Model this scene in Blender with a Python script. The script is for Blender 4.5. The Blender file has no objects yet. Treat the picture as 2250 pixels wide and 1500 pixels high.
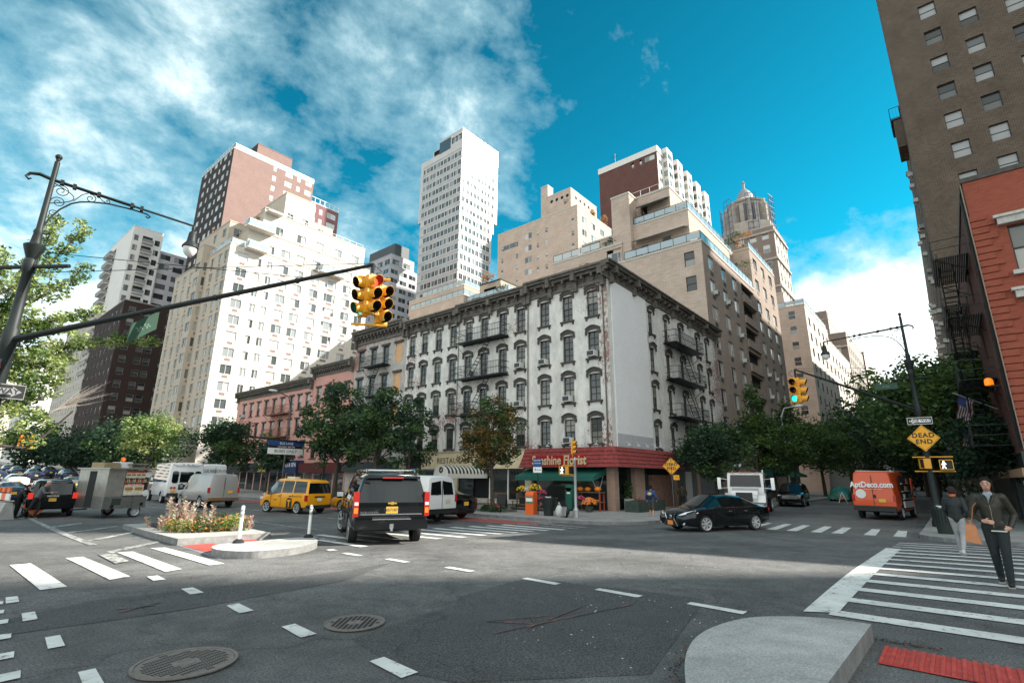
import bpy, bmesh, math, random
from mathutils import Vector, Matrix
PI=math.pi; R=math.radians
SC=bpy.context.scene; COL=SC.collection
rnd=random.Random(11)
def ss(a,b,t):
    t=min(1,max(0,(t-a)/(b-a))); return t*t*(3-2*t)
HX,HY=math.cos(R(40.15)),math.sin(R(40.15))
def gz(x,y): return -.45*ss(6,24,x*HX+y*HY)+.028*max(0,y-60)
# ---------------------------------------------------------------- materials
M={}
def nt(m):
    m.use_nodes=True; t=m.node_tree; return t,t.nodes,t.links,t.nodes['Principled BSDF']
def mat(name,col,rough=.7,metal=0,spec=.5,emis=None,es=1,coat=0,noise=0,nscale=4,bump=0,bscale=60,alpha=1,trans=0,aniso=None):
    if name in M: return M[name]
    m=bpy.data.materials.new(name); t,n,l,b=nt(m)
    b.inputs['Base Color'].default_value=(*col,1); b.inputs['Roughness'].default_value=rough; b.inputs['Metallic'].default_value=metal
    b.inputs['Specular IOR Level'].default_value=spec; b.inputs['Coat Weight'].default_value=coat
    b.inputs['Coat Roughness'].default_value=.03
    if emis: b.inputs['Emission Color'].default_value=(*emis,1); b.inputs['Emission Strength'].default_value=es
    if trans: b.inputs['Transmission Weight'].default_value=trans
    if noise or bump:
        tc=n.new('ShaderNodeTexCoord')
    if noise:
        a=n.new('ShaderNodeTexNoise'); a.inputs['Scale'].default_value=nscale; a.inputs['Detail'].default_value=6; a.inputs['Roughness'].default_value=.65
        l.new(tc.outputs['Object'],a.inputs['Vector'])
        r=n.new('ShaderNodeMapRange'); r.inputs[1].default_value=.3; r.inputs[2].default_value=.7; r.inputs[3].default_value=1-noise; r.inputs[4].default_value=1+noise
        l.new(a.outputs['Fac'],r.inputs[0])
        mx=n.new('ShaderNodeVectorMath'); mx.operation='SCALE'; mx.inputs[0].default_value=col; l.new(r.outputs[0],mx.inputs['Scale']); l.new(mx.outputs[0],b.inputs['Base Color'])
    if bump:
        a=n.new('ShaderNodeTexNoise'); a.inputs['Scale'].default_value=bscale; a.inputs['Detail'].default_value=3
        l.new(tc.outputs['Object'],a.inputs['Vector'])
        bp=n.new('ShaderNodeBump'); bp.inputs['Strength'].default_value=bump; bp.inputs['Distance'].default_value=.02; l.new(a.outputs['Fac'],bp.inputs['Height']); l.new(bp.outputs[0],b.inputs['Normal'])
    M[name]=m; return m
def brick(name,c1,c2,mortar,scale=1,stain=.25,peel=None,peelamt=.5,rough=.85,bw=.22,bh=.075,mort=.012,blotch=None):
    """brick wall in world-sized bricks; peel = paint colour over the brick, flaking"""
    if name in M: return M[name]
    m=bpy.data.materials.new(name); t,n,l,b=nt(m); b.inputs['Roughness'].default_value=rough; b.inputs['Specular IOR Level'].default_value=.25
    tc=n.new('ShaderNodeTexCoord'); sep=n.new('ShaderNodeSeparateXYZ'); l.new(tc.outputs['Object'],sep.inputs[0])
    ad=n.new('ShaderNodeMath'); ad.operation='ADD'; l.new(sep.outputs[0],ad.inputs[0]); l.new(sep.outputs[1],ad.inputs[1])
    cb=n.new('ShaderNodeCombineXYZ'); l.new(ad.outputs[0],cb.inputs[0]); l.new(sep.outputs[2],cb.inputs[1])
    bt=n.new('ShaderNodeTexBrick'); l.new(cb.outputs[0],bt.inputs['Vector']); bt.inputs['Scale'].default_value=1/scale
    bt.inputs['Brick Width'].default_value=bw; bt.inputs['Row Height'].default_value=bh; bt.inputs['Mortar Size'].default_value=mort
    bt.inputs['Color1'].default_value=(*c1,1); bt.inputs['Color2'].default_value=(*c2,1); bt.inputs['Mortar'].default_value=(*mortar,1)
    bt.inputs['Bias'].default_value=0
    ns=n.new('ShaderNodeTexNoise'); ns.inputs['Scale'].default_value=.35; ns.inputs['Detail'].default_value=8; ns.inputs['Roughness'].default_value=.7; l.new(tc.outputs['Object'],ns.inputs['Vector'])
    mr=n.new('ShaderNodeMapRange'); mr.inputs[1].default_value=.3; mr.inputs[2].default_value=.7; mr.inputs[3].default_value=1-stain; mr.inputs[4].default_value=1+stain*.6; l.new(ns.outputs['Fac'],mr.inputs[0])
    sc=n.new('ShaderNodeVectorMath'); sc.operation='SCALE'; l.new(bt.outputs['Color'],sc.inputs[0]); l.new(mr.outputs[0],sc.inputs['Scale'])
    out=sc.outputs[0]
    if peel:
        # vertical-streak stained paint with flaked patches
        mp=n.new('ShaderNodeMapping'); mp.inputs['Scale'].default_value=(1,1,.55); l.new(tc.outputs['Object'],mp.inputs[0])
        n2=n.new('ShaderNodeTexNoise'); n2.inputs['Scale'].default_value=6.5; n2.inputs['Detail'].default_value=9; n2.inputs['Roughness'].default_value=.78; l.new(mp.outputs[0],n2.inputs['Vector'])
        n3=n.new('ShaderNodeTexNoise'); n3.inputs['Scale'].default_value=.22; n3.inputs['Detail'].default_value=3; l.new(tc.outputs['Object'],n3.inputs['Vector'])
        a1=n.new('ShaderNodeMath'); a1.operation='MULTIPLY_ADD'; a1.inputs[1].default_value=.9; l.new(n3.outputs['Fac'],a1.inputs[0]); l.new(n2.outputs['Fac'],a1.inputs[2])
        th=n.new('ShaderNodeMapRange'); th.inputs[1].default_value=peelamt; th.inputs[2].default_value=peelamt+.05; l.new(a1.outputs[0],th.inputs[0])
        last=th.outputs[0]
        if blotch:   # extra flaking round a vertical line (x,y in object space), radius
            vx,vy,rad,st=blotch
            d=n.new('ShaderNodeVectorMath'); d.operation='DISTANCE'; cc=n.new('ShaderNodeCombineXYZ'); l.new(sep.outputs[0],cc.inputs[0]); l.new(sep.outputs[1],cc.inputs[1]); l.new(cc.outputs[0],d.inputs[0]); d.inputs[1].default_value=(vx,vy,0)
            m2=n.new('ShaderNodeMapRange'); m2.inputs[1].default_value=0; m2.inputs[2].default_value=rad; m2.inputs[3].default_value=st; m2.inputs[4].default_value=0; l.new(d.outputs['Value'],m2.inputs[0])
            a2=n.new('ShaderNodeMath'); a2.operation='ADD'; l.new(a1.outputs[0],a2.inputs[0]); l.new(m2.outputs[0],a2.inputs[1]); l.new(a2.outputs[0],th.inputs[0])
        n4=n.new('ShaderNodeTexNoise'); n4.inputs['Scale'].default_value=1.1; n4.inputs['Detail'].default_value=10; n4.inputs['Roughness'].default_value=.75; l.new(mp.outputs[0],n4.inputs['Vector'])
        r4=n.new('ShaderNodeMapRange'); r4.inputs[1].default_value=.35; r4.inputs[2].default_value=.68; r4.inputs[3].default_value=1.06; r4.inputs[4].default_value=.62; l.new(n4.outputs['Fac'],r4.inputs[0])
        s4=n.new('ShaderNodeVectorMath'); s4.operation='SCALE'; s4.inputs[0].default_value=peel; l.new(r4.outputs[0],s4.inputs['Scale'])
        mx=n.new('ShaderNodeMix'); mx.data_type='RGBA'; l.new(last,mx.inputs['Factor']); l.new(s4.outputs[0],mx.inputs['A']); l.new(out,mx.inputs['B']); out=mx.outputs['Result']
    l.new(out,b.inputs['Base Color'])
    bp=n.new('ShaderNodeBump'); bp.inputs['Strength'].default_value=.35; bp.inputs['Distance'].default_value=.01; l.new(bt.outputs['Fac'],bp.inputs['Height']); bp.invert=True; l.new(bp.outputs[0],b.inputs['Normal'])
    M[name]=m; return m
def glass(name,dark=(.02,.025,.03),mid=(.10,.12,.13),light=(.45,.45,.42),p1=.45,p2=.75,rough=.06,spec=.7):
    if name in M: return M[name]
    m=bpy.data.materials.new(name); t,n,l,b=nt(m); b.inputs['Roughness'].default_value=rough; b.inputs['Specular IOR Level'].default_value=spec
    oi=n.new('ShaderNodeObjectInfo'); ge=n.new('ShaderNodeNewGeometry'); a=n.new('ShaderNodeMath'); a.operation='ADD'; l.new(oi.outputs['Random'],a.inputs[0]); l.new(ge.outputs['Random Per Island'],a.inputs[1])
    f=n.new('ShaderNodeMath'); f.operation='FRACT'; l.new(a.outputs[0],f.inputs[0])
    cr=n.new('ShaderNodeValToRGB'); e=cr.color_ramp.elements; cr.color_ramp.interpolation='CONSTANT'; e[0].position=0; e[0].color=(*dark,1); e[1].position=p1; e[1].color=(*mid,1); k=e.new(p2); k.color=(*light,1)
    l.new(f.outputs[0],cr.inputs[0])
    tc=n.new('ShaderNodeTexCoord'); ns=n.new('ShaderNodeTexNoise'); ns.inputs['Scale'].default_value=1.3; l.new(tc.outputs['Object'],ns.inputs['Vector'])
    bp=n.new('ShaderNodeBump'); bp.inputs['Strength'].default_value=.08; bp.inputs['Distance'].default_value=.05; l.new(ns.outputs['Fac'],bp.inputs['Height']); l.new(bp.outputs[0],b.inputs['Normal'])
    l.new(cr.outputs[0],b.inputs['Base Color']); M[name]=m; return m
def leaf(name,c1,c2,c3=None):
    if name in M: return M[name]
    m=bpy.data.materials.new(name); t,n,l,b=nt(m); b.inputs['Roughness'].default_value=.55
    ge=n.new('ShaderNodeNewGeometry'); cr=n.new('ShaderNodeValToRGB'); e=cr.color_ramp.elements; e[0].color=(*c1,1); e[1].color=(*c2,1)
    if c3: k=e.new(.85); k.color=(*c3,1); e[1].position=.8 if e[1].position==1 else e[1].position; 
    l.new(ge.outputs['Random Per Island'],cr.inputs[0]); l.new(cr.outputs[0],b.inputs['Base Color'])
    tr=n.new('ShaderNodeBsdfTranslucent'); l.new(cr.outputs[0],tr.inputs['Color']); mx=n.new('ShaderNodeMixShader'); mx.inputs[0].default_value=.35
    l.new(b.outputs[0],mx.inputs[1]); l.new(tr.outputs[0],mx.inputs[2]); l.new(mx.outputs[0],n['Material Output'].inputs[0]); M[name]=m; return m
def paint(name,col,rough=.25,metal=0): return mat(name,col,rough,metal,spec=.4,coat=.35)
BLK=mat('black_iron',(.012,.018,.018),.45,.3)
IRON=mat('dark_iron_green',(.010,.015,.015),.55,0,spec=.35,noise=.25)
RUB=mat('rubber',(.015,.015,.016),.85,bump=.2)
CHR=mat('chrome',(.7,.7,.7),.18,1)
ALU=mat('alloy',(.62,.63,.64),.3,.35)
CARG=mat('car_glass',(.005,.008,.009),.03,spec=.55)
WHT=mat('white_paint',(.78,.78,.76),.5)
PLAS=mat('black_plastic',(.018,.018,.018),.5)
REDL=mat('red_lens',(.45,.012,.01),.15,spec=.8)
ORL=mat('orange_lens',(.8,.25,.03),.2)
CLL=mat('clear_lens',(.75,.77,.78),.1,spec=.8)
YSIG=mat('signal_yellow',(.72,.33,.02),.42,noise=.1)
YSGN=mat('sign_yellow',(.80,.36,.01),.5)
BLKP=mat('sign_black',(.01,.01,.01),.5)
WSGN=mat('sign_white',(.8,.8,.78),.5)
CONC=mat('concrete',(.36,.35,.33),.9,noise=.22,nscale=3,bump=.3,bscale=80)
# ---------------------------------------------------------------- mesh builder
class MB:
    def __init__(s): s.v=[]; s.f=[]; s.k=[]; s.mats=[]; s.T=None
    def mi(s,m):
        if m not in s.mats: s.mats.append(m)
        return s.mats.index(m)
    def add(s,vs,fs,m):
        o=len(s.v)
        if s.T is not None: vs=[s.T@Vector(p) for p in vs]
        s.v.extend([tuple(p) for p in vs]); i=s.mi(m)
        for f in fs: s.f.append([o+a for a in f]); s.k.append(i)
    def quad(s,pts,m): s.add(pts,[list(range(len(pts)))],m)
    def box(s,x0,x1,y0,y1,z0,z1,m):
        if x0>x1:x0,x1=x1,x0
        if y0>y1:y0,y1=y1,y0
        if z0>z1:z0,z1=z1,z0
        s.add([(x0,y0,z0),(x1,y0,z0),(x1,y1,z0),(x0,y1,z0),(x0,y0,z1),(x1,y0,z1),(x1,y1,z1),(x0,y1,z1)],[(0,3,2,1),(4,5,6,7),(0,1,5,4),(1,2,6,5),(2,3,7,6),(3,0,4,7)],m)
    def cbox(s,c,d,m,rz=0,rx=0,ry=0):
        a=[(i*d[0]/2,j*d[1]/2,k*d[2]/2) for k in(-1,1) for j in(-1,1) for i in(-1,1)]
        Q=Matrix.Rotation(rz,3,'Z')@Matrix.Rotation(ry,3,'Y')@Matrix.Rotation(rx,3,'X'); C=Vector(c)
        s.add([C+Q@Vector(p) for p in a],[(0,2,3,1),(4,5,7,6),(0,1,5,4),(1,3,7,5),(3,2,6,7),(2,0,4,6)],m)
    def prism(s,poly,z0,z1,m,mt=None):
        n=len(poly); s.add([(x,y,z0) for x,y in poly]+[(x,y,z1) for x,y in poly],[(i,(i+1)%n,n+(i+1)%n,n+i) for i in range(n)]+[list(range(n))[::-1]],m)
        s.add([(x,y,z1) for x,y in poly],[list(range(n))],mt or m)
    def prismY(s,poly,y0,y1,m):  # poly in (x,z)
        n=len(poly); s.add([(x,y0,z) for x,z in poly]+[(x,y1,z) for x,z in poly],[(i,(i+1)%n,n+(i+1)%n,n+i) for i in range(n)]+[list(range(n))[::-1],list(range(n,2*n))],m)
    def prismX(s,poly,x0,x1,m):  # poly in (y,z)
        n=len(poly); s.add([(x0,y,z) for y,z in poly]+[(x1,y,z) for y,z in poly],[(i,(i+1)%n,n+(i+1)%n,n+i) for i in range(n)]+[list(range(n))[::-1],list(range(n,2*n))],m)
    def tube(s,pts,r,m,n=8,cap=True):
        pts=[Vector(p) for p in pts]; N=len(pts)
        if not hasattr(r,'__len__'): r=[r]*N
        vs=[]; up=Vector((0,0,1)); prev=None
        for i,p in enumerate(pts):
            d=(pts[min(i+1,N-1)]-pts[max(i-1,0)])
            if d.length<1e-9: d=Vector((0,0,1))
            d.normalize()
            if prev is None:
                a=d.cross(up if abs(d.z)<.95 else Vector((1,0,0))).normalized()
            else:
                a=(prev-d*prev.dot(d)); a=a.normalized() if a.length>1e-6 else d.orthogonal().normalized()
            prev=a; b=d.cross(a)
            for k in range(n):
                t=2*PI*k/n; vs.append(p+(a*math.cos(t)+b*math.sin(t))*r[i])
        fs=[(i*n+k,i*n+(k+1)%n,(i+1)*n+(k+1)%n,(i+1)*n+k) for i in range(N-1) for k in range(n)]
        if cap: fs+= [list(range(n))[::-1],list(range((N-1)*n,N*n))]
        s.add(vs,fs,m)
    def lathe(s,prof,m,c=(0,0,0),n=16,axis='Z',cap=True):
        vs=[]
        for r,z in prof:
            for k in range(n):
                t=2*PI*k/n; p=(r*math.cos(t),r*math.sin(t),z)
                if axis=='Y': p=(p[0],p[2],p[1])
                if axis=='X': p=(p[2],p[0],p[1])
                vs.append((c[0]+p[0],c[1]+p[1],c[2]+p[2]))
        N=len(prof); fs=[(i*n+k,i*n+(k+1)%n,(i+1)*n+(k+1)%n,(i+1)*n+k) for i in range(N-1) for k in range(n)]
        fl=lambda a,b: abs(a[1]-b[1])<1e-6 and b[0]<a[0]   # a flat disc already closes this end
        if cap and prof[0][0]>1e-4 and not fl(prof[0],prof[1]): fs.append(list(range(n))[::-1])
        if cap and prof[-1][0]>1e-4 and not fl(prof[-1],prof[-2]): fs.append(list(range((N-1)*n,N*n)))
        s.add(vs,fs,m)
    def ball(s,c,r,m,n=10,k=6):
        if not hasattr(r,'__len__'): r=(r,r,r)
        vs=[];
        for i in range(k+1):
            p=PI*i/k
            for j in range(n):
                t=2*PI*j/n; vs.append((c[0]+r[0]*math.sin(p)*math.cos(t),c[1]+r[1]*math.sin(p)*math.sin(t),c[2]+r[2]*math.cos(p)))
        s.add(vs,[(i*n+j,(i+1)*n+j,(i+1)*n+(j+1)%n,i*n+(j+1)%n) for i in range(k) for j in range(n)],m)
    def mesh(s,name,smooth=0):
        me=bpy.data.meshes.new(name); me.from_pydata(s.v,[],s.f)
        for m in s.mats: me.materials.append(m)
        me.polygons.foreach_set('material_index',s.k)
        if smooth:
            me.polygons.foreach_set('use_smooth',[True]*len(s.f)); me.update()
            me.set_sharp_from_angle(angle=R(smooth))
        me.update(); return me
    def build(s,name,parent=None,smooth=0,world=False):
        if not s.v: return None
        if world and parent is not None:
            L=parent.location; s.v=[(a-L.x,b-L.y,c-L.z) for a,b,c in s.v]
        return link(name,s.mesh(name,smooth),parent)
def link(name,me,parent=None,loc=None,rz=0):
    o=bpy.data.objects.new(name,me); COL.objects.link(o)
    if parent is not None: o.parent=parent
    if loc is not None: o.location=loc
    if rz: o.rotation_euler.z=rz
    return o
def tag(o,label=None,cat=None,group=None,kind=None):
    if label: o['label']=label
    if cat: o['category']=cat
    if group: o['group']=group
    if kind: o['kind']=kind
    return o
def thing(name,label,cat,loc=(0,0,0),rz=0,group=None):
    o=link(name,None,None,loc,rz); return tag(o,label,cat,group)
def copy_tree(o,parent=None):
    c=o.copy(); COL.objects.link(c)
    if parent is not None: c.parent=parent
    for ch in list(o.children): copy_tree(ch,c)
    return c
def dup(o,label,loc,rz=None,group=None,scale=None):
    c=copy_tree(o); c.location=loc
    if rz is not None: c.rotation_euler.z=rz
    c['label']=label
    if group: c['group']=group
    if scale: c.scale=scale
    return c
def at(x,y,dz=0): return (x,y,gz(x,y)+dz)
def text(s,size,m,parent,loc,rot=(PI/2,0,0),name='lettering',ext=.004,align='CENTER',shear=0,spacing=1,bold=0,sx=1):
    cu=bpy.data.curves.new('t','FONT'); cu.body=s; cu.size=size; cu.extrude=ext; cu.align_x=align; cu.align_y='CENTER'; cu.shear=shear; cu.space_character=spacing; cu.offset=bold; cu.resolution_u=3
    o=bpy.data.objects.new('t',cu); COL.objects.link(o); dg=bpy.context.evaluated_depsgraph_get()
    me=bpy.data.meshes.new_from_object(o.evaluated_get(dg)); bpy.data.objects.remove(o); bpy.data.curves.remove(cu)
    me.materials.clear(); me.materials.append(m)
    r=link(name,me,parent,loc); r.rotation_euler=rot; r.scale=(sx,1,1); return r
def sheet(name,poly,dz,m,label=None,kind='structure',step=1.0,skirt=0,mside=None,cat=None,zf=gz):
    bm=bmesh.new()
    polys=poly if isinstance(poly[0][0],(tuple,list)) else [poly]
    for p in polys: bm.faces.new([bm.verts.new((a,b,0)) for a,b in p])
    xs=[v.co.x for v in bm.verts]; ys=[v.co.y for v in bm.verts]
    for ax,lo,hi in((0,min(xs),max(xs)),(1,min(ys),max(ys))):
        k=math.ceil(lo/step+1e-6)
        while k*step<hi-1e-6:
            co=[0,0,0]; no=[0,0,0]; co[ax]=k*step; no[ax]=1
            bmesh.ops.bisect_plane(bm,geom=bm.verts[:]+bm.edges[:]+bm.faces[:],plane_co=co,plane_no=no,dist=1e-5); k+=1
    bmesh.ops.recalc_face_normals(bm,faces=bm.faces)
    for f in bm.faces:
        if f.normal.z<0: f.normal_flip()
    for v in bm.verts: v.co.z=zf(v.co.x,v.co.y)+dz
    if skirt:
        be=[e for e in bm.edges if e.is_boundary]
        r=bmesh.ops.extrude_edge_only(bm,edges=be)
        for v in r['geom']:
            if isinstance(v,bmesh.types.BMVert): v.co.z-=skirt
        for f in r['geom']:
            if isinstance(f,bmesh.types.BMFace): f.material_index=1
    me=bpy.data.meshes.new(name); bm.to_mesh(me); bm.free(); me.materials.append(m)
    if skirt: me.materials.append(mside or m)
    o=link(name,me); return tag(o,label,cat,None,kind)
def evalmesh(o):
    dg=bpy.context.evaluated_depsgraph_get(); return bpy.data.meshes.new_from_object(o.evaluated_get(dg))
def remeshed(mb,name,voxel,m,parent,smooth_it=4):
    """many overlapping limbs and masses fused into one continuous surface"""
    o=link(name,mb.mesh(name)); a=o.modifiers.new('r','REMESH'); a.mode='VOXEL'; a.voxel_size=voxel
    b=o.modifiers.new('s','SMOOTH'); b.factor=.5; b.iterations=smooth_it
    me=evalmesh(o); old=o.data; bpy.data.objects.remove(o); me.materials.clear(); me.materials.append(m)
    me.polygons.foreach_set('use_smooth',[True]*len(me.polygons)); return link(name,me,parent)
# ---------------------------------------------------------------- world, sun, camera
w=bpy.data.worlds.new('World'); SC.world=w; w.use_nodes=True; wn=w.node_tree.nodes; wl=w.node_tree.links
bg=wn['Background']; bg.inputs['Strength'].default_value=.12
SUN_AZ,SUN_EL=R(-43),R(35.5)   # azimuth counter-clockwise from +X
sky=wn.new('ShaderNodeTexSky'); sky.sky_type='NISHITA'; sky.sun_disc=False; sky.sun_elevation=SUN_EL; sky.sun_rotation=PI/2-SUN_AZ; sky.air_density=1.0; sky.dust_density=.3; sky.ozone_density=1.5
tint=wn.new('ShaderNodeMix'); tint.data_type='RGBA'; tint.blend_type='MULTIPLY'; tint.inputs['Factor'].default_value=1; tint.inputs['B'].default_value=(.015,.42,.41,1)
vz=wn.new('ShaderNodeVectorMath'); vz.operation='SCALE'; wl.new(sky.outputs[0],vz.inputs[0]); wl.new(vz.outputs[0],tint.inputs['A'])
tc=wn.new('ShaderNodeTexCoord'); sp=wn.new('ShaderNodeSeparateXYZ'); wl.new(tc.outputs['Generated'],sp.inputs[0])
def mth(op,a,b=None,c=None,clamp=False):
    n=wn.new('ShaderNodeMath'); n.operation=op; n.use_clamp=clamp
    for i,x in enumerate((a,b,c)):
        if x is None: continue
        if isinstance(x,(int,float)): n.inputs[i].default_value=x
        else: wl.new(x,n.inputs[i])
    return n.outputs[0]
zz=mth('MAXIMUM',sp.outputs[2],.0); den=mth('ADD',zz,.5)
px_=mth('DIVIDE',sp.outputs[0],den); py_=mth('DIVIDE',sp.outputs[1],den)
cv=wn.new('ShaderNodeCombineXYZ'); wl.new(px_,cv.inputs[0]); wl.new(py_,cv.inputs[1])
# along / across the street axis seen by the camera
hd=(math.cos(R(40.15)),math.sin(R(40.15)))
lat=mth('SUBTRACT',mth('MULTIPLY',sp.outputs[0],hd[1]),mth('MULTIPLY',sp.outputs[1],hd[0]))   # + to the right
mpc=wn.new('ShaderNodeMapping'); mpc.inputs['Rotation'].default_value=(0,0,R(25)); mpc.inputs['Scale'].default_value=(1.2,1.3,1); mpc.inputs['Location'].default_value=(3.1,1.7,0); wl.new(cv.outputs[0],mpc.inputs[0])
n1=wn.new('ShaderNodeTexNoise'); n1.inputs['Scale'].default_value=6.5; n1.inputs['Detail'].default_value=9; n1.inputs['Roughness'].default_value=.62; n1.inputs['Distortion'].default_value=.15; wl.new(mpc.outputs[0],n1.inputs['Vector'])
n2=wn.new('ShaderNodeTexNoise'); n2.inputs['Scale'].default_value=2.0; n2.inputs['Detail'].default_value=4; wl.new(mpc.outputs[0],n2.inputs['Vector'])
# coverage: thick on the left and low on the right, clear in the upper middle and right
def mrange(x,a,b,c,d):
    n=wn.new('ShaderNodeMapRange'); n.inputs[1].default_value=a; n.inputs[2].default_value=b; n.inputs[3].default_value=c; n.inputs[4].default_value=d; wl.new(x,n.inputs[0]); return n.outputs[0]
wl.new(mrange(sp.outputs[2],.25,.85,1.12,.62),vz.inputs['Scale'])
covL=mrange(lat,-.08,.20,.075,-.20)
covR=mrange(sp.outputs[2],.50,.26,-.3,.62)
covR2=mth('MULTIPLY',covR,mrange(lat,.36,.50,0,1))
covR3=mth('MAXIMUM',covL,mth('SUBTRACT',covR2,.12))
covLow=mrange(sp.outputs[2],.45,.1,0,.28)
fwd=mth('ADD',mth('MULTIPLY',sp.outputs[0],hd[0]),mth('MULTIPLY',sp.outputs[1],hd[1]))
covB=mrange(fwd,.05,-.15,-1,.42)  # thick unseen cloud added behind the camera for a more neutral fill light
cov=mth('ADD',mth('MAXIMUM',covR3,covB),mth('MULTIPLY',covLow,mrange(lat,.2,-.2,0,1)))
dens=mth('ADD',mth('ADD',mth('MULTIPLY',n1.outputs['Fac'],.75),mth('MULTIPLY',n2.outputs['Fac'],.35)),cov)
cmask=mrange(dens,.52,.80,0,1)
cc=wn.new('ShaderNodeMix'); cc.data_type='RGBA'; wl.new(mrange(dens,.66,1.0,0,1),cc.inputs['Factor']); cc.inputs['A'].default_value=(1.5,2.3,2.5,1); cc.inputs['B'].default_value=(4.5,4.55,4.4,1)
mxs=wn.new('ShaderNodeMix'); mxs.data_type='RGBA'; wl.new(mth('MULTIPLY',cmask,.86),mxs.inputs['Factor']); wl.new(tint.outputs['Result'],mxs.inputs['A']); wl.new(cc.outputs['Result'],mxs.inputs['B'])
wl.new(mxs.outputs['Result'],bg.inputs[0])
sl=bpy.data.lights.new('sun','SUN'); sl.energy=3.3; sl.angle=R(.9); sl.color=(1,.94,.84)
so=bpy.data.objects.new('sun',sl); COL.objects.link(so)
sd=Vector((math.cos(SUN_EL)*math.cos(SUN_AZ),math.cos(SUN_EL)*math.sin(SUN_AZ),math.sin(SUN_EL))); so.rotation_euler=sd.to_track_quat('Z','Y').to_euler(); so.location=(0,0,60)
cam=bpy.data.cameras.new('camera'); cam.sensor_width=36; cam.lens=36*1119/2250; cam.clip_end=3000; cam.clip_start=.05
co=bpy.data.objects.new('camera',cam); COL.objects.link(co); SC.camera=co
yaw,pit,rol=R(40.15),R(14.9),R(.55)
F=Vector((math.cos(yaw)*math.cos(pit),math.sin(yaw)*math.cos(pit),math.sin(pit))); R0=Vector((math.sin(yaw),-math.cos(yaw),0)); U0=R0.cross(F)
R1=R0*math.cos(rol)+U0*math.sin(rol); U1=-R0*math.sin(rol)+U0*math.cos(rol)
co.matrix_world=Matrix(((R1.x,U1.x,-F.x,0),(R1.y,U1.y,-F.y,0),(R1.z,U1.z,-F.z,1.65),(0,0,0,1)))
SC.view_settings.view_transform='Standard'; SC.view_settings.look='None'; SC.view_settings.exposure=1.82; SC.view_settings.gamma=1
SC.render.resolution_x=1024; SC.render.resolution_y=682
# ---------------------------------------------------------------- asphalt
def asphalt(name,c,var=.22,gr=.35,ck=.72):
    m=bpy.data.materials.new(name); t,n,l,b=nt(m); b.inputs['Roughness'].default_value=.82; b.inputs['Specular IOR Level'].default_value=.35
    tc=n.new('ShaderNodeTexCoord')
    def noise(s,d,r=.6,dist=0):
        a=n.new('ShaderNodeTexNoise'); a.inputs['Scale'].default_value=s; a.inputs['Detail'].default_value=d; a.inputs['Roughness'].default_value=r; a.inputs['Distortion'].default_value=dist; l.new(tc.outputs['Object'],a.inputs['Vector']); return a.outputs['Fac']
    def mr(x,a,b_,c_,d):
        q=n.new('ShaderNodeMapRange'); q.inputs[1].default_value=a; q.inputs[2].default_value=b_; q.inputs[3].default_value=c_; q.inputs[4].default_value=d; l.new(x,q.inputs[0]); return q.outputs[0]
    def mul(a,b_):
        q=n.new('ShaderNodeMath'); q.operation='MULTIPLY'; l.new(a,q.inputs[0]); l.new(b_,q.inputs[1]); return q.outputs[0]
    big=mr(noise(.28,6,.6,.6),.35,.65,1-var,1+var); med=mr(noise(2.2,8,.75,.3),.33,.67,1-var,1+var*.9); fine=mr(noise(42,5,.95),.42,.60,1-gr,1+gr)
    vo=n.new('ShaderNodeTexVoronoi'); vo.feature='DISTANCE_TO_EDGE'; vo.inputs['Scale'].default_value=.26
    nd=n.new('ShaderNodeTexNoise'); nd.inputs['Scale'].default_value=1.3; nd.inputs['Detail'].default_value=6; l.new(tc.outputs['Object'],nd.inputs['Vector'])
    va=n.new('ShaderNodeVectorMath'); va.operation='SCALE'; va.inputs['Scale'].default_value=1.3; l.new(nd.outputs['Color'],va.inputs[0])
    vb=n.new('ShaderNodeVectorMath'); vb.operation='ADD'; l.new(tc.outputs['Object'],vb.inputs[0]); l.new(va.outputs[0],vb.inputs[1]); l.new(vb.outputs[0],vo.inputs['Vector'])
    crack=mr(vo.outputs['Distance'],.002,.008,ck,1)
    f=mul(mul(big,med),mul(fine,crack)); s=n.new('ShaderNodeVectorMath'); s.operation='SCALE'; s.inputs[0].default_value=c; l.new(f,s.inputs['Scale']); l.new(s.outputs[0],b.inputs['Base Color'])
    bp=n.new('ShaderNodeBump'); bp.inputs['Strength'].default_value=.5; bp.inputs['Distance'].default_value=.01; l.new(fine,bp.inputs['Height']); l.new(bp.outputs[0],b.inputs['Normal'])
    M[name]=m; return m
ASP=asphalt('asphalt',(.142,.141,.139),.28,.6); ASPD=asphalt('asphalt_new',(.102,.102,.103),.14,.7); ASPL=asphalt('asphalt_old',(.165,.158,.15),.2,.5)
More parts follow.
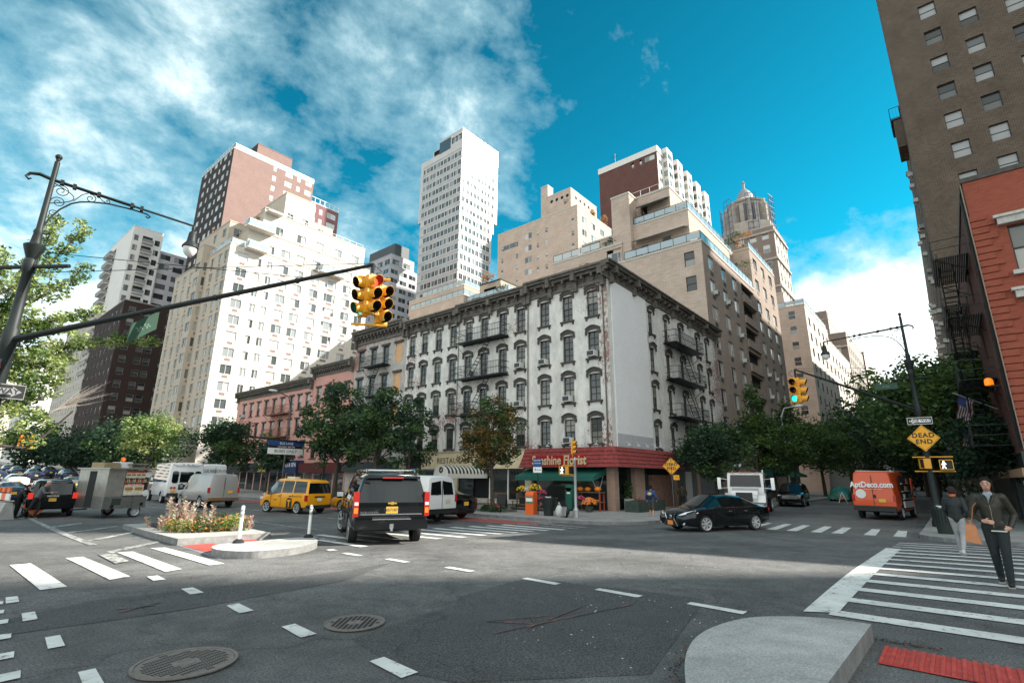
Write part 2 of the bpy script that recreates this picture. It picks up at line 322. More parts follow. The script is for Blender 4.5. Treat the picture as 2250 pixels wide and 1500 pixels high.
def worn(name,c,thr=.36,edge=.06,under=(.09,.09,.09)):
    m=bpy.data.materials.new(name); t,n,l,b=nt(m); b.inputs['Roughness'].default_value=.75
    tc=n.new('ShaderNodeTexCoord'); a=n.new('ShaderNodeTexNoise'); a.inputs['Scale'].default_value=5; a.inputs['Detail'].default_value=12; a.inputs['Roughness'].default_value=.8; l.new(tc.outputs['Object'],a.inputs['Vector'])
    r=n.new('ShaderNodeMapRange'); r.inputs[1].default_value=thr; r.inputs[2].default_value=thr+edge; l.new(a.outputs['Fac'],r.inputs[0])
    a2=n.new('ShaderNodeTexNoise'); a2.inputs['Scale'].default_value=2; a2.inputs['Detail'].default_value=5; l.new(tc.outputs['Object'],a2.inputs['Vector']); r2=n.new('ShaderNodeMapRange'); r2.inputs[1].default_value=.3; r2.inputs[2].default_value=.7; r2.inputs[3].default_value=.75; r2.inputs[4].default_value=1.05; l.new(a2.outputs['Fac'],r2.inputs[0])
    s=n.new('ShaderNodeVectorMath'); s.operation='SCALE'; s.inputs[0].default_value=c; l.new(r2.outputs[0],s.inputs['Scale'])
    mx=n.new('ShaderNodeMix'); mx.data_type='RGBA'; mx.inputs['A'].default_value=(*under,1); l.new(s.outputs[0],mx.inputs['B']); l.new(r.outputs[0],mx.inputs['Factor']); l.new(mx.outputs['Result'],b.inputs['Base Color']); return m
MARK=worn('road_paint',(.72,.72,.69),.385,.07); MARKW=worn('road_paint_worn',(.6,.6,.57),.46,.12); REDP=worn('red_road_paint',(.50,.09,.07),.42,.12); REDT=mat('red_tactile',(.50,.065,.05),.8,noise=.25,nscale=8,bump=.5,bscale=40)
SIDE=mat('sidewalk_concrete',(.30,.29,.275),.9,noise=.25,nscale=1.6,bump=.3,bscale=60); CURB=mat('curb_stone',(.2,.2,.2),.85,noise=.3,nscale=4)
# ground: fine grid near, coarse far
me=MB()
def grid(xs,ys):
    o=[[(x,y,gz(x,y)) for y in ys] for x in xs]; vs=[p for r in o for p in r]; n=len(ys)
    me.add(vs,[(i*n+j,(i+1)*n+j,(i+1)*n+j+1,i*n+j+1) for i in range(len(xs)-1) for j in range(n-1)],ASP)
def rng(a,b,s): return [a+s*i for i in range(int(round((b-a)/s))+1)]
xs=rng(-1200,-200,200)+rng(-160,-8,8)[:-1]+rng(-8,48,1)+rng(56,160,8)+rng(200,1200,200)
ys=xs
grid(xs,ys); tag(me.build('road'),kind='structure')
# paving on the blocks
def side(name,poly,lab=None): return sheet(name,poly,.15,SIDE,None,'structure',1.0,.3,CURB)
def arc(cx,cy,r,a0,a1,n=6): return [(cx+r*math.cos(R(a0+(a1-a0)*i/n)),cy+r*math.sin(R(a0+(a1-a0)*i/n))) for i in range(n+1)]
side('sidewalk',arc(24.6,14.6,3.3,180,270)+[(240,11.3),(240,60),(60,60),(60,79),(21.3,79)])
side('sidewalk',[(21.3,86),(60,86),(60,300),(21.3,300)])
side('sidewalk',[(22.9,-70),(240,-70),(240,1.35)]+arc(25.4,-1.15,2.5,90,180))
# refuge islands
CONC2=asphalt('kerb_island_concrete',(.44,.435,.42),.2,.3,.88)
def rnd_poly(p,k=2):
    for _ in range(k): p=[q for a,b in zip(p,p[1:]+p[:1]) for q in ((a[0]*.75+b[0]*.25,a[1]*.75+b[1]*.25),(a[0]*.25+b[0]*.75,a[1]*.25+b[1]*.75))]
    return p
def isl(name,poly,h,m=None,lab=None): return sheet(name,poly,h,m or CONC,None,'structure',.6,h+.25,mat('kerb_concrete',(.2,.2,.195),.9,noise=.3,nscale=5,bump=.4,bscale=30))
isl('median_island',[(5.45,16.35),(8.35,17.1),(9.6,24.6),(6.3,24.9)],.17)
isl('median_nose',rnd_poly([(5.45,14.0),(5.1,13.2),(5.06,12.5),(5.35,11.9),(6.0,11.85),(6.7,12.15),(7.5,12.85),(8.1,13.8),(8.5,14.8),(8.1,14.95),(7.0,14.5),(6.2,14.35)]),.16,CONC2)
def smooth_open(p,k=2):
    for _ in range(k): p=[p[0]]+[q for a,b in zip(p,p[1:]) for q in ((a[0]*.75+b[0]*.25,a[1]*.75+b[1]*.25),(a[0]*.25+b[0]*.75,a[1]*.25+b[1]*.75))]+[p[-1]]
    return p
isl('refuge_island',smooth_open([(3.3,1.02),(3.6,1.5),(4.3,1.85),(4.9,2.08),(5.5,2.2),(6.1,2.15),(6.6,1.98),(6.95,1.62),(7.12,1.25),(7.12,.93)]),.165,CONC2)
# dark and pale repairs in the asphalt
P=lambda nm,p,dz,m: sheet(nm,p,dz,m)
P('road_patch',[(5.62,5.71),(7.6,6.0),(7.68,4.87),(7.88,3.97),(7.89,3.0),(4.64,2.3),(3.39,3.43),(3.25,3.99),(3.49,5.11),(4.15,5.21),(5.28,5.39)],.004,ASPD)
P('road_patch',[(1.1,8.6),(2.14,9.14),(3.61,8.97),(5.88,8.95),(7.2,9.3),(5.27,8.0),(2.93,7.7),(2.0,7.77),(1.05,7.9)],.004,ASPD)
P('road_patch',[(25.2,7.4),(33,7.6),(40,5),(40,2),(24.3,1.6),(23.8,3)],.004,ASPL)
P('road_patch',[(12.0,11.2),(19.5,8.2),(20.2,9.2),(13.0,12.2)],.004,ASPL)
P('gutter_strip',[(20.7,15),(21.28,15),(21.28,79),(20.7,79)],.004,mat('gutter_concrete',(.22,.215,.21),.9,noise=.2))
P('refuge_pavement',[(4.95,12.3),(5.45,16.3),(8.3,17.05),(8.6,15.0)],.005,mat('concrete_dark',(.2,.2,.2),.9,noise=.2,nscale=3))
# painted markings
def marks(nm,polys,m=MARK,dz=.012): sheet(nm,polys,dz,m)
marks('crosswalk_marking',[[(1.88,14.1),(2.19,14.15),(2.12,10.55),(1.8,10.5)],[(2.82,14.7),(3.12,14.75),(3.02,10.95),(2.7,10.8)],[(3.86,15.3),(4.16,15.27),(3.9,11.24),(3.58,11.1)],[(4.7,15.9),(5.02,15.85),(4.74,11.48),(4.43,11.42)],
 [(8.95,15.4),(9.2,15.5),(8.92,12.6),(8.6,12.5)],[(10.0,17.3),(10.32,17.3),(10.1,13.6),(9.78,13.6)],[(11.0,17.2),(11.32,17.2),(11.1,13.4),(10.78,13.4)],[(12.1,16.8),(12.45,16.8),(12.25,13.2),(11.9,13.2)],[(13.1,16.6),(13.45,16.6),(13.25,13.05),(12.9,13.05)],
 [(14.1,16.9),(14.45,16.9),(14.4,13.2),(14.05,13.2)],[(14.95,16.9),(15.3,16.9),(15.3,13.2),(14.95,13.2)],[(15.85,16.8),(16.2,16.8),(16.2,13.15),(15.85,13.15)],[(16.75,16.6),(17.1,16.6),(17.1,13.1),(16.75,13.1)],[(17.55,16.3),(17.9,16.3),(17.9,12.95),(17.55,12.95)],[(18.35,16.1),(18.7,16.1),(18.7,12.7),(18.35,12.7)]])
marks('crosswalk_marking',[[(3.44,15.0),(3.74,15.1),(3.57,13.2),(3.27,12.9)],[(19.2,15.9),(19.5,15.9),(19.5,12.6),(19.2,12.6)],[(20,15.5),(20.3,15.5),(20.3,12.6),(20,12.6)]],MARKW,.016)
D=[]
for y in(11.15,9.45,7.55,5.6,4.15,2.7): D.append([(7.4,y+.38),(7.56,y+.38),(7.5,y-.38),(7.32,y-.38)])
for y in(10.47,8.87,7.26,5.77,4.1,2.6): D.append([(3.2,y+.27),(3.36,y+.27),(3.32,y-.27),(3.14,y-.27)])
for y in(9.95,8.65,7.2,5.75): D.append([(1.4,y+.24),(1.52,y+.24),(1.48,y-.24),(1.35,y-.24)])
for y in(12.6,): D+= [[(7.6,y-.05),(7.78,y-.05),(7.74,y-.4),(7.5,y-.4)]]
marks('dashed_line_marking',D)
marks('crosswalk_marking',[[(.3,y),(b,y),(b-.03,y-.22),(.3,y-.24)] for y,b in((9.92,1.35),(9.28,1.29),(8.66,1.26),(7.9,1.2),(7.1,1.13),(6.4,1.09))])
marks('lane_edge_marking',[[(4.8,34.8),(4.95,34.8),(4.6,26.1),(4.05,17.9),(3.85,17.9),(4.35,26.1)],[(3.71,15.6),(5.45,18.05),(5.5,17.75),(3.74,15.2)],[(4.07,19.56),(6.35,23.3),(6.3,22.8),(4.1,19.14)],[(4.49,24.11),(6.5,26.6),(6.5,26.2),(4.5,23.6)],[(4.68,27.82),(5.91,29.44),(5.85,28.9),(4.66,27.2)],[(9.6,17.8),(9.8,17.8),(9.4,14.9),(9.2,14.9)][::1],
  [(11.8,60),(11.95,60),(11.4,19),(11.25,19)],[(15.2,60),(15.35,60),(15.0,19),(14.85,19)],[(20.4,75),(20.55,75),(20.4,18.6),(20.25,18.6)]],MARKW)
marks('bus_lane_marking',[[(18.9,19.6),(18.85,18.0),(19.0,15.2),(20.66,14.9),(20.6,75),(18.6,75)]],REDP,.008)
marks('crosswalk_marking',[[(8.02,1.78),(12.06,1.84),(19.3,1.86),(19.2,1.5),(8.25,1.42)]]+[[(x,1.5),(x+.34,1.5),(x+.30,-2.7-(x-8)*.25),(x-.04,-2.7-(x-8)*.25)] for x in [8.05+i*1.06 for i in range(11)]]+[[(19.9+i*.95,1.75),(20.15+i*.95,1.75),(20.15+i*.95,-4),(19.9+i*.95,-4)] for i in range(3)])
marks('crosswalk_marking',[[(25.2,y),(28.9,y+.1),(28.9,y-.22),(25.2,y-.4)] for y in(10.3,9.4,8.5,7.55,6.65,5.85,4.95,4.2,3.1,2.15)])
marks('tactile_paving',[[(5.5,16.15),(6.35,16.35),(6.1,14.75),(5.3,13.9)],[(7.2,16.9),(7.75,16.95),(7.55,15.0),(6.95,14.9)]],REDT,.012)
marks('tactile_paving',[[(6.3,.82),(6.95,.82),(6.95,-1.2),(6.3,-1.2)]],REDT,.012)
rib=MB()
for i in range(26):
    y=.8-i*.075; rib.cbox((6.63,y,gz(6.6,y)+.018),(.64,.03,.014),REDT)
tag(rib.build('tactile_ribs'),kind='structure')
# spray chalk utility marks
CH=worn('orange_chalk',(.42,.12,.09),.5,.12,(.06,.06,.06)); cw=.018
def line(a,b,w=.02):
    d=Vector((b[0]-a[0],b[1]-a[1])); d.normalize(); n=Vector((-d.y,d.x))*w; return [(a[0]+n.x,a[1]+n.y),(b[0]+n.x,b[1]+n.y),(b[0]-n.x,b[1]-n.y),(a[0]-n.x,a[1]-n.y)]
sheet('utility_marking',[line((5.0,3.95),(6.3,4.05),.012),line((4.9,4.5),(5.6,4.1),.012),line((4.9,4.5),(5.25,3.9),.012),line((5.2,4.0),(5.45,4.25),.012),line((4.6,4.1),(6.9,3.6),.012),line((2.2,8.3),(2.6,8.2),.02),line((2.2,8.1),(2.7,8.35),.02)],.017,CH)
# litter / speckles on the road
lt=MB(); LM=mat('litter_white',(.6,.6,.58),.8)
for i in range(90):
    x=rnd.uniform(3,20); y=rnd.uniform(1.9,11)
    if rnd.random()<.5: x=rnd.uniform(4.5,7.5); y=rnd.uniform(2.2,4)
    s=rnd.uniform(.004,.011)*(1+x*.06); lt.cbox((x,y,gz(x,y)+.02),(s,s*rnd.uniform(.5,1.5),.004),LM,rnd.uniform(0,3))
tag(lt.build('litter'),'small white scraps of litter and gum specks scattered over the road','litter',kind='stuff')
# dirt, leaves and grit gathered along the foot of the kerb island
gr=MB(); GM=[mat('grit_brown',(.10,.075,.05),.9),mat('grit_dark',(.03,.03,.027),.9),mat('grit_leaf',(.28,.13,.04),.8)]
edge=[(7.14,.93),(7.16,1.25),(6.98,1.66),(6.62,2.03),(6.1,2.2),(5.5,2.26),(4.9,2.14),(4.3,1.9),(3.6,1.55)]
for i in range(620):
    if i<260: x,y=7.16+abs(rnd.gauss(0,.05)),rnd.uniform(.3,1.3)
    else:
        k=rnd.randrange(len(edge)-1); q=rnd.random(); x=edge[k][0]+(edge[k+1][0]-edge[k][0])*q+rnd.gauss(0,.03); y=edge[k][1]+(edge[k+1][1]-edge[k][1])*q+abs(rnd.gauss(0,.06))+.02
    s=rnd.uniform(.004,.014); gr.cbox((x,y,gz(x,y)+.012),(s,s*rnd.uniform(.4,1.6),s*.5),GM[rnd.choice((0,0,1,1,1,2))],rnd.uniform(0,3),rnd.uniform(-.5,.5))
tag(gr.build('gutter_debris'),'brown grit and leaf scraps gathered along the foot of the near kerb island','debris',kind='stuff')
# manhole covers
MH=mat('cast_iron',(.17,.15,.135),.6,.15,noise=.25,nscale=14)
def manhole(x,y,r,rz,lab):
    t=thing('manhole_cover',lab,'manhole cover',(x,y,gz(x,y)+.012),rz,'manhole covers in the foreground road')
    f=MB(); f.lathe([(r*.93,.0),(r*.93,.01),(r,.012),(r,.0)],MH,n=40); f.build('rim',t)
    f=MB(); f.lathe([(0,.006),(r*.92,.006)],MH,n=40); 
    f.lathe([(r*.14,.007),(r*.17,.012),(r*.2,.007)],MH,n=24,cap=False)
    HB=mat('grate_hole',(.008,.008,.008),.9)
    n=0
    for j in range(-5,6):
        yy=j*r*.155
        for i in range(-14,15):
            xx=i*r*.06
            if math.hypot(xx,abs(yy)+r*.06)<r*.84 and math.hypot(xx,yy)>r*.24: f.box(xx-r*.013,xx+r*.013,yy-r*.055,yy+r*.055,.0065,.008,HB)
    f.build('grate',t)
manhole(2.08,5.55,.42,R(15),'round slotted iron manhole cover nearest the camera, cut by the bottom frame edge')
manhole(3.83,5.56,.34,R(40),'round slotted iron manhole cover beside the dark asphalt repair')
# ---------------------------------------------------------------- building tools
def facade(mb,face,pos,a0,a1,z0,z1,holes,m,depth=.22,mr=None):
    """face 'x-' : plane x=pos seen from -X, a = y ; 'y-' : plane y=pos seen from -Y, a = x ; 'y+': seen from +Y"""
    us=sorted({round(v,4) for v in [a0,a1]+[h for q in holes for h in q[:2]]}); vs=sorted({round(v,4) for v in [z0,z1]+[h for q in holes for h in q[2:4]]})
    us=[u for u in us if a0-1e-6<=u<=a1+1e-6]; vs=[v for v in vs if z0-1e-6<=v<=z1+1e-6]
    def pt(a,z,d=0):
        if face=='x-': return (pos+d,a,z)
        if face=='y-': return (a,pos+d,z)
        return (a,pos-d,z)
    H={}
    for q in holes:
        for i in range(len(us)-1):
            c=(us[i]+us[i+1])/2
            if q[0]<c<q[1]: H.setdefault(i,[]).append(q)
    for j in range(len(vs)-1):
        cz=(vs[j]+vs[j+1])/2; st=None
        for i in range(len(us)):
            hole=True
            if i<len(us)-1: hole=any(q[2]<cz<q[3] for q in H.get(i,()))
            if i==len(us)-1 or hole:
                if st is not None: mb.quad([pt(us[st],vs[j]),pt(us[i],vs[j]),pt(us[i],vs[j+1]),pt(us[st],vs[j+1])],m); st=None
            elif st is None: st=i
    r=mr or m
    for a,b,c,d in [q[:4] for q in holes]:
        for p in([(a,c),(b,c)],[(b,c),(b,d)],[(b,d),(a,d)],[(a,d),(a,c)]):
            mb.quad([pt(*p[0]),pt(*p[1]),pt(*p[1],depth),pt(*p[0],depth)],r)
ROTF={'x-':-PI/2,'y-':0,'y+':PI}
WP={}
def winproto(kind,w,h,fm,gm,depth=.2,sm=None,slv=None):
    """prototype meshes in local space: x across, z up from sill, y=0 wall plane, +y into the wall"""
    key=(kind,round(w,2),round(h,2),fm.name,gm.name,sm.name if sm else '',bool(slv))
    if key in WP: return WP[key]
    f=MB(); g=MB(); d=depth-.02; t=.05 if w<1.2 else .06
    hw=w/2
    f.box(-hw,-hw+t,d-.06,d,0,h,fm); f.box(hw-t,hw,d-.06,d,0,h,fm); f.box(-hw+t,hw-t,d-.06,d,h-t,h,fm); f.box(-hw+t,hw-t,d-.06,d,0,t,fm)
    def gl(x0,x1,z0,z1,y): g.quad([(x0,y,z0),(x1,y,z0),(x1,y,z1),(x0,y,z1)],gm)
    if kind in('sash','sash22','sash11'):
        f.box(-hw+t,hw-t,d-.07,d-.01,h*.5-.03,h*.5+.03,fm); gl(-hw,hw,0,h*.5,d-.02); gl(-hw,hw,h*.5,h,d-.035)
        if kind=='sash22':
            f.box(-.018,.018,d-.055,d-.038,t,h*.5,fm); f.box(-.018,.018,d-.065,d-.045,h*.5,h-t,fm)
            f.box(-hw+t,hw-t,d-.06,d-.042,h*.74,h*.77,fm); f.box(-hw+t,hw-t,d-.05,d-.036,h*.24,h*.27,fm)
    elif kind=='pict':   # wide: fixed light + side sashes
        f.box(-hw*.5-.025,-hw*.5+.025,d-.07,d,t,h-t,fm); f.box(hw*.5-.025,hw*.5+.025,d-.07,d,t,h-t,fm); gl(-hw,-hw*.5,0,h*.5,d-.03);gl(-hw,-hw*.5,h*.5,h,d-.03); gl(-hw*.5,hw*.5,0,h,d-.03); gl(hw*.5,hw,0,h*.5,d-.03);gl(hw*.5,hw,h*.5,h,d-.03)
    elif kind=='dbl':
        f.box(-.03,.03,d-.07,d,t,h-t,fm); gl(-hw,0,0,h,d-.03); gl(0,hw,0,h,d-.03)
    else: gl(-hw,hw,0,h,d-.03)
    if slv: f.box(-w*.25,w*.25,-.02,.04,-.62,-.2,slv)
    c=MB(); c.v=f.v+g.v; fk=list(f.k); c.mats=[fm,gm]+([slv] if slv else []); c.f=f.f+[[a+len(f.v) for a in q] for q in g.f]; c.k=[0 if k==0 else 2 for k in fk]+[1]*len(g.f)
    r=dict(frame=f.mesh('window'),pane=g.mesh('pane'),combo=c.mesh('window'),mb=c); 
    if sm:
        s=MB(); s.box(-hw-.1,hw+.1,-.1,.1,-.1,-.002,sm); r['sill']=s.mesh('sill')
    WP[key]=r; return r
CAMP=Vector((0,0,1.65))
class Bld:
    def __init__(s,name,label,cat,loc,group=None):
        s.t=thing(name,label,cat,(loc[0],loc[1],0),0,group); s.wall=MB(); s.roof=MB(); s.wins=[]; s.L=Vector((loc[0],loc[1],0))
    def block(s,x0,x1,y0,y1,z0,z1,mx,my=None,win=(),depth=.2,cope=None,roofm=None,py=None):
        my=my or mx; hx=[];hy=[];hp=[]
        for w in win:   # (face,c,z,w,h,proto)
            (hx if w[0]=='x-' else hy if w[0]=='y-' else hp).append((w[1]-w[3]/2,w[1]+w[3]/2,w[2],w[2]+w[4])); s.wins.append((w,{'x-':x0,'y-':y0,'y+':y1}[w[0]]))
        facade(s.wall,'x-',x0,y0,y1,z0,z1,hx,mx,depth); facade(s.wall,'y-',y0,x0,x1,z0,z1,hy,my,depth)
        if hp: facade(s.wall,'y+',y1,x0,x1,z0,z1,hp,my,depth)
        else: s.wall.quad([(x0,y1,z0),(x1,y1,z0),(x1,y1,z1),(x0,y1,z1)],my)
        s.wall.quad([(x1,y0,z0),(x1,y1,z0),(x1,y1,z1),(x1,y0,z1)],my)
        s.roof.quad([(x0,y0,z1),(x1,y0,z1),(x1,y1,z1),(x0,y1,z1)],roofm or CONC)
        # dark interior behind the openings
        i=.45
        if hx or hy or hp: s.wall.box(x0+i,x1-i,y0+i,y1-i,z0+.1,z1-.1,INT)
        if cope:
            c=.06
            for b in((x0-c,x1+c,y0-c,y0+.3),(x0-c,x1+c,y1-.3,y1+c)): s.roof.box(b[0],b[1],b[2],b[3],z1+.003,z1+.22,cope)
            for b in((x0-c,x0+.3,y0+.3,y1-.3),(x1-.3,x1+c,y0+.3,y1-.3)): s.roof.box(b[0],b[1],b[2],b[3],z1+.003,z1+.22,cope)
    def part(s,name,mb,parent=None,smooth=0):
        return mb.build(name,parent or s.t,smooth,world=(parent is None))
    def finish(s,cap=100,sub=False,nm='window'):
        s.part('wall',s.wall); s.part('roof',s.roof)
        W=[]
        for w,p in s.wins:
            if w[5] is None: continue
            c=(p,w[1],w[2]) if w[0]=='x-' else (w[1],p,w[2]); W.append(((Vector(c)-CAMP).length,Vector(c)-s.L,ROTF[w[0]],w[5]))
        W.sort(key=lambda a:a[0]); rest=MB()
        for k,(d,c,rz,p) in enumerate(W):
            if k<cap:
                if sub:
                    o=link(nm,p['frame'],s.t,c,rz); link('pane',p['pane'],o)
                    if 'sill' in p: link('sill',p['sill'],o)
                else: o=link(nm,p['combo'],s.t,c,rz)
            else:
                rest.T=Matrix.Translation(c)@Matrix.Rotation(rz,4,'Z'); mb=p['mb']
                for m in mb.mats:
                    i=mb.mats.index(m); fs=[f for f,kk in zip(mb.f,mb.k) if kk==i]; used=sorted({a for f in fs for a in f}); rm={a:b for b,a in enumerate(used)}
                    rest.add([mb.v[a] for a in used],[[rm[a] for a in f] for f in fs],m)
        if rest.v:
            rest.T=None; o=rest.build(nm,s.t); o['kind']='stuff'
INT=mat('dark_interior',(.012,.014,.015),.9)
def railing(mb,pts,h=1.05,m=None,glass_m=None,post=.04,step=1.5,bars=0):
    m=m or BLK
    for (x0,y0,z0),(x1,y1,z1) in zip(pts[:-1],pts[1:]):
        L=math.hypot(x1-x0,y1-y0); n=max(1,round(L/step)); a=math.atan2(y1-y0,x1-x0); c=((x0+x1)/2,(y0+y1)/2)
        mb.cbox((*c,z0+h),(L,post,post),m,a); mb.cbox((*c,z0+.08),(L,post*.7,post*.7),m,a)
        for i in range(n+1): mb.cbox((x0+(x1-x0)*i/n,y0+(y1-y0)*i/n,z0+h/2),(post,post,h),m,a)
        if glass_m: mb.cbox((*c,z0+h*.55),(L,.015,h*.75),glass_m,a)
        if bars:
            k=int(L/bars)
            for i in range(1,k): mb.cbox((x0+(x1-x0)*i/k,y0+(y1-y0)*i/k,z0+h/2),(.014,.014,h),m,a)
def cornice(B,face,pos,a0,a1,z0,z1,out,m,brk=.9,big=None,name='cornice'):
    """projecting cornice with brackets; z0 lower frieze, z1 top"""
    c=MB()
    def bx(a,b,o0,o1,u,v):
        if face=='x-': c.box(pos-o1,pos-o0,a,b,u,v,m)
        elif face=='y-': c.box(a,b,pos-o1,pos-o0,u,v,m)
        else: c.box(a,b,pos+o0,pos+o1,u,v,m)
    h=z1-z0
    bx(a0,a1,.0,.12,z0,z0+.1*h+.02); bx(a0,a1,0,.06,z0+.12*h+.022,z1-.42*h); bx(a0,a1,0,out*.55,z1-.418*h,z1-.26*h); bx(a0,a1,0,out*.85,z1-.258*h,z1-.12*h); bx(a0,a1,0,out,z1-.118*h,z1)
    n=max(2,int((a1-a0)/brk))
    for i in range(n+1):
        a=a0+.12+(a1-a0-.24)*i/n; bx(a-.07,a+.07,.062,out*.6,z1-.62*h,z1-.42*h); bx(a-.06,a+.06,.062,out*.3,z0+.25*h,z1-.62*h)
    for a in(big or ()):
        bx(a-.16,a+.16,.065,out*.9,z1-.66*h,z1-.12*h-.005); bx(a-.14,a+.14,.065,out*.45,z0-.25*h,z1-.66*h)
    return B.part(name,c)
def fire_escape(B,face,pos,c0,c1,levels,depth=1.0,m=None,name='fire_escape',flip=False,lad=True):
    m=m or BLK
    def tr(a,o,z):
        return (pos-o,a,z) if face=='x-' else (a,pos-o,z) if face=='y-' else (a,pos+o,z)
    for k,z in enumerate(levels):
        f=MB()
        def bx(a,b,o0,o1,u,v):
            p=tr(a,o0,u); q=tr(b,o1,v); f.box(p[0],q[0],p[1],q[1],u,v,m)
        n=int(depth/.09)
        for i in range(n): bx(c0,c1,.05+i*.09,.115+i*.09,z,z+.03)
        bx(c0,c1,.03,.07,z-.06,z-.002); bx(c0,c1,depth-.04,depth,z-.06,z-.002)
        for zz in(.5,.98): bx(c0,c1,depth-.02,depth+.015,z+zz,z+zz+.035)
        for zz in(.5,.98):
            for a in(c0,c1-.03): bx(a,a+.03,.02,depth-.022,z+zz,z+zz+.035)
        nn=int((c1-c0)/.16)
        for i in range(nn+1):
            a=c0+(c1-c0)*i/nn; bx(a-.009,a+.009,depth-.012,depth+.006,z+.032,z+.98)
        for a in(c0+.15,c1-.15): f.tube([tr(a,depth*.92,z-.05),tr(a,.02,z-.85)],.022,m,4)
        p=B.part(name,f)
        if lad and k<len(levels)-1:
            z2=levels[k+1]; s=MB(); lo,hi=(min(z,z2),max(z,z2)); aw=c1-c0
            a_s,a_e=(c0+aw*.3,c0+aw*.72) if not flip else (c0+aw*.72,c0+aw*.3)
            if k%2 and False: a_s,a_e=a_e,a_s
            for o in(depth*.45,depth*.85): s.tube([tr(a_s,o,hi+.0),tr(a_e,o,lo+.05)],.03,m,4)
            s.tube([tr(a_s,depth*.85,hi+.8),tr(a_e,depth*.85,lo+.85)],.015,m,4)
            st=int((hi-lo)/.24)
            for i in range(1,st):
                t=i/st; a=a_s+(a_e-a_s)*t; q0=tr(a-.09,depth*.45,hi+(lo-hi)*t); q1=tr(a+.09,depth*.85,hi+(lo-hi)*t+.02); s.box(q0[0],q1[0],q0[1],q1[1],q0[2],q1[2],m)
            s.v=[(a-p.parent.location.x,b-p.parent.location.y,c) for a,b,c in s.v]; s.build('stair',p)
ACM=mat('ac_casing',(.55,.55,.53),.5); ACD=mat('ac_grille',(.05,.055,.055),.7)
_ac={}
def acunit(parent,c,rz,w=.62,h=.4,d=.42):
    k=(w,h,d)
    if k not in _ac:
        a=MB(); a.box(-w/2,w/2,-d,.12,0,h,ACM); a.box(-w/2+.05,w/2-.05,-d-.006,-d-.002,.05,h-.05,ACD); _ac[k]=a.mesh('air_conditioner')
    return link('air_conditioner',_ac[k],parent,c,rz)
# ================================================================= corner building (white flaking paint)
WB=brick('white_flaking_brick',(.30,.11,.08),(.22,.08,.06),(.35,.3,.27),stain=.3,peel=(.74,.715,.67),peelamt=1.09,blotch=(0,0,3.4,.19))
WBS=brick('white_flaking_brick_side',(.30,.11,.08),(.22,.08,.06),(.35,.3,.27),stain=.3,peel=(.72,.70,.66),peelamt=1.08,blotch=(21.7,0,6,.13))
TRIM=mat('dark_brown_trim',(.060,.055,.048),.75,noise=.45,nscale=5)
COR=mat('weathered_cornice',(.12,.105,.09),.8,noise=.5,nscale=3)
GLD=glass('tenement_glass',(.03,.036,.036),(.075,.08,.075),(.20,.19,.16),.45,.8,.08)
FRD=mat('dark_window_frame',(.03,.034,.032),.6)
def arched(w,h,gm=GLD,fm=FRD):
    p=dict(winproto('sash22',w,h,fm,gm,.22,TRIM))
    if 'hood' not in p:
        s=MB(); hw=w/2+.13; n=8; out=[]; inn=[]
        for i in range(n+1):
            t=i/n; x=-hw+2*hw*t; z=.22*math.sin(PI*t); out.append((x,h+z+.17)); inn.append((x,h+z*.75-.02))
        for y0,y1,a,b in((-.10,.03,inn,out),):
            for i in range(n):
                q=[a[i],a[i+1],b[i+1],b[i]]; s.prismY([(x,z) for x,z in q],y0,y1,TRIM)
        s.prismY([(x,z+.05) for x,z in out]+[(x,z-.01) for x,z in out[::-1]],-.15,.02,TRIM)
        s.box(-hw-.03,-hw+.12,-.09,.02,h-.22,h+.02,TRIM); s.box(hw-.12,hw+.03,-.09,.02,h-.22,h+.02,TRIM)
        # the arched head over the sash
        s.prismY([(-w/2-.02,h-.03)]+[(x*.86,z-.05) for x,z in out]+[(w/2+.02,h-.03)],.05,.2,fm)
        p['hood']=s.mesh('hood')
        q=MB(); q.box(-w/2-.14,w/2+.14,-.12,.1,-.12,-.002,TRIM); q.box(-w/2-.08,-w/2+.04,-.08,.0,-.3,-.121,TRIM); q.box(w/2-.04,w/2+.08,-.08,.0,-.3,-.121,TRIM); p['sill']=q.mesh('sill')
    return p
ROWS=[(3.82,1.66),(6.62,1.8),(9.5,1.86),(12.46,1.86)]
PR=[arched(.9,h) for z,h in ROWS]
B1=Bld('corner_building','white flaking painted brick tenement on the corner above the red shingled flower shop','building',(29.2,16.2))
win=[]
for c in(36.8,35.03,33.15,31.28,29.4,27.6,25.6,23.77,21.5,19.45,17.38):
    for (z,h),p in zip(ROWS,PR): win.append(('x-',c,z,.9,h,p))
for c in(35.95,38.86,41.8,45.7,48.1):
    for (z,h),p in zip(ROWS,PR): win.append(('y-',c,z,.9,h,p))
# upper floors (ground floor built below as shops)
B1.block(29.2,50.9,16.2,37.6,3.35,15.3,WB,WBS,win,.22)
_f=Bld.finish
def finish_h(s,cap=100):
    s.part('wall',s.wall); s.part('roof',s.roof)
    for w,p in s.wins:
        c=Vector((p,w[1],w[2]) if w[0]=='x-' else (w[1],p,w[2]))-s.L
        o=link('window',w[5]['frame'],s.t,c,ROTF[w[0]])
        for k in('pane','sill','hood'): link(k,w[5][k],o)
cornice(B1,'x-',29.2,16.2,23.0,14.75,16.0,.75,COR,.85,(16.4,18.6,20.8,22.85))
cornice(B1,'x-',29.2,23.02,30.5,14.7,15.85,.7,COR,.85,(23.2,26.8,30.35))
cornice(B1,'x-',29.2,30.52,37.62,14.6,15.7,.7,COR,.85,(30.7,34,37.4))
cornice(B1,'y-',16.2,28.45,51.0,14.95,16.02,.75,COR,.85,(29.6,33,36.5,40,43.5,47,50.6))
